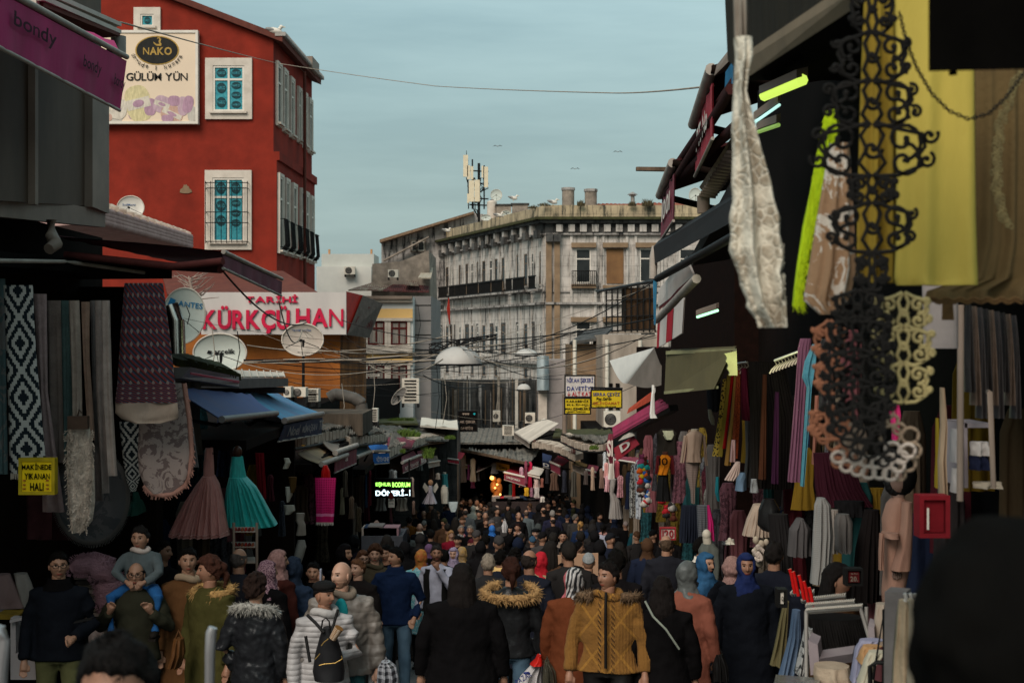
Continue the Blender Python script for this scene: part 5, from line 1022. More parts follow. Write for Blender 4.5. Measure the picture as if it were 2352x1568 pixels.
for i in range(500):
 t=rr_.random();v=lerp(985,1218,t);ul,ur=lerp(155,166,t**2),lerp(212,196,t**3);u=rr_.choice([rr_.uniform(ul,ur),ul,ur]);p=W(u,v,11.84);mb.tube([p,p+Vector((rr_.uniform(-.03,.03),-.03,rr_.uniform(-.05,.01)))],.0035,3)
mb.build('fluff',MATS['cloth_fluffy'],r)
def dress(label,rows,D,m,trim=None,head=None,seed=0,name='dress',group='girls party dresses hung on the left',folds=9):
 r=thing(name,label,'dress',W((rows[-1][1]+rows[-1][2])/2,rows[-1][0],D),group);k=3 if len(rows)>4 else 2
 mb=MB();garment(mb,rows[:k],D,.10,1,.005,nz=6,fall=False);mb.build('bodice',m,r);mb=MB();garment(mb,rows[k-1:],D,.30,folds,.05,nz=14,cols=60,seed=seed,wob=1.5);mb.build('skirt',m,r)
 if trim:
  for f in(.72,.92):
   a,b=rows[-2],rows[-1];v,ul,ur=[lerp(a[j],b[j],f)for j in range(3)];mb=MB();garment(mb,[(v-3,ul,ur),(v+3,ul-1,ur+1)],D,.315,folds,.05,nz=2,cols=60,seed=seed,fall=False);mb.build('ribbon',trim,r)
 if head:mb=MB();mb.ell(W(head[0],head[1],D),(.055,.06,.075));mb.tube([W(head[0],head[1],D),W(head[0],head[1]+22,D)],.035,8);mb.build('bust',mat('bust_brown',(.07,.03,.02),None,.35),r)
 return r
dress('dusty pink tulle party dress with satin ribbons near the hem',[(1028,472,489),(1060,468,491),(1092,467,492),(1112,452,502),(1150,427,512),(1195,404,520),(1228,389,526)],16,mat('cloth_pink_tulle',(.60,.29,.28),(.40,.18,.18),.6,12,.3,30,stretch=(6,6,.3),spec=.3),mat('satin_pink',(.68,.42,.42),(.3,.15,.15),.3,30,0,stretch=(3,3,.1)),(479,1042))
dress('turquoise sequinned party dress beside the pink one',[(1048,532,558),(1075,528,562),(1095,527,566),(1118,521,588),(1150,518,606),(1185,516,624),(1206,515,636)],16.3,mat('cloth_turq',(.02,.50,.50),(.012,.27,.28),.5,10,.3,40,stretch=(5,5,.4),spec=.5),None,(545,1038),2)
dress('small dark green dress in shadow behind the fringe',[(1130,306,316),(1150,304,322),(1178,300,326)],15,C('dk_green',(.02,.07,.06)),folds=3)
hang('curtain_cloth','dark red cloth hanging behind the turquoise dress','cloth',[(1040,586,606),(1100,590,610),(1145,594,612)],17,C('deep_red',(.16,.008,.015)),.03)
r=hang('scarf','bright pink checkered scarf with white fringe below the brown awning','scarf',[(1097,723,772),(1130,724,770),(1170,726,768),(1200,726,766)],21.2,p_kef,.02,2,.03);fringe(r,726,766,1200,21.15,.05,m_frame,24)
hang('scarf','glossy red cloth bunched above the pink checkered scarf','scarf',[(1068,742,752),(1082,738,758),(1099,737,760)],21.5,mat('cloth_gloss_red',(.42,.01,.01),None,.3),.06,2,.03)
for i,(rows,lb_,c)in enumerate([([(1178,680,700),(1195,679,698),(1205,684,702),(1228,680,703)],'patterned grey stocking display leg, upper one',(.34,.30,.28)),([(1240,684,700),(1255,680,704),(1275,676,698),(1292,678,692)],'plain grey stocking display leg with foot, lower one',(.32,.32,.32)),([(1052,652,664),(1062,654,668),(1075,650,662)],'white slippers tied together, top of the string',(.5,.48,.44)),([(1118,655,670),(1135,656,672),(1152,660,664)],'white shoes on the string, middle',(.55,.53,.5)),([(1160,652,676),(1172,654,678),(1180,655,668)],'white shoes on the string, lowest',(.45,.43,.4)),([(1095,662,682),(1120,666,680),(1130,668,676)],'brown bag hanging beside the white shoes',(.10,.055,.02))]):
 hang('stocking_leg' if i<2 else('shoes' if i<5 else 'handbag'),lb_,'display leg' if i<2 else('shoes' if i<5 else 'bag'),rows,17.5,C('leg%d'%i,c),.07,1,.01)
r=thing('shelf_rack','dark metal shelf rack with small red goods below the turquoise dress','shelf',W(563,1320,14.5));mb=MB()
for u in(537,590):mb.tube([W(u,1360,14.5),W(u,1200,14.5)],.015,5)
for v in(1221,1256,1292):mb.slab([W(536,v+1.5,14.5),W(592,v+1.5,14.5),W(592,v,14.5),W(536,v,14.5)],Vector((-.1,.4,0)))
mb.build('frame',m_fascia,r)
for i in range(12):mb=MB();u=541+(i%6)*8;v=1218+(i//6)*35;mb.ell(W(u,v,14.6),(.016,.05,.035));mb.build('shoe',mat('shoe_red%d'%(i%3),[(.25,.02,.015),(.10,.01,.01),(.2,.06,.03)][i%3]),None,'small red shoe on the %s board of the dark metal shelf'%['top','middle'][i//6],'shoe','red shoes on the metal shelf')
def slabpx(mb,q,n=(0,.3,0),mi=0):return mb.slab([W(*p)for p in q],Vector(n),mi)
m_lilac=mat('lilac_board',(.30,.28,.32),(.22,.2,.24),.7,2)
r=thing('stall_table','pale lilac stall with a framed front at the lower left corner','stall',W(40,1560,12));mb=MB();slabpx(mb,[(-60,1408,12.4),(66,1410,12.6),(66,1392,12.6),(-60,1391,12.4)],(0,.9,0));mb.build('table_top',m_lilac,r)
mb=MB()
for q in([(24,1560,12),(36,1560,12),(36,1418,12),(24,1418,12)],[(66,1500,12),(84,1515,12),(84,1440,12),(66,1430,12)],[(24,1560,11.97),(108,1560,11.97),(100,1505,11.97),(36,1500,11.97)],[(22,1430,11.95),(66,1420,11.95),(62,1414,11.95),(22,1423,11.95)]):slabpx(mb,q,(0,.1,0))
mb.build('frame',mat('stall_white',(.42,.42,.46),(.32,.32,.36),.5,2),r);mb=MB();slabpx(mb,[(36,1505,12.1),(66,1500,12.1),(66,1425,12.1),(36,1430,12.1)],(0,.05,0));mb.build('picture_panel',uvmat('pattern_smoky',pat_flor((.22,.19,.18),(.10,.09,.09),5)),r)
hang('rug_roll','mauve rug draped over the lilac stall','rug',[(1318,-10,22),(1345,-8,36),(1375,-6,55),(1393,-10,64)],12.6,C('mauve_roll',(.24,.17,.18)),.12,1,.03);hang('rug_roll','pale grey rug draped over the stall beside the mauve one','rug',[(1316,32,62),(1340,38,72),(1375,50,82),(1395,64,78)],12.65,C('grey_roll',(.28,.27,.27)),.1,1,.03)
mb=MB();slabpx(mb,[(-10,1422,12.3),(38,1422,12.3),(42,1412,12.3),(-10,1410,12.3)],(0,.3,0));mb.build('box',mat('mustard_box',(.28,.19,.03)),None,'flat mustard-yellow box under the lilac table top','box')
r=thing('rug_pile','tall pile of dark folded rugs and throws','pile',W(205,1500,13));ru_=random.Random(6)
for i in range(17):
 v=1316+i*10.5;u0=168+i*2.6;u1=u0+52-i*.6;y=13.1;mb=MB();pts=[W(u0,v+4,y),W(u0-2,v,y),W(u0+3,v-4,y),W(u1,v-3,y),W(u1+4,v+1,y),W(u1,v+5,y)];mb.prism(pts[::-1],(0,.5,0));mb.build('folded_rug',C('fold%d'%(i%5),[(.10,.085,.08),(.20,.18,.17),(.05,.045,.045),(.14,.12,.10),(.26,.23,.22)][i%5]),r)
mb=MB();path=[W(165,1306,13),W(185,1296,13),W(215,1293,13),W(240,1304,13),W(252,1335,13),W(254,1380,13),W(246,1412,13)];fl=[];
for i,p in enumerate(path):w2=[.06,.1,.12,.15,.17,.15,.06][i];fl.append([p+Vector((w2*math.cos(a),.3*math.sin(a),w2*.6*math.sin(a)*0+(w2*.35*math.cos(a)if i<3 else 0)))for a in[k*math.pi/8 for k in range(16)]])
mb.tube(path,[.05,.09,.11,.14,.15,.13,.05],12);m_fluffp=mat('cloth_pink_fluff',(.52,.31,.40),(.34,.20,.27),1,12,1,60,spec=.1,bd=.04);r=mb.build('rug',m_fluffp,None,'fluffy dusty pink rug arching over the folded pile','rug')
mb=MB()
for i in range(900):
 t=rr_.random()*5.99;k=int(t);p=lerp(path[k],path[k+1],t-k);a=rr_.uniform(0,6.28);R2=lerp([.05,.09,.11,.14,.15,.13,.05][k],[.05,.09,.11,.14,.15,.13,.05][k+1],t-k)*.95;d_=Vector((math.cos(a),-abs(math.sin(a))*.8,math.sin(a)));mb.tube([p+d_*R2,p+d_*(R2+.022)+Vector((rr_.uniform(-.01,.01),0,0))],.003,3)
mb.build('fluff',m_fluffp,r)
hang('rug','white and mauve throw hanging below the folded pile','rug',[(1445,200,240),(1480,204,236),(1520,204,222)],13,C('white_throw',(.42,.36,.36)),.05,2,.03)
m_chrome=mat('brushed_steel',(.34,.36,.40),(.22,.23,.26),.35,5,0,metal=.7)
mb=MB();mb.tube([W(482,1700,4),W(481,1600,4),W(482,1500,4),W(485,1452,4),W(489,1440,4)],[.012,.014,.015,.016,.013],14);mb.build('steel_post',m_chrome,None,'blurred steel post with rounded top close to the camera','post')
mb=MB();mb.tube([W(-14,1440,4.2),W(0,1445,4.2),W(6,1470,4.2),W(3,1540,4.2),W(0,1650,4.2)],[.014,.02,.022,.02,.015],14);mb.build('steel_post',m_chrome,None,'curved steel rail cut by the lower left corner','post')
GA=[(1034,1050,1052,1112,50,(.20,.01,.02),'dark red dress'),(1053,1072,1040,1107,50,(.24,.21,.20),'grey-beige long coat'),(1073,1080,1066,1101,50,(.40,.10,.25),'pink top'),(1079,1094,1052,1105,49.5,(.42,.38,.31),'cream coat'),(1080,1092,1104,1120,49.8,(.35,.10,.26),'magenta hem'),(1096,1103,1070,1104,50,(.2,.18,.18),'grey slim dress'),(1104,1116,1070,1100,50.4,(.05,.05,.055),'black jacket'),(1127,1145,1062,1087,49,(.16,.16,.17),'grey checked shirt'),(1168,1178,1110,1140,49,(.06,.12,.10),'green striped cloth'),(1176,1184,1106,1142,48.7,(.40,.02,.02),'bright red garment'),(1192,1204,1072,1118,46.5,(.42,.24,.28),'pale pink pyjama'),(1204,1212,1058,1110,46,(.20,.06,.10),'wine dress'),(1212,1224,1060,1118,46.2,(.38,.02,.07),'crimson gown'),(1225,1241,1096,1120,45.5,(.50,.36,.36),'pale blouse'),(1203,1216,1119,1138,46,(.55,.28,.03),'orange-yellow shirt'),(1216,1226,1118,1140,46.2,(.40,.20,.26),'rose top'),(1226,1240,1119,1142,45.4,(.34,.33,.34),'grey-white dress'),(1241,1250,1098,1118,45,(.28,.12,.10),'brick coloured top'),(1262,1284,1085,1125,43,(.07,.045,.035),'dark brown coat'),(1252,1262,1076,1110,44,(.02,.02,.025),'black dress'),(1290,1302,1080,1130,42,(.03,.03,.04),'black trousers'),(1310,1326,1082,1140,40,(.05,.05,.045),'dark olive coat'),(1356,1366,1072,1125,37,(.30,.24,.20),'beige belt bundle'),(1376,1388,1075,1120,35,(.15,.10,.09),'brown jacket'),(1340,1352,1080,1112,38,(.07,.06,.06),'dark bag strap'),(1384,1394,1038,1080,31,(.48,.48,.56),'white and blue dotted blouse'),(1386,1400,1062,1096,30.5,(.42,.24,.25),'dusty pink jumper'),(1388,1402,1092,1128,30.4,(.40,.25,.30),'pink pyjama top'),(1396,1412,1046,1100,30,(.55,.52,.52),'white knitted top'),(1410,1424,1058,1096,30.2,(.35,.08,.12),'raspberry top'),(1416,1434,1092,1141,29.5,(.36,.17,.18),'pink paisley pyjama'),(955,972,1050,1080,42,(.10,.11,.11),'grey shirt on a hanger'),(985,1000,1056,1100,44,(.12,.08,.07),'brown cloth'),(940,952,1096,1140,36,(.34,.28,.25),'pale brown shawl'),(892,906,1078,1100,33.5,(.15,.15,.16),'grey bag'),(903,912,1080,1103,33.3,(.4,.38,.36),'white bag'),(860,888,1140,1172,33.4,(.14,.14,.14),'grey checkered jumper'),(908,938,1142,1172,33.4,(.22,.20,.18),'argyle jumper'),(946,954,1150,1180,34,(.20,.14,.12),'brown towel'),(838,844,1080,1165,31,(.02,.05,.10),'long blue strip of cloth'),(846,853,1080,1160,31,(.12,.012,.02),'long dark red strip of cloth'),(786,800,1080,1140,25,(.10,.085,.07),'leather bags'),(780,792,1120,1180,25,(.30,.27,.20),'pale leopard scarf'),(800,815,1140,1190,25,(.12,.09,.07),'brown scarf'),(858,872,1195,1235,26,(.22,.17,.16),'grey-pink shirt'),(816,832,1165,1220,26,(.07,.05,.03),'olive coat'),(1000,1012,1086,1100,42,(.3,.28,.26),'pale hat'),(742,764,1160,1200,22.4,(.02,.02,.03),'black hanging coats'),(612,630,1090,1150,18,(.06,.012,.02),'wine coat'),(580,600,1150,1230,18,(.05,.05,.05),'black coat'),(640,656,1150,1230,18.5,(.03,.03,.04),'navy coat'),(1240,1252,1140,1152,44,(.5,.48,.44),'folded white cloths'),(1306,1312,1100,1150,41,(.02,.02,.02),'long black dress')]
g='clothes displayed along the street'
rr_=random.Random(51);CN=[((.05,.045,.05),'charcoal'),((.10,.02,.03),'wine'),((.02,.03,.07),'navy'),((.16,.12,.09),'beige'),((.12,.12,.125),'grey'),((.20,.08,.10),'rose'),((.07,.05,.03),'brown'),((.02,.08,.09),'petrol'),((.26,.23,.20),'cream'),((.20,.13,.02),'mustard')]
FU=set()
for side,n_ in((1,88),(-1,66)):
 for i in range(n_):
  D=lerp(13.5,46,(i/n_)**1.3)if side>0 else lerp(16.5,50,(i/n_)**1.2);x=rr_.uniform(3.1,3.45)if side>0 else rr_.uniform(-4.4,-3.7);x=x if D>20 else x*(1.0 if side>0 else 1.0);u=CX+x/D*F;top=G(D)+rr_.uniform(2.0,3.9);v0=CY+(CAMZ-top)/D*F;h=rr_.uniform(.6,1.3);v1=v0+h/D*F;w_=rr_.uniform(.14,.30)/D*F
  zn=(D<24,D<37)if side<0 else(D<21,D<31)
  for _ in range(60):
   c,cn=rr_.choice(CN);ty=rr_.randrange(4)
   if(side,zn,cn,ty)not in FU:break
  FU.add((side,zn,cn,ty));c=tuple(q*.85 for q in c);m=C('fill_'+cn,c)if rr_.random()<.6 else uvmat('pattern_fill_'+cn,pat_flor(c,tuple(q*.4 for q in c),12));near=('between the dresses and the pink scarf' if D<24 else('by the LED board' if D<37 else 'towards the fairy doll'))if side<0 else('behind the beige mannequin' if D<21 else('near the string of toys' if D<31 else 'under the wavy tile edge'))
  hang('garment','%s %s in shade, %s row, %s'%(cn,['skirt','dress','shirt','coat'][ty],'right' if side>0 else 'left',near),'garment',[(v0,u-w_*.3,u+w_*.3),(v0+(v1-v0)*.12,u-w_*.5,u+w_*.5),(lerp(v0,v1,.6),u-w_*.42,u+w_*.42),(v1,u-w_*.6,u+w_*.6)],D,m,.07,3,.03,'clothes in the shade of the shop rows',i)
for i,(u0,u1,v0,v1,D,c,lb_)in enumerate(GA):
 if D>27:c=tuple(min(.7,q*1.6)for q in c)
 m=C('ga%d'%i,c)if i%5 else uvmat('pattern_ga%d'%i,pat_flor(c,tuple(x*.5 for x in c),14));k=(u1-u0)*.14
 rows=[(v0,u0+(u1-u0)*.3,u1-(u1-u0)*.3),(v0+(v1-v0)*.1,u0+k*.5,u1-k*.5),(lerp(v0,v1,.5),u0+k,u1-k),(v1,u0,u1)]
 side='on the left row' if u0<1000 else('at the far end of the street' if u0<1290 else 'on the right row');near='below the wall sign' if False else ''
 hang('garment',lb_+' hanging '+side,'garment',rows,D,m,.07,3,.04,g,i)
def Z8(x):return 1435.5+.3296*x
def Y8(y):return 717.8+.3296*y
HG=[('long light grey dress below a white top on the right row',[(1100,1402,1416),(1130,1400,1410),(1150,1402,1424),(1190,1398,1431)],29.8,C('lt_grey_dress',(.30,.30,.31)),.12,5),('white leopard print trousers on the right row',[(1066,1450,1462),(1110,1446,1462),(1188,1446,1458)],28.5,uvmat('pattern_leo_white',pat_spots((.40,.38,.34),(.06,.05,.05),26)),.08,2),('white pyjama with grey dots',[(1056,1462,1474),(1072,1456,1480),(1110,1460,1478),(1190,1460,1474)],28,uvmat('pattern_dots',pat_spots((.52,.52,.54),(.10,.10,.12),14,.35)),.08,2),('yellow leopard print dress, first on the slanted rack',[(870,1660,1672),(960,1650,1664),(1047,1636,1654)],17.2,uvmat('pattern_leo_yellow',pat_spots((.40,.26,.04),(.03,.02,.01),34,.42)),.05,1),('olive gold dress behind the leopard one',[(860,1670,1680),(960,1660,1670),(1048,1650,1662)],17,C('olive_gold',(.22,.17,.03)),.05,1),('bright red dress on the slanted rack',[(855,1680,1688),(950,1670,1676),(1030,1660,1668)],16.9,C('rack_red',(.34,.01,.012)),.05,1),('mustard tan dress on the slanted rack',[(860,1686,1694),(960,1678,1688),(1068,1664,1678)],16.8,C('mustard_tan',(.30,.17,.05)),.05,2),('rust red sequinned dress on the slanted rack',[(850,1692,1702),(950,1686,1700),(1052,1680,1694)],16.6,uvmat('pattern_rust_seq',pat_spots((.28,.05,.015),(.10,.015,.008),60,.4)),.05,2),('burgundy dress at the end of the slanted rack',[(845,1702,1716),(930,1702,1722),(965,1706,1728)],16.4,C('rack_burg',(.09,.012,.03)),.06,2),('dark jacket with pale tag above the rack',[(862,1620,1640),(880,1622,1655),(935,1625,1655),(945,1628,1650)],18,C('dk_jacket',(.02,.022,.03)),.12,2),('grey glove dangling from the dark jacket',[(940,1626,1634),(960,1628,1640),(975,1634,1642)],17.9,C('glove',(.3,.3,.26)),.04,2),('long mauve dress with sleeves on the right row',[(777,1838,1864),(800,1832,1862),(900,1826,1852),(1000,1818,1846),(1106,1809,1840)],13.5,C('mauve_dress',(.18,.085,.15)),.06,4),('sky blue sequinned top with a long sash, next to the mauve dress',[(790,1866,1876),(830,1848,1874),(866,1842,1868),(890,1853,1862),(1000,1846,1854),(1116,1839,1845)],13,mat('cloth_sky',(.05,.20,.30),(.08,.28,.38),.5,30,.4,60),.04,2),('thin salmon dress right of the blue sash',[(908,1872,1881),(980,1869,1876),(1066,1865,1870)],12.8,C('salmon_dress',(.32,.14,.11)),.04,1),('black sequinned trousers between the maroon ones',[(910,1900,1906),(1060,1893,1901),(1150,1892,1900)],12.4,mat('cloth_sequin',(.03,.03,.04),(.16,.16,.2),.3,60,.4),.04,1),('dark maroon pleated skirts above the grey coat',[(1040,1868,1950),(1120,1872,1980),(1162,1880,2005)],11.8,C('maroon_skirt',(.045,.012,.022)),.12,12),('black short skirt under the maroon pleats',[(1150,1915,1985),(1185,1920,1985)],11.4,C('black_skirt',(.012,.012,.014)),.1,4),('light grey tweed coat on the right row',[(1143,1877,1895),(1160,1870,1908),(1230,1866,1912),(1300,1864,1906),(1338,1861,1900)],10.6,uvmat('pattern_tweed',pat_plaid((.30,.28,.26),(.24,.22,.20),40)),.10,4),('grey denim jacket next to the tweed coat',[(1180,1920,1950),(1200,1916,1960),(1262,1918,1958),(1268,1925,1950)],11,C('grey_denim',(.13,.13,.135)),.09,3),('pale shirt sleeves behind the grey denim jacket',[(1170,1905,1925),(1220,1908,1926),(1270,1908,1922)],11.1,C('pale_shirt',(.30,.28,.27)),.05,2),('mustard lace cloth in the shop depth',[(1120,1998,2030),(1160,2002,2028),(1185,2000,2025)],12,C('mustard_lace',(.20,.13,.02)),.04,3),('long black dress with small buttons',[(1170,1985,2020),(1260,1965,2025),(1380,1955,2020)],11.2,C('black_dress',(.014,.012,.013)),.1,5),('cream tulle skirt on the right stall',[(1158,1730,1765),(1190,1715,1800),(1228,1704,1812)],15,C('tulle',(.34,.29,.26)),.2,12),('glossy black handbag in front of the tulle skirt',[(1145,1752,1778),(1170,1742,1792),(1205,1740,1788),(1218,1752,1780)],14.4,mat('cloth_gloss_black',(.012,.013,.015),None,.25),.12,1),('blue patterned handbag on the right stall',[(1085,1700,1712),(1100,1692,1715),(1126,1688,1716)],15.5,uvmat('pattern_bag_blue',pat_plaid((.14,.20,.28),(.05,.08,.12),16)),.08,1),('white frilly skirt behind the blue handbag',[(1060,1690,1700),(1090,1670,1700),(1102,1664,1692)],15.8,C('frilly',(.46,.38,.38)),.08,5),('striped small bag, dark and silver',[(1100,1725,1738),(1130,1722,1742)],15.2,uvmat('pattern_stripe_bag',pat_plaid((.02,.02,.02),(.35,.35,.36),9)),.05,1),('magenta trousers behind the mannequin head',[(1160,1624,1630),(1200,1626,1640),(1240,1626,1642)],17,C('magenta_trs',(.38,.02,.14)),.05,2),('turquoise dress behind the rack',[(1095,1644,1652),(1130,1642,1652),(1150,1648,1654)],17.5,C('turq2',(.02,.20,.27)),.04,2),('navy trousers hanging in a row',[(1160,1565,1612),(1220,1560,1614),(1245,1560,1612)],20,C('navy_row',(.015,.02,.035)),.1,9),('grey plaid coat behind the white mannequin head',[(1160,1600,1630),(1240,1604,1632)],18.5,uvmat('pattern_gplaid',pat_plaid((.06,.06,.065),(.14,.14,.15),10)),.08,3),('row of long black dresses behind the mauve dress',[(830,1720,1800),(960,1722,1830),(1120,1725,1822)],15.5,C('black_row',(.013,.012,.012)),.15,14),('dark brown long dress among the black ones',[(860,1752,1762),(1100,1742,1760)],15.2,C('brown_long',(.06,.025,.015)),.05,2),('dark violet long dress among the black ones',[(900,1780,1790),(1110,1772,1788)],15.1,C('violet_long',(.045,.015,.045)),.05,2),('pale pink blouse cut by the black ones',[(1010,1680,1690),(1060,1676,1690)],15.9,C('pale_pink2',(.40,.28,.30)),.05,2),('black trousers at the end of the right row',[(1180,1765,1810),(1260,1768,1820),(1380,1770,1825)],13.5,C('black_trs',(.016,.016,.018)),.12,6),('grey hooded cloak on a white hanger',[(1190,1830,1845),(1215,1812,1862),(1275,1808,1862)],12,C('grey_cloak',(.09,.09,.10)),.12,4),('long olive trousers hanging on the front rack',[(1380,1800,1812),(1450,1785,1808),(1525,1768,1806)],8.6,C('olive_trs',(.12,.11,.06)),.06,3),('blue denim overalls on the front rack',[(1400,1820,1838),(1460,1812,1838),(1548,1788,1826)],8.4,C('denim_ov',(.05,.09,.17),c2=(.10,.15,.24)),.06,3),('white dress with black flower print on the front rack',[(1442,1848,1866),(1490,1838,1862),(1545,1826,1856)],8.2,uvmat('pattern_flower_bw',pat_flor((.34,.32,.30),(.03,.03,.03),12)),.06,4),('row of black blouses on the front rack',[(1415,1850,1980),(1450,1852,1986),(1500,1860,1990)],8.5,C('black_blouses',(.012,.012,.013)),.2,22)]
for i,(lb_,rows,D,m,t,folds)in enumerate(HG):hang('garment',lb_,'garment',rows,D,m,t,folds,.03,g,i,cols=max(14,folds*5))
rr_=random.Random(63)
for i in range(20):
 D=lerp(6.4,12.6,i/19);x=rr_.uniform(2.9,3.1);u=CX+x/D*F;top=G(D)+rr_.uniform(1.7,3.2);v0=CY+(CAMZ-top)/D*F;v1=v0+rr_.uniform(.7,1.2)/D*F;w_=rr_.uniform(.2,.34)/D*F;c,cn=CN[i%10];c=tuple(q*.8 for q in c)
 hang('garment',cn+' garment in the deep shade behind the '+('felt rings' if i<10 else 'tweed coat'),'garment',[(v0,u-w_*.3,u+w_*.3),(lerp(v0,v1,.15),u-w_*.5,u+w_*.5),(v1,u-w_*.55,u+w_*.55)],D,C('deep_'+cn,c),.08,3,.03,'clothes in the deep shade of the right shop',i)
m_hang=mat('hanger_pale',(.50,.46,.40),None,.4)
for nm,a,b,n,D0,D1,lb_ in[('clothes_rail',(1780,828),(1838,806),9,14,13.6,'slim rail with pale curved hangers beside the mauve dress'),('clothes_rail',(1688,836),(1716,832),5,17,16.4,'short rail over the slanted dresses')]:
 r=thing(nm,lb_,'rail',W(a[0],a[1],D0));mb=MB();mb.tube([W(*a,D0),W(*b,D1)],.015,6);mb.build('rail',m_alu,r)
 for i in range(n):t=i/(n-1);p=lerp(W(*a,D0),W(*b,D1),t);mb=MB();mb.tube([p,p+Vector((.02,0,-.04)),p+Vector((-.03,0,-.09)),p+Vector((-.05,0,-.13))],.009,5);mb.build('hanger',m_hang,None,'pale curved hanger on the '+('rail beside the mauve dress' if n>5 else 'short rail over the slanted dresses'),'hanger','pale hangers on the right row')
r=thing('clothes_rack','wide steel rack holding three rows of hangers at lower right','clothes rack',W(1900,1560,8));mb=MB()
for(a,b)in[((1815,1362,8.9),(1870,1359,8.9)),((1840,1379,8.6),(1942,1368,8.6)),((1850,1391,8.3),(1962,1382,8.3)),((1850,1403,8.0),(1980,1393,8.0)),((1975,1390,8),(1998,1470,8)),((1852,1403,8),(1852,1600,8)),((1990,1393,8.6),(1992,1600,8.6))]:mb.tube([W(*a),W(*b)],.012,6)
mb.build('frame',m_alu,r)
k=0
for(a,b,n)in[((1815,1362,8.9),(1870,1359,8.9),10),((1840,1379,8.6),(1942,1368,8.6),20),((1850,1391,8.3),(1962,1382,8.3),26),((1850,1403,8.0),(1980,1393,8.0),34)]:
 for i in range(n):
  p=lerp(W(*a),W(*b),(i+.5)/n);mb=MB();mb.tube([p+Vector((-.008,-.03,.012)),p+Vector((.004,-.01,.02)),p+Vector((.008,.02,-.02))],.0045,4);mb.build('hanger_hook',m_frame,None,'shiny hanger hook in the %s row of the steel rack'%('rearmost' if n==10 else 'second' if n==20 else 'third' if n==26 else 'front'),'hanger','hanger hooks on the steel rack')
for i in range(5):
 u,v=[(1818,1320),(1826,1326),(1839,1334),(1850,1348),(1862,1362)][i];mb=MB();mb.tube([W(u-4,v-14,8.7-i*.1),W(u,v,8.7-i*.1),W(u+4,v+22,8.7-i*.1),W(u+8,v+42,8.7-i*.1)],.012,5);mb.build('tag_strap',mat('strap_red',(.55,.01,.01),None,.4),None,['highest','second','middle','fourth','lowest'][i]+' red hanging strap at the left end of the rack','strap','red straps at the rack')
sign('price_sign','small dark red price card reading 20 beside the seated woman',8.8,1949,1312,1974,1337,mat('card_red',(.10,.01,.012)),[('20.',1952,1322,1970,1334,0),('TEK FİYAT',1953,1314,1970,1318,0)],mats=[m_fascia])
sign('price_tag','white paper price tag dangling at the rack',8.1,1793,1360,1800,1386,m_frame,[('Q',1794,1368,1799,1380,0)])
sign('shop_sign','blurred red lightbox sign behind the dark head',5.5,2122,1149,2168,1222,mat('sign_deep_red',(.15,.006,.012)),[('I',2127,1165,2132,1215,0)],mats=[m_frame],frame=mat('sign_deep_red2',(.19,.01,.018)))
m_mann=mat('mannequin_white',(.52,.52,.48),None,.4,3,0);m_mann2=mat('mannequin_cream',(.42,.38,.32),None,.5,3,0)
def mannequin(label,parts,D,neck=None,head=None,hm=None):
 u=sum(p[2][0][1]for p in parts)/len(parts);r=thing('mannequin',label,'mannequin',W(u,parts[-1][2][-1][0],D),'display mannequins')
 for nm,m,rows,t in parts:mb=MB();garment(mb,rows,D,t,2,.012,nz=12,cols=24);mb.build(nm,m,r)
 if neck:mb=MB();mb.tube([W(neck[0],neck[1]+8,D),W(neck[0],neck[1],D)],.05,10);mb.build('neck',hm or m_mann,r)
 if head:mb=MB();mb.ell(W(head[0],head[1],D),(head[2]/F*D,head[2]/F*D*1.1,head[3]/F*D));mb.tube([W(head[0],head[1],D),W(head[0]+2,head[1]+head[3]*1.6,D)],.05,10);mb.build('head',hm or m_mann,r)
 return r
m10=C('orange_shirt',(.60,.20,.015));mm_=C('maroon_sleeve',(.10,.015,.02))
r=mannequin('child mannequin in an orange shirt lettered 10',[('shirt',m10,[(1044,1520,1534),(1052,1513,1542),(1070,1515,1539),(1089,1509,1533)],.12),('sleeve',mm_,[(1046,1508,1518),(1065,1506,1514),(1088,1504,1511)],.06),('sleeve',mm_,[(1046,1534,1546),(1065,1538,1549),(1088,1541,1550)],.06),('trousers',m_black,[(1089,1512,1535),(1110,1510,1536),(1150,1506,1541)],.12)],24,(1528,1037),hm=mat('neck_brown',(.10,.04,.025)))
mb=MB();wtext(mb,'10',1514,1051,1534,1068,23.85,0,0,.01);mb.build('lettering',m_dark,r)
mannequin('headless mannequin in a white-collared black blouse above the orange shirt',[('blouse',C('blk_blouse',(.03,.028,.025)),[(985,1518,1546),(996,1508,1556),(1020,1510,1554),(1044,1506,1556)],.14),('collar',C('white_collar',(.50,.56,.42)),[(988,1517,1548),(998,1516,1550),(1008,1524,1544)],.17)],24.5,(1531,985))
mannequin('mannequin seen from behind in a beige top and checked trousers',[('top',C('beige_top',(.36,.28,.235)),[(990,1586,1606),(998,1576,1616),(1030,1577,1611),(1045,1576,1610),(1060,1574,1613)],.13),('sleeve',MATS['cloth_beige_top'],[(1000,1570,1580),(1030,1566,1576),(1062,1562,1571)],.06),('sleeve',MATS['cloth_beige_top'],[(1000,1612,1620),(1030,1616,1622),(1068,1619,1625)],.06),('trousers',uvmat('pattern_tan_check',pat_plaid((.26,.19,.16),(.19,.13,.11),14)),[(1060,1573,1608),(1090,1577,1603),(1120,1584,1597),(1128,1586,1596),(1155,1588,1595)],.10)],19,(1596,985),hm=m_mann2)
r=thing('mannequin','mannequin in a long dusty pink belted coat at the right','mannequin',W(2055,1420,9),'display mannequins');mpk=mat('cloth_pink_coat',(.34,.21,.17),(.27,.16,.13),.95,5,.4,50,stretch=(1,1,.3))
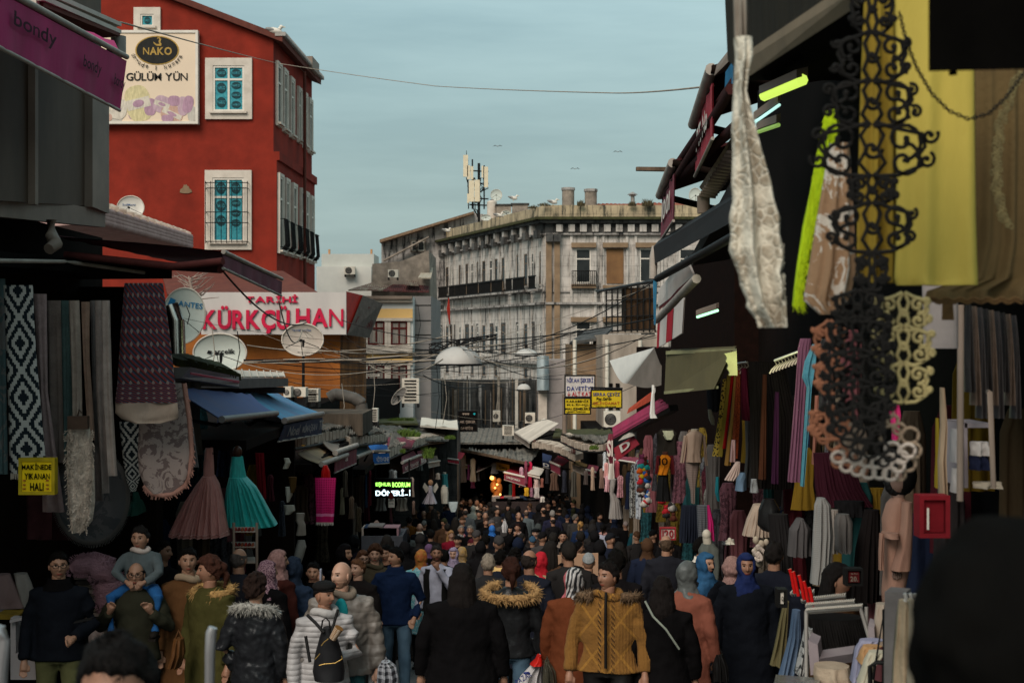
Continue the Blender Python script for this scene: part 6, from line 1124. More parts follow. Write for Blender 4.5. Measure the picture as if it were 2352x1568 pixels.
for nm,rows,t in[('coat',[(1140,2052,2072),(1156,2036,2090),(1190,2026,2086),(1222,2028,2072),(1240,2026,2074),(1310,2030,2086),(1360,2028,2074)],.12),('sleeve',[(1152,2072,2094),(1200,2070,2095),(1260,2060,2094),(1308,2046,2090)],.08),('belt',[(1222,2026,2062),(1232,2028,2060)],.14),('belt_end',[(1224,2020,2032),(1270,2018,2030),(1308,2018,2030)],.03),('skirt',[(1300,2030,2062),(1360,2026,2052),(1400,2030,2048)],.09)]:
 mb=MB();garment(mb,rows,9-(.12 if nm in('sleeve','belt','belt_end')else 0),t,1,.01,nz=14,cols=24);mb.build(nm,mpk,r)
mb=MB()
for i in range(5):mb.tube([W(2052+i*4,1306,8.9),W(2051+i*4.5,1318,8.88),W(2052+i*4,1330-abs(i-2)*2,8.88)],.008,6)
mb.ell(W(2060,1306,8.92),(.035,.02,.03));mb.tube([W(2062,1140,9),W(2062,1112,9)],.045,10);mb.ell(W(2062,1095,9),(.08,.09,.11));mb.build('body',mat('mannequin_pink',(.24,.17,.15),None,.5),r)
mb=MB();mb.ell(W(2066,1092,9.02),(.11,.11,.13));
for i in range(14):a=i*.45;mb.ell(W(2062+20*math.cos(a),1112+16*math.sin(a),8.98),(.03,.03,.035))
mb.build('hair',m_black,r)
mannequin('bald white mannequin head on a grey-jacketed bust',[('jacket',C('grey_bust',(.10,.12,.12)),[(1248,1612,1640),(1262,1604,1652),(1300,1606,1654),(1340,1610,1650)],.15)],16.5,None,(1623,1228,10.5,13))
mannequin('small bald mannequin head beside a pale hat',[('bust',m_mann,[(1242,1670,1682),(1248,1666,1688)],.08)],16,None,(1676,1240,5,6))
r=thing('mannequin_group','cluster of white doll heads and a curly white wig on the right stall','dolls',W(1745,1290,13.5));
for u,v,a,b in[(1736,1240,7,9),(1748,1250,8,10),(1740,1268,12,14),(1760,1245,6,8),(1744,1290,9,12)]:mb=MB();mb.ell(W(u,v,13.5),(a*.0043,a*.0043,b*.0043));mb.build('head',m_mann2,r)
mb=MB();
for i in range(26):mb.ell(W(1742+14*math.cos(i*1.3)*(i/26),1270+16*math.sin(i*1.3),13.42),(.018,.02,.022))
mb.build('wig',mat('wig_white',(.5,.46,.44)),r)
mannequin('teal dressed mannequin by the far left shops',[('dress',C('teal_mann',(.05,.26,.30)),[(1088,1014,1028),(1098,1015,1028),(1120,1014,1030)],.12)],44,(1021,1084));mannequin('white torso mannequin at the far left shops',[('torso',m_mann,[(1118,1014,1028),(1130,1012,1030),(1155,1014,1030)],.14)],40,(1020,1114))
r=thing('mannequin','small fairy doll mannequin in a white tulle dress with wings','mannequin',W(980,1160,38));mb=MB();garment(mb,[(1115,984,993),(1130,984,994),(1155,970,1004)],38,.2,7,.05);mb.build('dress',C('fairy',(.50,.50,.60)),r);mb=MB();mb.ell(W(989,1108,38),(.07,.07,.08));mb.build('head',mat('doll_skin',(.42,.25,.15)),r)
for sg in(-1,1):mb=MB();mb.prism([W(989+sg*x,y,38.1)for x,y in([(2,1122),(14,1108),(18,1118),(10,1132)][::-sg])],(0,.02,0));mb.build('wing',m_mann,r)
rr_=random.Random(21);cols_=[((.02,.35,.38),'turquoise'),((.50,.38,.02),'yellow'),((.55,.10,.01),'orange'),((.02,.12,.45),'blue'),((.42,.02,.03),'red'),((.5,.5,.5),'white'),((.10,.03,.02),'brown'),((.48,.10,.25),'pink'),((.03,.03,.035),'black')]
TN=[cols_[q][1]for q in[7,6,0,0,1,2,3,2,1,8,3,4,8,5,8,6,8,5,8,3,8,5,4,5,4,8,5,4,8,6]]
for i in range(30):
 c,n_=cols_[[7,6,0,0,1,2,3,2,1,8,3,4,8,5,8,6,8,5,8,3,8,5,4,5,4,8,5,4,8,6][i]];v=1060+i*4.2 if i<24 else 1150+(i-24)*8;u=(1478+rr_.uniform(-7,9))if i<24 else(1525+rr_.uniform(-8,22));mb=MB();D=26.5;p=W(u,v,D);s=rr_.uniform(.05,.075)
 mb.ell(p,(s,s,s*1.1),0,10,7);mb.ell(p+Vector((0,0,s*1.3)),(s*.7,s*.7,s*.7),0,8,6)
 for sg in(-1,1):mb.ell(p+Vector((sg*s*.9,0,-.02)),(s*.4,s*.4,s*.6),0,6,5);mb.ell(p+Vector((sg*s*.5,0,s*1.9)),(s*.3,s*.2,s*.35),0,6,5)
 mb.build('soft_toy',mat('toy_'+n_,c),None,n_+' soft toy hanging between a '+TN[i-1]+' and a '+TN[(i+1)%30]+' one, '+('upper part of the string' if i<12 else 'lower part of the string' if i<24 else 'below the orange shirt'),'soft toy','soft toys on strings')
for i,(u,v)in enumerate([(1130,1097),(1137,1120),(1142,1112),(1149,1135)]):
 r=thing('lamp_bulb',['bare glowing warm bulb in the far shop','small warm bulb lowest at the figurines','small warm bulb above the figurines','dim warm bulb right of the figurines'][i],'lamp',W(u,v,47));mb=MB();mb.ell(W(u,v,47),(.07 if i==0 else.035,)*3,0,10,7);mb.build('bulb',mat('bulb_glow',(1,.5,.12),(1,.5,.12),.5,1,0,emit=1.4),r)
ld=bpy.data.lights.new('shop_bulb','POINT');ld.energy=9;ld.color=(1,.55,.2);ld.shadow_soft_size=.1;lo=bpy.data.objects.new('shop_bulb',ld);COL.objects.link(lo);lo.location=W(1132,1104,46.6)
for i,(u,v)in enumerate([(1134,1118),(1146,1122),(1141,1136)]):mb=MB();mb.ell(W(u,v,47.2),(.12,.1,.22));mb.ell(W(u,v-18,47.2),(.09,.09,.1));mb.build('figurine',mat('gold_fig',(.30,.12,.03),None,.4),None,['left','right','lowest'][i]+' golden-brown figurine lit by the warm bulbs','figurine')
for lb_,q,D,c in[('long table with a pale pinkish cloth edge at the far end',(1130,1150,1260,1165),46,(.05,.04,.042)),('table of folded dark jeans on the left',(830,1228,925,1260),24,(.06,.07,.09))]:
 r=thing('goods_table',lb_,'table',W((q[0]+q[2])/2,q[3],D));mb=MB();P=frontal(D);a,b,c0,d=P.rect(*q);P.box(mb,a,b,G(D)+.02,d-.02,-1,0);mb.build('table',C('tablec%d'%int(D),c),r)
 rr=random.Random(int(D))
 for i in range(12):mb=MB();x=lerp(a,b-.3,i/12);z=d-.02;P.box(mb,x,x+.26,z,z+rr.uniform(.05,.16),-.5,-.05);mb.build('folded_cloth',C('fc%d'%(i%6),[(.3,.28,.27),(.03,.05,.10),(.3,.03,.05),(.16,.16,.17),(.05,.05,.06),(.24,.16,.2)][i%6]),None,['pale','navy','red','grey','charcoal','mauve'][i%6]+(' folded cloth at the left half of ' if i<6 else ' folded cloth at the right half of ')+('the far pale table' if D>40 else 'the table of jeans'),'folded cloth','folded cloths on the '+('far' if D>40 else 'left')+' table')
r=thing('cardboard_sheet','large plain sheet of cardboard carried in the crowd','cardboard',W(1300,1340,18.2));mb=MB();slabpx(mb,[(1246,1345,18.4),(1374,1345,18.2),(1374,1270,18.2),(1240,1277,18.4)],(0,.05,0));mb.build('board',mat('cardboard',(.36,.24,.17),(.33,.22,.155),.8,1,.05),r)
r=thing('stall_stand','white sloped display stand at the lower right','stall',W(1890,1560,7));mb=MB()
for q in([(1862,1550,7),(1884,1545,7),(1878,1480,7),(1856,1470,7)],[(1994,1500,7.4),(2010,1498,7.4),(2008,1440,7.4),(1994,1436,7.4)],[(1884,1530,7),(1958,1520,7.4),(1958,1500,7.4),(1882,1512,7)]):slabpx(mb,q,(.06,.2,0))
mb.build('frame',m_lilac,r);mb=MB();slabpx(mb,[(1775,1580,6.4),(1880,1575,6.4),(1885,1556,7),(1782,1548,7)],(0,0,-.03));mb.build('glass_top',mat('glass_pale',(.16,.18,.18),None,.15),r)
hang('knit_pile','pile of cream cable knit blankets at the lower right','blankets',[(1527,1870,1950),(1545,1867,1955),(1568,1872,1960),(1600,1870,1960)],6.9,mat('cloth_knit_cream',(.36,.31,.25),(.24,.2,.16),.95,9,1,30),.15,3,.03)
for lb_,rows,D,c in[('light blue shirt draped over the front rail',[(1468,1975,2030),(1490,1966,1985),(1540,1958,1976),(1565,1955,1974)],6.2,(.26,.28,.42)),('tan garment draped over the front rail',[(1482,1982,2025),(1500,1975,2000),(1520,1972,1988)],6.1,(.40,.25,.13)),('cream garment draped lowest over the front rail',[(1495,1995,2036),(1520,1985,2010),(1570,1970,1996)],6.0,(.44,.44,.37)),('whitish cloth pile beside the pink coat',[(1385,2012,2040),(1420,2008,2048),(1480,2012,2046)],7.5,(.36,.32,.28))]:hang('garment',lb_,'garment',rows,D,C('dr%d'%int(D*10),c),.06,3,.03,'clothes draped at the lower right')
mb=MB();mb.tube([W(2030,1580,5.8),W(2032,1480,5.8),W(2031,1400,5.8),W(2034,1560,5.7)],.008,6);mb.tube([W(2005,1560,5.8),W(2031,1400,5.8),W(2064,1560,5.8)],.007,6);mb.tube([W(2000,1600,5.8),W(1998,1530,5.8),(W(2012,1520,5.8)),W(2040,1522,5.8)],.01,6);mb.build('wire_stand',m_black,None,'thin black wire display stand beside the grey panel','stand')
mb=MB();slabpx(mb,[(2030,1640,5),(2078,1640,5),(2078,1362,5),(2032,1358,5)],(.05,.1,0));mb.build('board',mat('grey_board',(.13,.13,.14)),None,'upright grey board at the lower right','board')
r=hang('lace_cloth','cream lace-edged cloth clipped on a hanger at the lower right','cloth',[(1378,2066,2112),(1420,2062,2124),(1500,2056,2140),(1600,2050,2160)],4.2,mat('cloth_cream_lace',(.32,.27,.20),(.2,.17,.12),.95,12,.6),.05,4,.03);mb=MB()
for u in(2078,2090,2100):mb.tube([W(u,1362,4.15),W(u+4,1372,4.15),W(u,1380,4.15)],.006,6)
mb.build('clip',m_alu,r);hang('garment','long pale strip of cloth in front of the lace cloth','cloth',[(1376,2090,2098),(1500,2088,2099),(1600,2086,2102)],4.1,C('pale_strip',(.34,.31,.25)),.03,1)
# ---------------- people
def face_mats(k):
 c=[(.36,.185,.115),(.29,.14,.085),(.43,.24,.165)][k];c2=tuple(x*.78 for x in c)
 return[mat('skin_%d'%k,c,c2,.55,9,.1,60,spec=.35),mat('lips_%d'%k,(.34,.09,.075),None,.5),mat('eyebrow',(.025,.015,.01),None,.9),mat('eye_white',(.26,.23,.21),None,.3),mat('iris',(.02,.012,.01),None,.2)]
def head_r(x,y,z):
 """unit direction -> point on the head, metres, facing -Y"""
 X,Y,Z=x*.076,y*(.098 if y<0 else.104),z*(.118 if z>0 else.122)
 if z<0:k=1-.34*(-z)**1.5;X*=k;Y*=(1-.18*(-z)**2 if y<0 else 1-.45*(-z)**1.5)
 if y<-.3:
  f=min(1,(-y-.3)/.4);Y+=f*.006
  nz=max(0,1-abs(Z+.012)/.045);n=math.exp(-(X/.012)**2)*(.027*max(0,min(1,(.032-Z)/.055))if Z>-.026 else.027*max(0,1-(-.026-Z)/.010))
  Y-=n*f
  for s in(-1,1):Y+=.011*math.exp(-((X-s*.031)/.016)**2-((Z-.014)/.012)**2);Y-=.005*math.exp(-((X-s*.045)/.016)**2-((Z+.022)/.018)**2)
  Y-=.006*math.exp(-(X/.045)**2-((Z-.038)/.010)**2);Y-=.006*math.exp(-(X/.022)**2-((Z+.060)/.010)**2);Y+=.005*math.exp(-(X/.02)**2-((Z+.078)/.006)**2);Y-=.008*math.exp(-(X/.02)**2-((Z+.098)/.014)**2)
 return Vector((X,Y,Z))
def sph(seg,ring):
 pts=[]
 for i in range(ring+1):
  t=math.pi*min(max(i/ring,.004),.996)
  for j in range(seg):a=2*math.pi*j/seg;pts.append((math.sin(t)*math.cos(a),math.sin(t)*math.sin(a),-math.cos(t)))
 fs=[(i*seg+j,i*seg+(j+1)%seg,(i+1)*seg+(j+1)%seg,(i+1)*seg+j)for i in range(ring)for j in range(seg)]+[tuple(range(seg-1,-1,-1)),tuple(ring*seg+j for j in range(seg))]
 return pts,fs
SPH={1:sph(60,48),0:sph(22,16)}
def add_head(mb,M,hi):
 pts,fs=SPH[hi];P_=[head_r(*p)for p in pts];k=len(mb.v);mb.v+=[tuple(M@p)for p in P_]
 for f in fs:
  c=sum((P_[i]for i in f),Vector())/len(f);mi=0
  if c.y<-.04:
   ax=abs(c.x)
   if ax<.023 and abs(c.z+.060)<.0075*(1-(ax/.026)**2)+.001:mi=1
   elif.013<ax<.049 and abs(c.z-.037+(ax-.03)**2*6)<.0042:mi=2
   else:
    e=((ax-.031)/.0125)**2+((c.z-.013)/.0052)**2
    if e<1:mi=4 if((ax-.031)/.0065)**2+((c.z-.013)/.0068)**2<1 else 3
    elif e<1.7 and c.z>.013:mi=2
  mb.f.append([k+i for i in f]);mb.mi.append(mi if hi else(1 if mi==1 else 0));mb.sm.append(True);mb.uv.append(None)
 for s in(-1,1):
  t=MB();t.ell((s*.077,.006,-.004),(.011,.021,.033),0,10,8,Matrix.Rotation(s*.35,3,'Z'));mb.add([M@Vector(p)for p in t.v],t.f,0,None,True)
def shell(M,hi,thick,mask,nz=.0,ns=30,sq=1.0):
 pts,fs=SPH[hi];mb=MB();vs=[]
 for p in pts:
  b=head_r(*p)if p[1]>-.3 else Vector((p[0]*.076,p[1]*.093,p[2]*.118));m=max(0,min(1,mask(b.x,b.y,b.z)));d=Vector(p)
  o=thick*m-.022*(1-m);o+=nz*noise.noise(b*ns)*m;vs.append(M@(b+d*o))
 mb.add(vs,fs,0,None,True);return mb
def hl(y):
 for(a,za),(b,zb)in zip([(-.12,.078),(-.085,.07),(-.045,.035),(-.012,-.012),(.02,-.03),(.07,-.085),(.2,-.09)],[(-.085,.07),(-.045,.035),(-.012,-.012),(.02,-.03),(.07,-.085),(.2,-.09),(.3,-.09)]):
  if y<=b:return lerp(za,zb,(y-a)/(b-a))
 return-.09
_tex=bpy.data.textures.new('folds','CLOUDS');_tex.noise_scale=.16;_tex.noise_depth=2
_tex2=bpy.data.textures.new('puffs','CLOUDS');_tex2.noise_scale=.07;_tex2.noise_depth=1
def finish(mb,name,mats,root,voxel=0,disp=0,tex=None,smooth=4):
 o=mb.build(name,mats,None,recenter=False);o.location=(0,0,0)
 if voxel:
  m=o.modifiers.new('r','REMESH');m.mode='VOXEL';m.voxel_size=voxel;m.use_smooth_shade=True
  s_=o.modifiers.new('s','SMOOTH');s_.iterations=smooth;s_.factor=.5
  if disp:d=o.modifiers.new('d','DISPLACE');d.texture=tex or _tex;d.strength=disp;d.texture_coords='LOCAL';d.mid_level=.5
  dg=bpy.context.evaluated_depsgraph_get();me=bpy.data.meshes.new_from_object(o.evaluated_get(dg));old=o.data;o.modifiers.clear();o.data=me;me.name=name
  me.materials.clear()
  for q in(mats if isinstance(mats,(list,tuple))else[mats]):me.materials.append(q)
 o.parent=root;return o
POSE={'down':((.235,.02,1.13),(.245,-.05,.88)),'bent':((.26,.03,1.14),(.13,-.25,1.08)),'pocket':((.28,.07,1.14),(.20,-.08,.94)),'face':((.22,-.15,1.20),(.05,-.20,1.45)),'up':((.29,-.06,1.17),(.17,-.20,1.33)),'reach':((.30,-.10,1.15),(.30,-.35,1.02)),'swing':((.25,.10,1.15),(.25,.02,.90)),'cross':((.25,-.05,1.14),(.02,-.22,1.12)),'phone':((.26,-.10,1.22),(.11,-.05,1.52)),'child':((.24,-.12,1.22),(.10,-.22,1.12))}
COATZ={'jacket':.86,'sweater':.88,'coat':.55,'parka':.66,'long':.14,'vest':.88,'puffer':.84}
def person(u,v,H,yaw,hyaw,hair,hc,coat,cc,tc,pose,label,wd=1.0,skin=0,hi=1,cm=None,hm=None,pitch=0,stride=.08,fur=None,group=None,D=None,glasses=False,extra=None,legs=None,z0=None,scarf=None,collar=None,beard=None,beret=None):
 D=D or solveD(v,H);x=(u-CX)/F*D;s=H/1.75;root_loc=Vector((x,D,G(D)if z0 is None else z0))
 ry=math.radians(yaw);hy=math.radians(hyaw-yaw);S=Matrix.Diagonal((s*wd,s*wd**.5,s,1))
 hm_=Matrix.Translation((0,-.01*s,1.632*s))@Matrix.Rotation(hy,4,'Z')@Matrix.Rotation(math.radians(pitch),4,'X')@Matrix.Scale(s*.94 if H>1.3 else s*1.28,4)
 body=MB();T=lambda p:Vector((p[0]*s*wd,p[1]*s,p[2]*s));arms=[]
 pl,pr=pose if isinstance(pose,tuple)else(pose,pose)
 for sg,pn in((-1,pl),(1,pr)):
  e,w_=POSE[pn];arms.append((sg,T((sg*.165,.01,1.41)),T((sg*e[0],e[1],e[2])),T((sg*w_[0],w_[1],w_[2]))))
 body.tube([T((0,.01,1.40)),T((0,-.0,1.50)),hm_@Vector((0,.012,-.075))],[.05*s,.056*s,.055*s],14)
 body.tube([T((0,.01,.92)),T((0,.01,1.2)),T((0,.01,1.42))],[.08*s,.07*s,.07*s],14)
 for sg,a,e,w_ in arms:
  body.tube([a,e,w_],[.04*s,.035*s,.026*s],10);d=(w_-e).normalized()
  if pn=='up':d=(d+Vector((0,0,.3))).normalized()
  side=d.cross(Vector((0,1,0)));side=side.normalized()if side.length>.1 else Vector((1,0,0));nrm=side.cross(d).normalized()
  pal=w_+d*.045*s;body.tube([w_,pal,w_+d*.085*s],[.026*s,.034*s,.032*s],8)
  if hi:
   for q in range(4):
    b=w_+d*.08*s+side*(.026-.0175*q)*s;L_=(.062,.072,.066,.05)[q]*s;cur=nrm*(-.4 if nrm.y>0 else.4)
    k1=b+(d+cur*.4).normalized()*L_*.5;k2=k1+(d+cur*1.6).normalized()*L_*.5;body.tube([b,k1,k2],[.0105*s,.0095*s,.008*s],6)
   b=w_+d*.03*s-side*sg*.02*s;body.tube([b,b+(d-side*sg*1.0).normalized()*.035*s,b+(d-side*sg*.4).normalized()*.068*s],[.013*s,.011*s,.009*s],6)
 hipz=.93;LJ=legs or[[(sg*.088,.01,hipz),(sg*.095,-.02+sg*stride*.6*-1,.50),(sg*.098,.03-sg*stride*1.2,.09)]for sg in(-1,1)]
 for l_ in LJ:body.tube([T(p)for p in l_],[.06*s,.045*s,.035*s],10)
 mb2=MB();add_head(mb2,hm_,hi);fm=face_mats(skin)
 k=len(body.v)
 if hi:
  o=finish(body,'tmp',fm[0],None,.0085*s,0,None,1);me=o.data;vs=[v_.co[:]for v_ in me.vertices];fs=[tuple(p.vertices)for p in me.polygons];bpy.data.objects.remove(o)
  mb2.add(vs,fs,0,None,True)
 else:mb2.add(body.v,body.f,0,None,True)
 root=mb2.build('person',fm,None,recenter=False);root.location=root_loc;root.rotation_euler=(0,0,ry);tag(root,label,'person',group)
 mb=MB();zb=COATZ[coat];bk={'puffer':1.12,'parka':1.14,'coat':1.05,'long':1.06}.get(coat,1.0)
 prof=[(1.50,.062,.062),(1.475,.10,.085),(1.435,.165,.105),(1.35,.19,.125),(1.2,.178,.128),(1.08,.165,.122),(.95,.182,.13),(.86,.205,.142),(.66,.215,.15),(.4,.235,.17),(.14,.26,.19)]
 prof=[p for p in prof if p[0]>zb+.02]+[(zb,*[lerp(a,b,.0)for a,b in zip([q for q in prof if q[0]<=zb+.03][0][1:],(0,0))])]
 rings=[[T((rx*bk*math.cos(a),.01+ry_*bk*math.sin(a),z))for a in[j*math.pi/14 for j in range(28)]]for z,rx,ry_ in prof[::-1]]
 mb.loft(rings)
 if coat!='vest':
  for sg,a,e,w_ in arms:
   wr=.062 if coat in('puffer','parka')else.052;mb.tube([a+Vector((-sg*.06*s,0,-.01)),a+Vector((0,0,-.02)),lerp(a,e,.5),e,lerp(e,w_,.5),lerp(e,w_,.97)],[.075*s*bk,.083*s*bk,.07*s*bk,.062*s*bk,(wr+.004)*s*bk,wr*s*.92],12)
 cmat=cm or C('coat_%02x%02x%02x'%tuple(int(min(1,q)*255)for q in cc),cc)
 finish(mb,'shirt' if coat=='vest' else('sweater' if coat=='sweater' else 'coat'),cmat,root,.013*s if hi else 0,.035 if hi else 0,_tex2 if coat=='puffer' else _tex,5)
 if coat=='vest':
  mb=MB();mb.loft([[p*1.0+Vector((0,.0,0))for p in r_]for r_ in rings]);
  for sg,a,e,w_ in arms:mb.tube([a+Vector((-sg*.06*s,0,-.01)),lerp(a,e,.5),e,lerp(e,w_,.96)],[.075*s,.066*s,.058*s,.045*s],12)
 if 'black vest' in label:
  mb=MB();mb.loft([[T((rx*1.07*math.cos(a),.01+ry_*1.08*math.sin(a),z))for a in[math.radians(-64+j*11)for j in range(29)]]for z,rx,ry_ in prof if.8<z<1.46],0,False,True,False);finish(mb,'vest',m_black,root)
 if 'turquoise T-shirt' in label:
  mb=MB();mb.ell(T((0,-.105,1.32)),(.062*s,.045*s,.15*s));finish(mb,'undershirt',C('tee_turq',(.02,.30,.36)),root)
 if collar is not None:
  mb=MB();mb.loft([[T((rx*math.cos(a),.0+ry_*math.sin(a),z+(.012*math.cos(a*1)if 0 else 0)))for a in[j*math.pi/10 for j in range(20)]]for z,rx,ry_ in[(1.44,.135,.10),(1.50,.088,.085),(1.535,.082,.082),(1.50,.07,.07)]],0,False);finish(mb,'collar',collar,root)
 if scarf is not None:mb=MB();mb.tube([T((.085*math.cos(a),.0+.082*math.sin(a),1.49+.018*math.sin(2*a)))for a in[j*math.pi/10 for j in range(21)]],.035*s,10);finish(mb,'neck_scarf',scarf,root,.012 if hi else 0,.03)
 mb=MB()
 if coat!='long' or legs:
  for l_ in LJ:mb.tube([T((l_[0][0]*.9,l_[0][1],l_[0][2]+.05)),T(l_[0]),T(l_[1]),T(l_[2])],[.10*s,.10*s,.072*s,.060*s],12)
  if not legs:mb.loft([[T((rx*math.cos(a),.01+.11*math.sin(a),z))for a in[j*math.pi/8 for j in range(16)]]for z,rx in[(.84,.165),(.94,.18),(1.03,.165)]])
  else:mb.ell(T((0,0,1.0)),(.16*s,.14*s,.12*s))
  finish(mb,'trousers',tc if hasattr(tc,'name')else C('trs_%02x%02x%02x'%tuple(int(q*255)for q in tc),tc),root,.014*s if hi else 0,.025 if hi else 0,_tex,3)
 for l_ in LJ:
  a=T(l_[2]);mb=MB();mb.ell(a+Vector((0,-.045*s,-.03*s)),(.05*s,.135*s,.05*s),0,12,8);mb.box(a+Vector((-.045*s,-.17*s,-.088*s)),a+Vector((.045*s,.08*s,-.06*s)));finish(mb,'shoe',C('shoe_black',(.02,.018,.017)),root)
 hcol=hm or mat('hair_%02x%02x%02x'%tuple(int(q*255)for q in hc),hc,tuple(q*.45 for q in hc),.7,30,.8,90,stretch=(4,4,.5),spec=.08)
 sm=lambda x_,k_:x_/k_+.5
 nm='hair';mk=lambda x_,y_,z_:sm(z_-hl(y_)-.012+.022*noise.noise(Vector((x_*40,y_*40,z_*15))),.03);th,nz=.013,.014
 if hair=='balding':mk=lambda x_,y_,z_:min(sm(z_-hl(y_),.012),sm(.055-z_+.5*max(0,y_-.03),.02));th=.007
 if hair in('beanie','beret','cap'):nm='hat';mk=lambda x_,y_,z_:sm(z_-(.042-max(0,y_)*.45),.01);th,nz=.017,.004
 if hair in('curly','long','bun'):th,nz=(.028,.035)if hair=='curly' else(.016,.012)
 if hair in('hijab','hood'):nm='headscarf' if hair=='hijab' else 'hood';th,nz=(.02,.008)if hair=='hijab' else(.035,.012);mk=lambda x_,y_,z_:1 if y_>-.02 else min(1,max(sm(abs(x_)-.056+max(0,-z_)*.25,.012),sm(z_-.066,.012),sm(-.10-z_,.01)))
 if hair!='bald':
  mb=shell(hm_,hi,th,mk,nz,26 if hair!='curly' else 45)
  if hair=='long':
   for k_ in range(7):
    a=math.radians(20+k_*23.5);p=Vector((.075*math.cos(a),.07*math.sin(a)*1.1+.005,.0));mb.tube([hm_@(p+Vector((0,0,.03))),hm_@(p*1.12+Vector((0,.01,-.09))),hm_@(p*1.25+Vector((0,.015,-.19))),hm_@(p*1.15+Vector((0,.02,-.30)))],[.035*s,.042*s,.040*s,.012*s],8)
  if hair=='bun':mb.ell(hm_@Vector((0,.125,.03)),(.042*s,.04*s,.045*s));mb.tube([hm_@Vector((0,.12,.02)),hm_@Vector((0,.16,-.05)),hm_@Vector((0,.13,-.16))],[.03*s,.032*s,.01*s],8)
  if hair=='cap':mb.ell(hm_@Vector((0,-.12,.045)),(.06*s,.06*s,.008*s),0,14,6)
  if hair=='beret':mb.ell(hm_@Vector((.012,.02,.085)),(.105*s,.115*s,.05*s),0,18,10)
  if hair in('hijab',):
   mb.loft([[hm_@Vector((rx*math.cos(a),oy+ry_*math.sin(a),z+.022*math.sin(a*4+z*40)+.012*math.sin(a*9+1)))for a in[j*math.pi/14 for j in range(28)]]for z,rx,ry_,oy in[(-.33,.16,.13,.02),(-.27,.19,.125,.015),(-.20,.145,.12,.01),(-.15,.10,.105,.005),(-.11,.082,.10,.0),(-.06,.080,.088,.02)]],0,True)
  if hair=='hood':mb.loft([[hm_@Vector((rx*math.cos(a),oy+ry_*math.sin(a),z))for a in[j*math.pi/10 for j in range(20)]]for z,rx,ry_,oy in[(-.24,.15,.12,.03),(-.17,.12,.12,.02),(-.1,.09,.10,.02)]],0,True)
  if hi and nm=='hair':
   rr=random.Random(int(u));pts_,_=SPH[1];vv=mb.v[:len(pts_)];cen=hm_@Vector((0,.01,0));wl=hair in('curly','bun')
   for i in range(1500):
    k_=rr.randrange(len(pts_));q=pts_[k_];b0=head_r(*q)
    if mk(b0.x,b0.y,b0.z)<.75:continue
    p0=Vector(vv[k_]);nrm=(p0-cen).normalized();tg=Vector((rr.gauss(0,.35),.5*nrm.y+rr.gauss(0,.3),-.6));tg=(tg-nrm*tg.dot(nrm));L_=rr.uniform(.015,.035)*s*(1.7 if wl else 1);w3=nrm.cross(tg).normalized()*.0016;tip=p0+tg*L_+nrm*(.004+.25*L_*rr.random()*(2 if wl else 1))
    mb.add([p0-nrm*.004-w3,p0-nrm*.004+w3,tip],[(0,1,2)])
  hob=finish(mb,nm,hcol,root,0 if not(hi and hair in('long','hijab','hood','bun','curly'))else.011*s,.022 if hair in('hijab','hood','curly')else.015,_tex2,2)
 if hair in('beanie','cap')and hi:pass
 if beard:mb=shell(hm_,hi,.004,lambda x_,y_,z_:min(sm(-.035-z_,.012),sm(-.0-y_+.02,.02))if not(abs(x_)<.026 and-.072<z_<-.05)else 0,.002);finish(mb,'beard',beard,root)
 if glasses:
  mb=MB()
  for sg in(-1,1):mb.tube([hm_@Vector((sg*.033+.024*math.cos(a),-.107,.012+.017*math.sin(a)))for a in[j*math.pi/8 for j in range(17)]],.0028*s,5);mb.tube([hm_@Vector((sg*.057,-.105,.016)),hm_@Vector((sg*.08,.0,.012))],.0025*s,4)
  mb.tube([hm_@Vector((-.009,-.109,.014)),hm_@Vector((.009,-.109,.014))],.0025*s,4);finish(mb,'glasses',m_black,root)
 if fur is not None:
  c,rad,lo,up_=fur;mb=MB();rr=random.Random(int(u));pth=[T((rad*math.cos(a),.035+rad*.72*math.sin(a),1.47+up_*math.sin(a)-.03*math.cos(a)**2*lo))for a in[math.radians(q)for q in range(-60,241,10)]]
  mb.tube(pth,.035*s,8)
  for i in range(1300):
   t=rr.random()*(len(pth)-1.01);k_=int(t);p=lerp(pth[k_],pth[k_+1],t-k_);d=Vector((rr.gauss(0,1),rr.gauss(0,1),rr.gauss(0,.8)-.3)).normalized();q=p+d*.03*s;tip=p+d*rr.uniform(.06,.095)*s+Vector((0,0,-.012));w3=d.cross(Vector((rr.random(),rr.random(),1))).normalized()*.0045
   mb.add([q-w3,q+w3,tip],[(0,1,2)])
  finish(mb,'fur_trim',mat('fur_%02x%02x%02x'%tuple(int(q*255)for q in c),c,tuple(q*.3 for q in c),.9,40,.3),root)
 return root
def blk(n=0):return[(.005,.005,.006),(.008,.0075,.009),(.011,.010,.011),(.007,.009,.014)][n%4]
HB,HBr,HG_=(.005,.004,.0035),(.045,.022,.014),(.22,.21,.20)
m_jean=mat('denim',(.035,.075,.13),(.07,.13,.20),.9,7,.3,60,stretch=(1,1,.5));m_olive=mat('olive_trousers',(.10,.11,.05),(.06,.065,.03),.9,6)
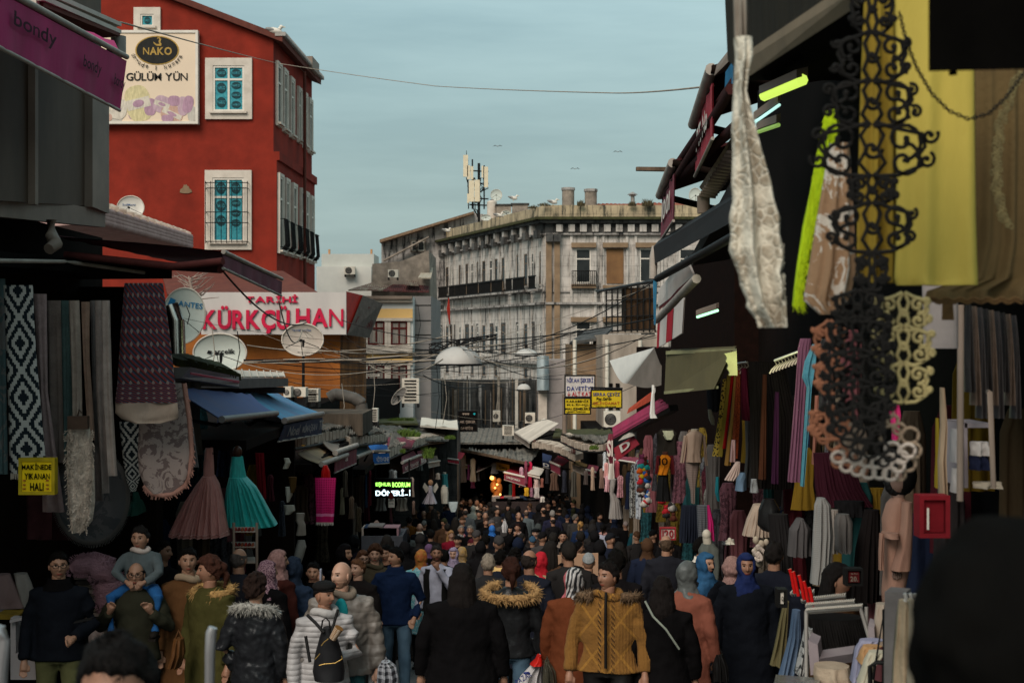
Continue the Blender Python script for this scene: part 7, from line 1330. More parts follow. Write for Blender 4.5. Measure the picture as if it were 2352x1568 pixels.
def knit_mat():
 b=NB('mustard_cable_knit');v=b.coord('Object');s=b.xyz(v);x,z=s[0],s[2]
 z2=b.math('MULTIPLY',z,22);dia=b.math('ABSOLUTE',b.math('SUBTRACT',b.math('MULTIPLY',tri(b,z,3.6),.11),b.math('ABSOLUTE',b.math('SUBTRACT',b.math('ABSOLUTE',x),.11))));l1=b.math('LESS_THAN',dia,.012)
 cab=b.math('MULTIPLY',b.math('LESS_THAN',b.math('ABSOLUTE',b.math('SUBTRACT',b.math('ABSOLUTE',x),.052)),.013),b.math('SINE',b.math('ADD',b.math('MULTIPLY',z,150),b.math('MULTIPLY',x,190))));rib=b.math('SINE',b.math('MULTIPLY',x,600))
 h=b.math('ADD',b.math('ADD',b.math('MULTIPLY',l1,1.1),b.math('MULTIPLY',cab,.7)),b.math('MULTIPLY',rib,.15));h=b.math('ADD',h,b.math('MULTIPLY',b.noise(v,60,3),.5))
 b.col(b.mix(b.ramp(h,-.3,1.3),(.15,.06,.008),(.30,.135,.018)));b.rough(.95);b.bump(h,1,.012);return b.m
m_knit=knit_mat()
def quilt_mat(nm,c,k=9,zk=14):
 b=NB(nm);v=b.coord('Object');s=b.xyz(v);h=b.math('ADD',b.math('ABSOLUTE',b.math('SINE',b.math('MULTIPLY',s[2],zk*2.6))),b.math('MULTIPLY',b.noise(v,26,3),.5));b.col(b.mix(b.ramp(b.noise(v,6,3),.3,.7),c,tuple(q*.7 for q in c)));b.rough(.55);b.bump(h,.8,.006);return b.m
def zeb():
 b=NB('zebra_scarf');v=b.coord('Object',(1,1,.45),(0,.5,0));n=b.n('ShaderNodeTexWave');n.inputs['Scale'].default_value=9;n.inputs['Distortion'].default_value=7;n.inputs['Detail'].default_value=2;b.l(v,n.inputs['Vector']);s=b.xyz(b.coord('Object'));f=b.math('GREATER_THAN',n.outputs['Fac'],.5)
 b.col(b.mix(b.math('GREATER_THAN',s[0],.055),b.mix(f,(.40,.37,.35),(.012,.012,.014)),(.35,.08,.09)));b.rough(.6);b.bump(b.noise(v,20,3),.5,.02);return b.m
m_zebra=zeb()
def sc_mat(n,c,c2,sc=40):return mat('scarf_'+n,c,c2,.8,sc,.4,30)
P=person;NR=[(135,1266,1.72,12,22,'short',HB,'jacket',blk(3),m_olive,('down','bent'),'young man in round glasses and black jacket looking at a phone, leftmost',dict(glasses=True,wd=1.08,collar=C('c_blk',blk()))),(313,1290,1.74,0,5,'balding',HB,'jacket',(.028,.03,.022),m_jean,'up','man in black-rimmed glasses and dark olive jacket carrying a child on his shoulders',dict(glasses=True,wd=1.1)),(432,1256,1.80,20,15,'short',HB,'coat',(.11,.055,.025),m_black,'down','man in brown coat with beige scarf behind the olive parka',dict(scarf=C('beige_sc',(.34,.27,.20)))),(482,1278,1.66,-35,-75,'bun',(.06,.025,.018),'parka',(.05,.05,.018),m_black,'down','woman in profile in olive parka with thick golden fur collar',dict(fur=((.42,.27,.11),.17,.3,.02),skin=1,wd=1.08)),(549,1258,1.70,175,150,'balding',(.10,.09,.09),'jacket',(.016,.018,.026),m_black,'down','balding man in dark navy jacket with his back turned by the shelf rack',dict(wd=1.1)),(588,1322,1.62,170,150,'curly',(.02,.012,.010),'puffer',blk(1),m_jean,('down','pocket'),'curly-haired woman in shiny black puffer with grey fur hood, seen from behind',dict(fur=((.34,.36,.36),.17,.2,.04),cm=mat('glossy_puffer',(.012,.014,.018),None,.3,8,.6,18))),(638,1263,1.62,140,110,'hijab',(.22,.13,.13),'coat',(.05,.016,.014),m_black,'down','woman in mauve headscarf and brown coat, back turned, on the left',dict(hm=sc_mat('mauve',(.30,.19,.19),(.14,.08,.085)))),(614,1287,1.45,150,120,'hijab',(.22,.13,.13),'coat',blk(),m_black,'down','short person in pink checked headscarf beside the mauve one',dict(hm=uvmat('pattern_pk_check',pat_spots((.30,.18,.20),(.06,.02,.04),90,.5)))),(672,1282,1.55,160,160,'hood',(.02,.035,.07),'puffer',(.02,.035,.07),m_black,'down','person in navy blue hooded puffer behind the left crowd',{}),(720,1290,1.66,0,0,'short',HB,'coat',blk(),m_black,('down','phone'),'dark-haired woman in black facing the camera with a pale phone at her ear',dict(collar=C('c_blk',blk()),skin=0)),(746,1336,1.60,15,55,'beret',(.012,.012,.013),'jacket',(.40,.38,.38),m_black,('down','cross'),'woman in black beret and white quilted jacket looking right, lower left of centre',dict(cm=quilt_mat('white_quilt',(.36,.33,.32),9,30),skin=1,scarf=C('pale_hood',(.36,.38,.41)),wd=1.12)),(784,1288,1.78,5,-38,'bald',HB,'puffer',(.17,.145,.12),mat('camo',(.02,.10,.12),(.02,.03,.04),.9,14),'down','bald man in taupe puffer over a turquoise T-shirt, looking left',dict(cm=quilt_mat('taupe_quilt',(.15,.125,.105),9,14),wd=1.2,scarf=C('taupe_col',(.17,.15,.13)),skin=2,beard=mat('grey_stubble',(.25,.16,.12)))),(791,1249,1.66,40,60,'hijab',blk(),'coat',blk(),m_black,'down','woman in plain black headscarf in profile behind the bald man',dict(hm=C('sc_black',blk(1)))),(822,1282,1.60,-20,-35,'short',(.14,.07,.04),'coat',blk(2),m_black,'down','older woman with light brown tied hair squinting, right of the bald man',dict(skin=2)),(834,1264,1.58,10,20,'long',(.10,.045,.025),'coat',(.10,.07,.06),m_black,'down','woman in thin glasses with brown hair behind the older woman',dict(glasses=True,skin=2)),(861,1252,1.64,5,5,'curly',(.06,.03,.018),'parka',(.05,.045,.033),m_black,'down','woman with piled curly hair and lowered eyes in olive-grey hooded jacket',dict(scarf=C('olive_hood',(.06,.055,.04)),skin=2)),(888,1251,1.72,-20,-20,'short',HB,'coat',blk(),m_black,'down','smiling dark-haired man half hidden behind the man in blue denim jacket',{}),(908,1256,1.82,5,-50,'short',HB,'jacket',(.008,.018,.055),m_jean,('pocket','pocket'),'tall man in dark blue jacket and jeans looking left, hands in pockets',dict(wd=1.08,stride=.16,collar=C('c_navy',(.008,.018,.055)))),(967,1262,1.58,160,160,'hijab',HB,'coat',(.10,.30,.34),m_black,'down','woman in red and orange flowered headscarf and turquoise checked coat, back turned',dict(hm=mat('scarf_flower',(.30,.06,.03),(.34,.20,.04),.7,22),cm=uvmat('pattern_turq_check',pat_spots((.12,.34,.38),(.40,.45,.45),60,.4)))),(1003,1251,1.76,-5,5,'short',(.03,.028,.028),'jacket',(.36,.40,.54),m_black,('down','face'),'man in pale blue shirt and black vest holding his hand over his mouth',dict(wd=1.0,skin=1,beard=mat('stubble_dark',(.10,.05,.035)))),(1042,1257,1.58,0,-10,'hijab',HB,'coat',blk(),m_black,'down','small face in lavender patterned headscarf',dict(hm=sc_mat('lavender',(.34,.30,.46),(.10,.09,.16)),skin=2)),(1061,1256,1.60,175,175,'hijab',HB,'parka',(.26,.29,.29),m_black,'down','woman in yellow and white patterned headscarf and pale grey jacket with backpack straps',dict(hm=mat('scarf_yel',(.34,.20,.03),(.20,.18,.16),.7,12))),(1061,1296,1.68,180,180,'long',(.012,.010,.010),'coat',blk(0),m_black,'down','broad figure with long black hair and black coat filling the lower centre, back turned',dict(wd=1.32)),(1121,1272,1.72,178,178,'short',(.34,.31,.27),'jacket',(.024,.026,.03),m_black,'down','man with thick silver-grey hair and dark jacket seen from behind',{}),(1174,1284,1.66,176,185,'bun',(.035,.014,.010),'jacket',(.012,.014,.018),m_jean,'down','woman in black leather jacket and jeans with wide brown fur collar, back turned',dict(fur=((.40,.26,.12),.22,.6,-.05),cm=mat('leather',(.012,.014,.017),None,.28,9,.6,22),wd=1.1)),(1216,1262,1.80,170,140,'balding',(.03,.025,.024),'coat',(.012,.015,.026),m_black,'down','balding man with dark fringe of hair in dark navy coat, head turned right',dict(skin=1)),(1241,1268,1.64,160,150,'hijab',HB,'coat',(.30,.25,.17),m_black,'down','woman in bright red headscarf and beige coat, back turned',dict(hm=sc_mat('red',(.42,.015,.03),(.28,.01,.02),6))),(1300,1244,1.74,180,180,'short',HB,'sweater',blk(1),m_black,'down','short-haired man in black sweatshirt seen from behind against the cardboard',{}),(1352,1270,1.74,175,175,'beanie',(.22,.26,.30),'coat',blk(2),m_black,'down','person in light grey-blue knitted beanie with back turned',dict(hm=mat('beanie_grey',(.26,.30,.34),(.16,.19,.22),.9,60,.6))),(1318,1305,1.60,165,150,'hijab',HB,'coat',(.12,.038,.018),m_black,'down','woman in zebra striped satin headscarf and rust brown coat, back turned',dict(hm=m_zebra,wd=1.1)),(1396,1289,1.76,-10,-45,'short',(.014,.011,.010),'sweater',(.34,.16,.02),m_black,'down','young man in mustard cable knit zip cardigan looking left',dict(cm=m_knit,wd=1.22,scarf=m_knit,skin=1,fur=((.16,.11,.07),.19,.2,-.02))),(1521,1326,1.60,175,170,'long',(.014,.010,.009),'coat',blk(0),m_black,'down','dark-haired woman in black coat with pale bag strap, back turned, right of the mustard cardigan',dict(wd=1.15)),(1578,1289,1.62,150,130,'hijab',HB,'coat',(.20,.075,.055),m_black,'down','woman in shiny grey satin headscarf and salmon coat, back turned',dict(hm=mat('scarf_satin',(.10,.12,.13),(.055,.065,.07),.35,5,.4,12))),(1621,1269,1.62,20,40,'hijab',HB,'coat',blk(3),m_black,'down','woman in mid-blue headscarf glancing right behind the satin scarf',dict(hm=sc_mat('blue',(.02,.085,.20),(.01,.04,.10),8))),(1680,1281,1.55,175,175,'hood',(.34,.22,.22),'sweater',(.32,.20,.21),m_black,'down','person in dusty pink hooded top with a striped back, seen from behind',{}),(1714,1270,1.70,0,-3,'hijab',HB,'coat',blk(3),m_black,'down','woman in navy blue headscarf and long black coat facing the camera',dict(hm=sc_mat('navy',(.008,.018,.09),(.005,.01,.045),6),wd=1.15,skin=1)),(1778,1244,1.82,150,150,'short',(.016,.014,.014),'coat',(.012,.015,.024),m_jean,('down','reach'),'man in dark navy coat reaching towards the clothes rack, back turned',dict(wd=1.1)),(1923,1294,1.60,40,60,'long',(.014,.011,.010),'coat',(.06,.032,.016),m_black,'down','dark-haired young woman in brown coat standing behind the rack',dict(D=9.6,skin=1)),(372,1240,1.70,70,75,'short',HB,'coat',blk(1),m_black,'down','face in profile behind the child on the shoulders',dict(skin=1)),(1530,1228,1.78,178,178,'balding',(.10,.07,.05),'coat',(.016,.018,.024),m_black,'down','close-cropped balding man in dark coat, back turned, below the number placard',dict(wd=1.1)),(1611,1234,1.72,160,110,'short',HB,'jacket',blk(2),m_black,'down','dark-haired bearded man with white collar beside the bald mannequin head',dict(collar=m_frame)),]
def zipped(r):mb=MB();mb.tube([(0,-.150,.90),(0,-.148,1.08),(0,-.155,1.25),(0,-.150,1.38),(0,-.125,1.47)],.011,6);finish(mb,'zip',m_black,r)
NRD=[11.7,12.2,12.4,11.6,14,11,14,13.4,14.2,14.5,10.8,11.1,17,15.2,18,17.6,18.4,16.2,19.5,19,22,22.4,10.6,16,12.5,14.3,16.4,17.4,16.7,12,10.9,10.9,12,14,14.5,12.6,13,9.6,14.6,18,17.2]
for a,D_ in zip(NR,NRD):a[12]['D']=D_;P(a[0],a[1],CAMZ-(a[1]-CY)/F*D_-G(D_),*a[3:12],**a[12])if 'mustard' not in a[11]else zipped(P(a[0],a[1],CAMZ-(a[1]-CY)/F*D_-G(D_),*a[3:12],**a[12]))
legs=[[(sg*.14,-.02,.98),(sg*.26,-.27,.93),(sg*.24,-.34,.52)]for sg in(-1,1)]
D0=12.2;s_c=.68
P(322,1210,1.19,0,-6,'short',HB,'sweater',(.09,.12,.14),mat('child_jeans',(.01,.07,.24),(.02,.11,.32),.8,6),'child','small child in grey-blue knit jacket and bright blue jeans riding on a man\'s shoulders',D=D0+.10,legs=legs,z0=W(0,1210,D0+.1).z-1.21,scarf=C('child_scarf',(.5,.46,.46)),wd=1.15,hm=mat('child_hair',(.010,.009,.009)))
P(270,1440,1.69,0,0,'short',(.010,.009,.009),'jacket',blk(),m_black,'down','blurred black-haired head very close to the camera at the bottom left',skin=1,D=3.0,z0=W(0,1440,3.0).z-1.70,pitch=14)
P(2330,1128,1.72,180,180,'hood',(.004,.004,.004),'puffer',(.004,.004,.004),m_black,'down','large blurred figure in black hat and coat, back turned, filling the lower right',D=1.45,z0=W(0,1128,1.45).z-1.77,wd=1.35,hm=C('black_wool',(.004,.004,.004)))
MID=[(1080,1206,1.74,0,-5,'short',(.25,.24,.23),'coat',blk(),'grey-haired man with moustache facing the camera',dict(beard=mat('moustache',(.16,.11,.09)))),(1059,1206,1.70,10,15,'short',(.28,.26,.25),'coat',blk(1),'grey-haired person with black and white scarf over the mouth',dict(scarf=m_zebra)),(1036,1218,1.62,10,25,'long',(.38,.22,.10),'coat',(.20,.012,.03),'blonde woman in crimson coat',dict(skin=2)),(1051,1229,1.62,0,-10,'beanie',blk(),'coat',blk(2),'woman in black fur hat and dark coat',{}),(1083,1237,1.60,0,15,'beanie',(.08,.01,.018),'coat',blk(),'smiling woman in maroon beanie',dict(scarf=C('dk_sc',(.12,.10,.09)))),(1115,1226,1.72,180,180,'short',HB,'coat',blk(1),'dark-haired man in black hooded coat with back turned, below the bright blue headscarf',dict(wd=1.15)),(1130,1206,1.62,170,170,'hijab',(.03,.14,.50),'coat',blk(3),'woman in bright blue headscarf',dict(hm=sc_mat('brightblue',(.03,.17,.58),(.02,.11,.42),6))),(1189,1202,1.66,-10,-15,'short',(.03,.012,.010),'coat',blk(),'dark-haired woman holding her hand to her cheek',dict(pose=('face','down'),scarf=C('pinksc',(.35,.25,.24)))),(1172,1208,1.58,-10,-10,'hood',blk(),'coat',blk(),'small dark-hooded woman beside the one touching her cheek',{}),(1230,1214,1.64,0,-5,'beret',blk(),'puffer',(.03,.028,.03),'woman in black beret and quilted coat facing the camera',dict(skin=2)),(1223,1231,1.60,180,180,'beanie',(.03,.07,.13),'coat',blk(),'person in denim blue beanie with back turned',dict(hm=mat('beanie_blue',(.03,.085,.16),(.02,.05,.10),.9,60,.5))),(1293,1218,1.76,0,0,'short',HB,'jacket',(.012,.022,.045),'stern man in navy hooded top with white neckline',dict(collar=m_fascia)),(1269,1171,1.80,180,180,'short',(.26,.26,.26),'jacket',(.018,.02,.045),'broad grey-haired man in navy jacket, back turned',dict(wd=1.15)),(1334,1197,1.66,170,150,'bun',(.40,.24,.08),'puffer',(.012,.025,.07),'person with golden hair bun and dark blue coat, back turned',dict(hm=mat('hair_gold',(.42,.24,.07),(.04,.03,.025),.6,14))),(1328,1243,1.66,120,100,'short',HB,'coat',blk(),'dark-haired man in profile in front of the cardboard',{}),(1402,1224,1.76,170,120,'cap',(.012,.014,.02),'puffer',(.012,.016,.032),'man in dark cap and navy hooded jacket, right of centre',dict(wd=1.15)),(1385,1204,1.62,170,170,'bun',HB,'coat',(.30,.34,.46),'woman with tied dark hair and pale blue wrap',dict(scarf=C('palepk',(.40,.24,.24)))),(1338,1160,1.66,0,20,'beanie',(.03,.17,.03),'coat',blk(),'person in bright green headgear among the far crowd',dict(hm=mat('green_hat',(.03,.19,.035),(.02,.10,.02)))),(1377,1177,1.74,20,50,'short',HB,'jacket',(.016,.02,.03),'bearded young man in dark hooded jacket',dict(beard=mat('beard_dk',(.03,.02,.015)))),(1392,1175,1.70,10,40,'short',HB,'coat',blk(),'dark-haired man right beside the bearded young man',{}),(1375,1153,1.78,0,0,'short',(.16,.12,.10),'coat',blk(2),'man with short greyish hair deep in the right crowd',{}),(1322,1180,1.72,160,100,'short',(.10,.10,.10),'coat',(.035,.036,.038),'grey-haired man in dark grey coat, turned right',{}),(1170,1146,1.86,180,180,'short',HB,'coat',(.02,.018,.016),'tallest man in dark hooded coat, back turned, in the far centre',dict(wd=1.2)),(1202,1152,1.70,175,175,'beanie',(.18,.24,.26),'coat',(.03,.025,.02),'person in pale teal beanie with brown fur hood',dict(fur=((.25,.16,.07),.17,.2,.03),hm=mat('beanie_teal',(.20,.28,.30)))),(1209,1170,1.70,180,180,'balding',(.10,.08,.07),'jacket',(.09,.12,.14),'man with cropped hair in grey-blue jacket, back turned',{}),(1141,1161,1.66,170,120,'hijab',(.42,.32,.28),'coat',blk(),'woman in pale beige headscarf',dict(hm=sc_mat('beige',(.42,.32,.28),(.34,.25,.21),5))),(1115,1176,1.74,0,0,'bald',HB,'coat',blk(),'bald man facing the camera in the far crowd',{}),(1095,1147,1.78,0,-30,'bald',HB,'coat',blk(1),'bald man in dark suit in the far crowd',dict(collar=m_frame)),(1080,1145,1.76,0,10,'balding',HB,'coat',blk(2),'balding bearded man left of the bald one',{}),(1087,1161,1.64,175,175,'hijab',(.28,.33,.33),'coat',(.22,.27,.27),'woman in pale grey-green headscarf and coat, back turned',dict(hm=sc_mat('ggreen',(.28,.34,.34),(.2,.25,.25),5))),(1069,1167,1.78,180,180,'balding',(.05,.045,.045),'jacket',(.07,.085,.10),'broad balding man in steel grey jacket, back turned',dict(wd=1.15)),(1113,1159,1.68,0,10,'short',HB,'coat',blk(),'young dark-haired person between the bald men',{}),(1129,1193,1.72,160,100,'cap',(.12,.105,.11),'coat',blk(3),'man in grey tweed cap',{}),(1116,1191,1.60,0,15,'short',(.08,.04,.03),'coat',blk(),'pale face beside the tweed cap',{}),(1251,1148,1.82,0,0,'hood',blk(),'coat',blk(),'tall black-hooded figure with covered mouth in the far crowd',{}),(1274,1144,1.76,-20,-70,'short',HB,'coat',blk(1),'dark-haired man in profile right of the hooded figure',{}),(1282,1157,1.68,180,180,'hood',blk(),'coat',(.012,.013,.016),'person in black hooded jacket with small teal print on the back',{}),(940,1185,1.76,180,180,'short',HB,'jacket',(.16,.065,.015),'man in orange-brown jacket with back turned, left crowd',dict(wd=1.1)),(964,1201,1.72,180,180,'bald',HB,'coat',blk(3),'bald man in dark coat with white collar, back turned',dict(collar=m_frame,skin=2)),(974,1195,1.70,180,180,'beanie',(.12,.14,.15),'coat',blk(),'person in dark grey ribbed beanie behind the bald man',{}),(932,1210,1.74,180,180,'short',(.07,.05,.04),'jacket',(.05,.065,.07),'man in grey-green leather jacket with back turned, left crowd',dict(wd=1.15)),(1030,1155,1.76,180,180,'short',HB,'jacket',(.03,.033,.04),'man in black leather jacket, back turned, left of the grey jacket',{}),(774,1208,1.74,180,180,'curly',HB,'coat',blk(2),'bushy-haired dark figure by the pink checkered scarf',dict(wd=1.3)),(812,1230,1.70,170,170,'hood',blk(),'puffer',(.02,.018,.03),'dark-hooded figure with pink-trimmed jacket, left crowd',{}),(989,1216,1.70,180,180,'short',HB,'puffer',blk(2),'dark-haired person in black quilted jacket, back turned',{}),(1437,1197,1.62,180,180,'beanie',(.10,.08,.08),'coat',blk(),'person in dark patterned knit hat, right crowd',dict(hm=mat('hat_pat',(.10,.09,.10),(.3,.26,.26),.9,60))),(1183,1262,1.66,180,180,'curly',HB,'coat',blk(),'tousled dark-haired head behind the leather jacket woman',{}),(1150,1262,1.68,175,150,'short',HB,'coat',(.014,.018,.03),'dark-haired man with thin yellow neckline',dict(collar=m_yel)),(1466,1199,1.68,170,170,'long',(.05,.03,.02),'coat',(.01,.06,.085),'long-haired woman in dark teal coat, back turned',{}),(1480,1219,1.50,170,120,'beanie',(.42,.01,.01),'coat',(.30,.16,.05),'child in bright red bobble hat',dict(hm=mat('bobble_red',(.45,.012,.012)))),(1500,1216,1.74,175,140,'cap',blk(),'jacket',blk(1),'man in black cap beside the red bobble hat',{}),(1236,1203,1.66,180,180,'hood',(.06,.075,.08),'coat',blk(),'person in grey fur-edged hood, back turned',{}),(1660,1215,1.7,180,180,'short',HB,'coat',blk(1),'dark figure among the clothes behind the pink hood',{}),(985,1250,1.55,175,175,'hijab',(.10,.05,.12),'coat',blk(),'head in dusky purple scarf between the flowered scarf and the vest man',dict(hm=sc_mat('purple',(.12,.07,.16),(.07,.04,.09),6))),(1415,1262,1.75,180,180,'short',HB,'coat',blk(1),'dark head right behind the mustard cardigan man',{}),(1020,1262,1.6,180,180,'short',HB,'coat',blk(),'dark-haired head between the vest man and the lavender scarf',{}),]
for u,v,H,yw,hy,hr,hc,ct,cc,lb_,kw in MID:
 kw=dict(kw);po=kw.pop('pose','down');P(u,v,H,yw,hy,hr,hc,ct,cc,m_black,po,lb_,**{**dict(hi=int(v>1225 or(v>1198 and abs(yw)<60)),group='people in the crowd'),**kw})
protos=[]
for i,(hr,ct,po,yw)in enumerate([('short','coat','down',180),('short','jacket','bent',0),('hijab','coat','down',170),('hood','coat','down',180),('beanie','puffer','pocket',0),('long','coat','down',170),('cap','jacket','down',20),('balding','coat','down',0)]):
 protos.append((P(400,1100,1.72,0,0,hr,(.02,.018,.017),ct,blk(i),m_black,po,'x',hi=0,D=50),hr,ct))
hairn={'short':'short-haired','hijab':'headscarved','hood':'hooded','beanie':'beanie-wearing','long':'long-haired','cap':'cap-wearing','balding':'balding'}
rr_=random.Random(77);used_l={};far=[]
for row,(vv,u0,u1,n)in enumerate([(1132,1075,1300,14),(1139,1030,1330,18),(1148,990,1370,20),(1158,960,1400,22),(1170,930,1420,20),(1184,860,1430,20),(1200,850,1450,16),(1222,870,1560,16),(1242,900,1560,12)]):
 for i in range(n):
  u=lerp(u0,u1,(i+.5)/n)+rr_.uniform(-13,13);v=vv+rr_.uniform(-6,8)
  if row>=4 and any(abs(u-m[0])<11 and abs(v-m[1])<16 for m in MID):continue
  far.append((u,v,row))
pal=[((.010,.010,.012),'black'),((.02,.02,.022),'charcoal'),((.012,.018,.04),'navy'),((.05,.05,.055),'grey'),((.07,.04,.025),'brown'),((.03,.035,.02),'olive'),((.12,.02,.02),'red'),((.22,.18,.14),'beige')]
marks=[(980,'by the fairy doll'),(1050,'under the grey coats'),(1110,'under the dusty pink awning'),(1150,'under the warm bulbs'),(1185,'under the far red awning'),(1235,'under the pink gowns'),(1290,'under the tan awning'),(1340,'by the green headgear'),(1400,'by the light grey dress'),(1700,'under the number placard')]
rown=['hindmost','second hindmost','third','fourth','fifth','sixth','seventh','eighth','front']
for u,v,row in far:
 mk_=next(t for x_,t in marks if u<x_)
 for _ in range(40):
  p,hr,ct=rr_.choice(protos);c,cn=pal[min(7,int(abs(rr_.gauss(0,2.2))))];base='%s person in %s %s %s, %s crowd row'%(hairn[hr],cn,'jacket' if ct!='coat' else 'coat',mk_,rown[row])
  if base not in used_l:break
 used_l[base]=1;H=rr_.uniform(1.58,1.82);D=solveD(v,H);o=copy_tree(p);o.location=((u-CX)/F*D,D,G(D));k=H/1.72;o.scale=(k,k,k);face=rr_.random()<.35 and row<6;o.rotation_euler=(0,0,math.radians(rr_.gauss(0 if face else 180,25)))
 for ch in o.children:
  nm=ch.name.split('.')[0]
  if nm in('coat','hood','hat','headscarf')and ch.material_slots:
   cc_,c2n=(c,cn)if nm in('coat','hood')else rr_.choice(pal[:6]);ch.material_slots[0].link='OBJECT';ch.material_slots[0].material=C('pal_'+c2n,cc_)
 o['label']=base;o['group']='people in the far crowd'
for p,_,_ in protos:
 for ch in list(p.children):bpy.data.objects.remove(ch)
 bpy.data.objects.remove(p)
# ---------------- things people carry
def at(u,v,D):return W(u,v,D)
Dn=10.8
r=thing('backpack','small black backpack with gold zips worn on the front of the white jacket','backpack',at(750,1545,Dn-.42));D=Dn-.30
mb=MB();garment(mb,[(1440,742,764),(1455,736,772),(1500,724,786),(1540,718,792),(1560,722,790)],D,.10,1,.0,fall=False,cols=24);mb.build('bag',mat('nylon_black',(.012,.013,.016),None,.5),r)
mb=MB();mb.tube([W(706,1412,D),W(725,1430,D-.06),W(744,1452,D-.1)],.012,6);mb.tube([W(776,1400,D),W(770,1420,D-.06),W(762,1450,D-.1)],.012,6);mb.tube([W(738,1442,D-.1),W(741,1424,D-.11),W(748,1418,D-.11),W(756,1426,D-.11),W(758,1444,D-.1)],.006,6);mb.tube([W(702,1460,D),W(712,1520,D-.05)],.012,6);mb.build('strap',m_black,r)
mb=MB()
for pts in([(738,1482),(744,1474),(754,1466)],[(724,1513),(730,1506),(735,1500)],[(733,1527),(745,1524),(770,1522),(786,1512)],[(784,1505),(787,1512)]):mb.tube([W(a,b,D-.125)for a,b in pts],.004,5)
mb.build('zip',mat('gold',(.5,.35,.12),None,.35,metal=.8),r)
mb=MB();mb.tube([W(764,1466,D-.12),W(779,1441,D-.14)],[.026,.034],14);mb.build('paper_cup',uvmat('pattern_cup',pat_plaid((.50,.38,.28),(.18,.08,.02),5)),None,'striped paper cup held by the woman in the white jacket','cup')
Dp=11.36
mb=MB();a=W(186,1427,Dp);mb.hexa([a+Vector((-.05,-.03,-.01)),a+Vector((.09,-.03,.02)),a+Vector((.09,-.03,.03)),a+Vector((-.05,-.03,.0))],[a+Vector((-.05,.05,-.01)),a+Vector((.09,.05,.02)),a+Vector((.09,.05,.03)),a+Vector((-.05,.05,.0))]);mb.build('phone',m_black,None,'dark phone held by the young man in glasses','phone')
mb=MB();a=W(737,1320,14.42);mb.box(a+Vector((-.01,-.03,-.05)),a+Vector((.006,.04,.06)));mb.build('phone',mat('phone_pale',(.40,.45,.60),None,.4),None,'pale phone held at the ear of the woman in black','phone')
def bag(label,rows,D,m,handles,name='shopping_bag',t=.1):
 r=thing(name,label,'bag',W((rows[-1][1]+rows[-1][2])/2,rows[-1][0],D));mb=MB();garment(mb,rows,D,t,3,.03,nz=12,cols=24);mb.build('bag',m,r);mb=MB();mb.tube([W(*p,D)for p in handles],.008,6);mb.build('handle',m,r);return r
m_plw=mat('plastic_white',(.52,.55,.60),(.40,.42,.47),.35,4,.6,12)
r=bag('white plastic bag with red top and dark print at the bottom centre',[(1512,1230,1244),(1525,1220,1246),(1550,1196,1244),(1600,1170,1245)],12.1,m_plw,[(1236,1514),(1240,1500),(1244,1514)])
mb=MB();garment(mb,[(1504,1233,1243),(1514,1228,1246),(1524,1217,1247)],12.06,.105,2,.01);mb.build('red_top',mat('plastic_red',(.55,.02,.015),None,.35),r);mb=MB();text(mb,'BAZAR',[W(1188,1572,11.95),W(1222,1550,11.95),W(1216,1538,11.95),W(1182,1560,11.95)],(0,0,1,1),(0,-.02,0),0,.02);mb.ell(W(1210,1545,11.95),(.03,.01,.012));mb.build('print',i_blue,r)
bag('black glossy plastic bag with pale plaid lines held by the bald man',[(1518,876,896),(1530,868,910),(1555,866,916),(1590,864,914)],10.9,uvmat('pattern_bag_plaid',pat_plaid((.03,.03,.035),(.30,.30,.32),3),.3),[(884,1520),(886,1506),(890,1520)])
bag('pale blue-white paper bag next to the plaid plastic bag',[(1530,849,866),(1560,846,864),(1600,845,864)],11.2,m_plw,[(853,1530),(858,1518),(862,1530)])
bag('white bag held up right of the mustard cardigan',[(1430,1474,1492),(1450,1472,1490),(1515,1473,1488)],11.6,m_plw,[(1476,1430),(1480,1424),(1488,1430)],t=.04)
bag('dark glossy plastic bag below the brown coat',[(1518,1250,1262),(1540,1246,1276),(1590,1246,1282)],11.9,mat('plastic_dark',(.02,.02,.018),(.08,.08,.06),.3,14,.8,20),[(1254,1518),(1256,1506),(1260,1518)])
bag('black handbag with metal studs between the two women in black',[(1500,1640,1660),(1530,1636,1672),(1560,1636,1674)],11.9,m_black,[(1644,1500),(1650,1480),(1658,1500)],'handbag')
bag('clear plastic bag in the far centre crowd',[(1196,1156,1162),(1208,1152,1166),(1222,1154,1164)],34,m_plw,[(1157,1196),(1159,1190),(1161,1196)],t=.05)
bag('brown bag held by the woman in the olive parka',[(1465,400,422),(1500,395,424),(1530,388,415)],11.3,mat('brown_leather',(.10,.045,.015),None,.5),[(404,1465),(410,1445),(418,1465)],'handbag')
mb=MB();mb.tube([W(1482,1380,10.78),W(1500,1415,10.7),W(1530,1445,10.68),W(1560,1490,10.7)],.009,6);mb.build('bag_strap',mat('strap_pale',(.22,.27,.25)),None,'pale green bag strap across the black coat','strap')
mb=MB();garment(mb,[(1152,1030,1052),(1166,1032,1050),(1175,1036,1046)],39,.02,1,.01);mb.build('paper_sheet',mat('paper_bluish',(.55,.68,.75)),None,'sheet of pale paper held up in the far left crowd','paper')
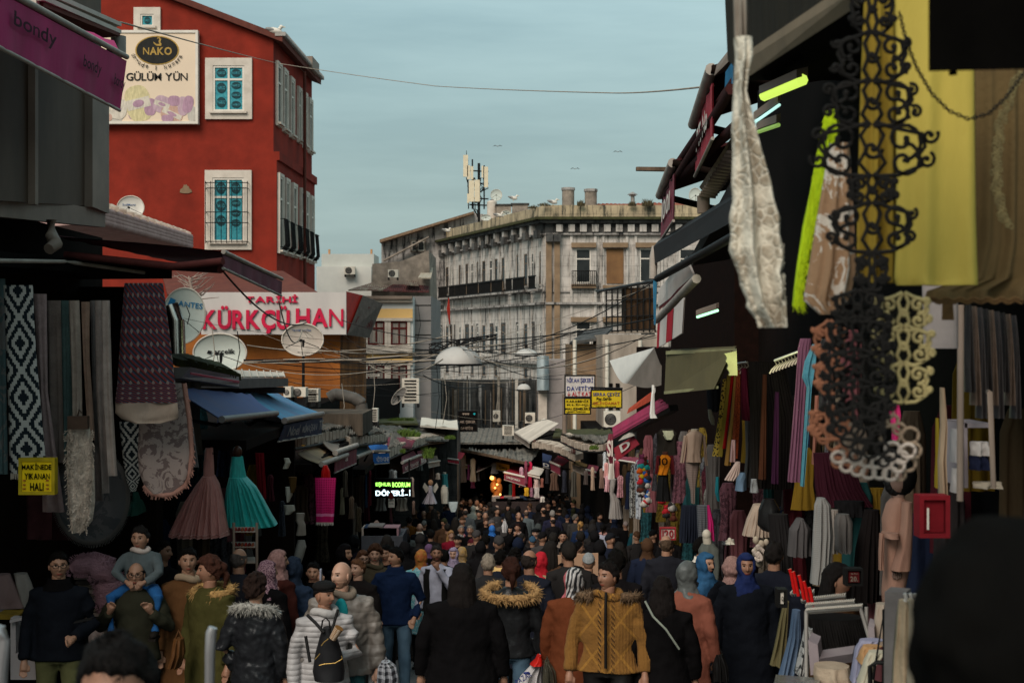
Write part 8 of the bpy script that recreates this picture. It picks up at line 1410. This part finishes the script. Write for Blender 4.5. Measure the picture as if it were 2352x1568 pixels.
# ---------------- near canopy, lace and scarves at the upper right
D=3.2
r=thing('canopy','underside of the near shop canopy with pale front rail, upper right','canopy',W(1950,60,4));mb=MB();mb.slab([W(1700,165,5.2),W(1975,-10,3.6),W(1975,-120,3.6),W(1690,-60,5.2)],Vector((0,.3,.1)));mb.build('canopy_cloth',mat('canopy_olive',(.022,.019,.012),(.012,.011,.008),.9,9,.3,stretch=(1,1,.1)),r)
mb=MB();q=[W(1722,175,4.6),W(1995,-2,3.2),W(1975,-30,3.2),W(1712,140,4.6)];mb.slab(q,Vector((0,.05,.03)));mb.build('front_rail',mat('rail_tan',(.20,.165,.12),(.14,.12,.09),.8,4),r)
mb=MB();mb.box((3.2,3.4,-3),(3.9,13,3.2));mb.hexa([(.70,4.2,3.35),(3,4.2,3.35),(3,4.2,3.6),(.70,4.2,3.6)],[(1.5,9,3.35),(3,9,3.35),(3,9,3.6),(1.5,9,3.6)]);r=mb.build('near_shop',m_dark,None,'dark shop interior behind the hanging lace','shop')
mb=MB();slabpx(mb,[(1745,700,10.8),(2500,700,6),(2500,100,6),(1745,205,10.8)],(0,.1,0));mb.build('shade_sheet',m_dark,None,'black sheet added for the dark back wall behind the yellow and tan scarves','sheet')  # added dark sheet standing in for the unlit back wall of the shop
hang('pole_cloth','pale folded cloth and pole at the top of the white lace','cloth',[(-10,1684,1716),(90,1686,1714),(110,1688,1726)],3.3,mat('cloth_pole',(.22,.21,.19),(.12,.11,.10)),.03,3)
def lace_mat(n,c,c2,sc=60):
 b=NB(n);v=b.coord('Object');o=b.n('ShaderNodeTexVoronoi');o.feature='DISTANCE_TO_EDGE';b.l(v,o.inputs['Vector']);o.inputs['Scale'].default_value=sc;n_=b.ramp(b.noise(v,14,4),.4,.6);h=b.math('MULTIPLY',b.ramp(o.outputs['Distance'],.02,.12),n_);b.col(b.mix(h,c,c2));b.rough(.95);b.bump(b.math('ADD',h,b.noise(v,70,3)),.8,.004);return b.m
hang('lace_scarf','long twisted cream lace scarf hanging against the sky','scarf',[(88,1686,1727),(130,1690,1728),(170,1688,1718),(215,1686,1712),(290,1682,1733),(350,1684,1748),(420,1681,1770),(460,1684,1776),(500,1675,1790),(540,1679,1790),(575,1674,1798),(600,1684,1798),(630,1696,1788),(655,1700,1794),(690,1716,1790),(705,1714,1801),(730,1735,1800),(752,1750,1800)],3.2,lace_mat('lace_white',(.62,.55,.44),(.30,.24,.17),38),.04,2,.03,nz=52,cols=60)
rr_=random.Random(31);mb=MB()
for i in range(150):
 v=rr_.uniform(560,750);t=(v-560)/190;u=lerp(1680,1746,t)+rr_.uniform(-2,4)if rr_.random()<.5 else lerp(1796,1803,t)+rr_.uniform(-4,2);mb.tube([W(u+3*math.cos(a),v+3*math.sin(a),3.17)for a in[j*math.pi/3 for j in range(7)]],.0012,4)
mb.build('lace_edge',MATS.get('lace_white')or bpy.data.materials['lace_white'],None,'scalloped lace edging of the cream scarf','lace')
r=hang('fur_scarf','neon yellow-green fluffy scarf behind the black ornament','scarf',[(255,1898,1920),(350,1878,1922),(450,1860,1908),(520,1844,1893),(600,1832,1872),(660,1826,1855),(702,1824,1840)],3.75,mat('neon_fur',(.42,.62,.01),(.24,.38,.01),.9,10,.8,40,stretch=(1,1,.3)),.04,2,.02,nz=24)
mb=MB()
for i in range(1200):
 v=rr_.uniform(258,700);t=(v-255)/447;ul=lerp(1898,1824,t**.9);ur=lerp(1918,1842,t**1.2)+10*math.sin(t*3.1);u=rr_.choice([rr_.uniform(ul,ur),ul,ur]);p=W(u,v,3.7);e=p+Vector((rr_.uniform(-.012,.012),-.01,-rr_.uniform(.012,.035)));w3=Vector((.0012,0,0));mb.add([p-w3,p+w3,e],[(0,1,2)])
mb.build('fluff',bpy.data.materials['neon_fur'],r)
hang('scarf','tan scarf with white flower patches beside the neon fur','scarf',[(330,1905,1950),(420,1890,1955),(520,1872,1960),(620,1856,1965),(690,1843,1950),(722,1880,1920)],3.65,uvmat('pattern_tan_flower',pat_flor((.25,.15,.085),(.45,.40,.34),9)),.03,3,.02)
hang('scarf','narrow olive-gold sheer cloth behind the long black ornament','scarf',[(-20,1985,2062),(200,1975,2062),(450,1968,2062),(650,1962,2060)],3.5,mat('cloth_olive_gold',(.13,.105,.05),(.06,.05,.03),.8,4,.3,60,stretch=(1,1,.3)),.02,3,.03)
hang('scarf','wide sheer mustard-yellow cloth, largest of the near scarves','scarf',[(-20,2055,2232),(165,2062,2236),(330,2060,2238),(480,2060,2240),(575,2058,2243),(640,2055,2245),(655,2060,2244)],3.3,mat('cloth_mustard_sheer',(.42,.36,.075),(.32,.27,.06),.7,2.5,.2,90,stretch=(1,1,.3)),.02,2,.012,nz=30,cols=40)
r=hang('scarf','brown olive cloth with crochet fringe at the right edge','scarf',[(-20,2236,2420),(300,2240,2420),(560,2236,2420),(640,2215,2420),(668,2130,2420),(690,2122,2420)],3.6,mat('cloth_brown_sheer',(.11,.08,.035),(.07,.05,.025),.9,3,.3,50),.03,4,.02,nz=24,cols=40)
mb=MB()
for i in range(46):
 u=lerp(2118,2345,i/45);v=690+3*math.sin(i);mb.tube([W(u+5*math.cos(a),v+5*math.sin(a),3.52)for a in[j*math.pi/4 for j in range(9)]],.0022,4)
for i in range(8):mb.tube([W(2166+i*3,694,3.52),W(2165+i*3.6,735,3.52)],.002,4)
mb.build('crochet_fringe',mat('crochet',(.16,.10,.045),(.08,.05,.025),.95,30),r)
mb=MB()
for i in range(120):
 t=i/119;v=lerp(170,520,t);u=2340-60*math.sin(t*2.6)*.9+rr_.uniform(-10,12);mb.tube([W(u+6*math.cos(a)*rr_.uniform(.6,1),v+6*math.sin(a),3.4)for a in[j*math.pi/4 for j in range(9)]],.0018,4)
mb.build('lace_trim',mat('lace_olive',(.20,.18,.09),(.10,.09,.05),.95,30),None,'olive lace trim hanging at the far right edge','lace')
hang('grey_panel_cloth','pale grey panel visible below the yellow cloth','panel',[(640,2118,2200),(800,2122,2200)],4.6,mat('panel_pale',(.26,.25,.26),(.2,.19,.2)),.02,1,0)
mb=MB();slabpx(mb,[(2133,164,2.6),(2420,158,2.5),(2420,-60,2.5),(2133,-60,2.6)],(.09,.25,.06));mb.tube([W(2189,164,2.65),W(2189,172,2.65)],.008,8);mb.build('speaker_box',mat('matte_black',(.003,.003,.003),None,1,8,0,spec=0),None,'large black box hanging at the top right corner','box')
mb=MB();pth=[W(2066,28,3.1),W(2080,90,3.1),(W(2105,155,3.1)),W(2140,215,3.1),W(2180,255,3.1),W(2225,274,3.1),W(2270,262,3.1),W(2310,225,3.1),W(2348,172,3.1),W(2400,110,3.1)];n=0
for a,b in zip(pth,pth[1:]):
 L_=(b-a).length;k_=max(1,round(L_/.0085));d=(b-a).normalized();up=Vector((0,1,0));sd_=d.cross(up).normalized()
 for i in range(k_):c=lerp(a,b,(i+.5)/k_);w3=sd_ if n%2 else up;n+=1;mb.tube([c+d*.0062*math.cos(t)+w3*.0036*math.sin(t)for t in[j*math.pi/4 for j in range(9)]],.0015,4,caps=False)
mb.build('chain',m_black,None,'thin black chain swagged in front of the yellow cloth','chain')
def spiral(mb,u,v,r0,turns,a0,dr,D,th,sx=1):
 pts=[];n=int(14*turns)
 for i in range(n+1):t=i/n;a=a0+dr*t*turns*2*math.pi;rr=r0*(1-.82*t);pts.append(W(u+sx*rr*math.cos(a),v+rr*math.sin(a),D))
 mb.tube(pts,th,5);mb.ell(pts[-1],(th*1.5,th,th*1.5),0,6,5)
def scrolls(label,cx,segs,D,m,th=.0038,seed=0,sides=1):
 rr=random.Random(seed);mb=MB()
 for(v0,v1,hw)in segs:
  vm=(v0+v1)/2;h=(v1-v0)/2
  for s in((-1,1)if sides==1 else(sides,)):
   spiral(mb,cx+s*hw*.58,vm-h*.35,hw*.40,1.3,1.57,-s,D,th);spiral(mb,cx+s*hw*.60,vm+h*.45,hw*.36,1.2,-1.57,s,D,th)
   mb.tube([W(cx+s*x,vm+y*h,D)for x,y in[(hw*.05,-1),(hw*.35,-.8),(hw*.95,-.55),(hw,-.1),(hw*.85,.3),(hw*.95,.6),(hw*.5,.95),(hw*.05,1)]],th,5)
   mb.tube([W(cx+s*x,vm+y*h,D)for x,y in[(hw*.04,-1.0),(hw*.22,-.5),(hw*.10,0),(hw*.25,.5),(hw*.04,1.0)]],th,5)
   for k_ in range(2):spiral(mb,cx+s*hw*rr.uniform(.95,1.1),vm+h*(-.5+k_*.9),hw*.17,1,rr.uniform(0,6),s,D,th*.9)
  spiral(mb,cx,vm,hw*.2,1,0,1,D,th)
 return mb.build('scroll_ornament',m,None,label,'ornament','cut-out scroll ornaments')
m_felt=mat('felt_black',(.010,.010,.010),None,.9,20)
scrolls('long black scroll-cut ornament hanging in front of the yellow cloth',2003,[(-40,80,48),(70,190,78),(180,290,92),(280,405,122),(400,470,50),(462,580,90),(575,668,34)],3.0,m_felt,.0048)
b_=scrolls('black scroll ornament layered thickly at the lower end',1970,[(665,740,52),(725,820,66),(800,890,72),(870,960,72),(930,1010,62)],3.0,m_felt,.0042,3)
scrolls('second black scroll layer slightly right of the first at the lower end',1985,[(700,830,60),(820,970,56)],3.05,m_felt,.0048,9)
scrolls('terracotta scroll ornament showing left of the black ones',1905,[(735,830,34),(820,905,30),(930,1010,44)],3.2,mat('felt_terra',(.26,.12,.075),None,.9,20),.0042,5)
scrolls('cream scroll ornament showing right of the black ones',2075,[(672,760,56),(745,840,62),(830,925,56)],3.15,mat('felt_cream',(.36,.32,.16),(.28,.25,.13),.9,20),.0046,6)
def loops(label,pts,D,m,th):
 mb=MB()
 for u,v,r0 in pts:mb.tube([W(u+r0*math.cos(a),v+r0*.9*math.sin(a),D)for a in[j*math.pi/8 for j in range(17)]],th,5)
 return mb.build('scroll_ornament',m,None,label,'ornament','cut-out scroll ornaments')
loops('dull tan looped felt ornament at the bottom left of the group',[(1890,965,16),(1905,985,15),(1893,1005,15),(1915,1020,16),(1930,1040,17),(1950,1055,16),(1925,1062,13),(1880,985,12),(1962,1070,13),(1980,1080,12)],3.2,bpy.data.materials['felt_terra'],.0036)
loops('white looped felt ornament lowest in the group',[(1925,1050,14),(1945,1070,14),(1970,1078,15),(1995,1085,15),(2020,1085,15),(2045,1088,16),(2062,1070,15),(2040,1055,14),(2015,1062,13),(1990,1060,13),(1965,1050,13),(2070,1050,15),(2085,1035,17),(2050,1030,16)],3.1,mat('felt_white',(.50,.46,.44),None,.9,20),.0042)
loops('pale tan rings of felt at the right of the group',[(2090,1000,20),(2095,1035,20),(2085,1065,18),(2065,985,14),(2050,965,13),(2045,1000,24),(2065,1090,14),(2040,950,12)],3.12,mat('felt_pale_tan',(.34,.27,.21),None,.9,20),.004)
loops('black interlaced rings in front of the white felt',[(1950,1010,18),(1975,1025,18),(2000,1035,18),(2025,1030,16),(2045,1045,14),(1985,1000,20),(2015,1005,18),(1965,1045,14),(2030,1060,12)],3.0,m_felt,.0036)
hang('garment','bright pink cloth glimpsed between the felt rings','cloth',[(930,2040,2066),(960,2045,2070),(1010,2050,2062)],6,C('hot_pink',(.60,.04,.20)),.03,1)
mb=MB();mb.tube([W(2205,1150,5),W(2207,700,5)],.012,10);mb.build('steel_post',m_fascia,None,'thin grey upright post right of the lace group','post')
mb=MB();mb.tube([W(2282,1120,5.2),W(2274,900,5.2),W(2270,900,5.3)],.01,8);mb.build('steel_post',m_fascia,None,'slim grey post near the hanging jeans','post')
hang('twisted_cord','cream twisted cord hanging beside the red lightbox','cord',[(890,2160,2168),(980,2162,2172),(1060,2156,2168),(1148,2160,2170)],5.6,C('cream_cord',(.34,.27,.20)),.03,2)
hang('curtain','mustard curtain strip behind the cord','curtain',[(960,2150,2156),(1120,2148,2160)],7,C('mustard_strip',(.34,.25,.03)),.03,1)  # curtain strip is plain mustard cloth without emission
r=thing('display_unit','dark display unit with a white shelf edge at the right','shelf',W(2280,1130,5.6));mb=MB();slabpx(mb,[(2216,982,5.6),(2282,982,5.6),(2282,972,5.6),(2216,972,5.6)],(0,.3,0));slabpx(mb,[(2216,1120,5.6),(2224,1120,5.6),(2222,972,5.6),(2214,972,5.6)],(0,.3,0));mb.build('frame',m_lilac,r)
for lb_,rows,c in[('white printed shirt on a tiny hanger in the display unit',[(1014,2228,2270),(1045,2230,2268)],(.40,.40,.42)),('dark blue jeans below the printed shirt',[(1046,2226,2270),(1078,2228,2268)],(.012,.016,.04)),('pale denim pieces hanging next to the grey post',[(985,2186,2200),(1060,2184,2198)],(.28,.29,.32)),('white ruffled cloth above the dark head',[(1075,2188,2204),(1130,2186,2204)],(.36,.36,.38)),('cream packages on the lowest shelf',[(1106,2235,2300),(1120,2235,2300)],(.30,.28,.24))]:hang('garment',lb_,'garment',rows,5.5,C('du%d'%rows[0][0],c),.04,2)
for i in range(9):hang('strap_bag',['black','tan brown','dark grey'][i%3]+' leather strap in the gloomy right shop, '+['nearest the grey post','middle of the bunch','outermost of the bunch'][i//3],'bag',[(700+i*3,2220+i*13,2229+i*13),(820,2216+i*14,2232+i*13),(900+(i%3)*30,2218+i*13,2234+i*13)],5.4+.05*i,mat('strap_%d'%(i%3),[(.02,.02,.022),(.06,.045,.035),(.04,.04,.045)][i%3],(.10,.08,.07)if i%3==1 else None,.5,25),.03,2,group='dark straps in the right shop')
bpy.context.view_layer.update()
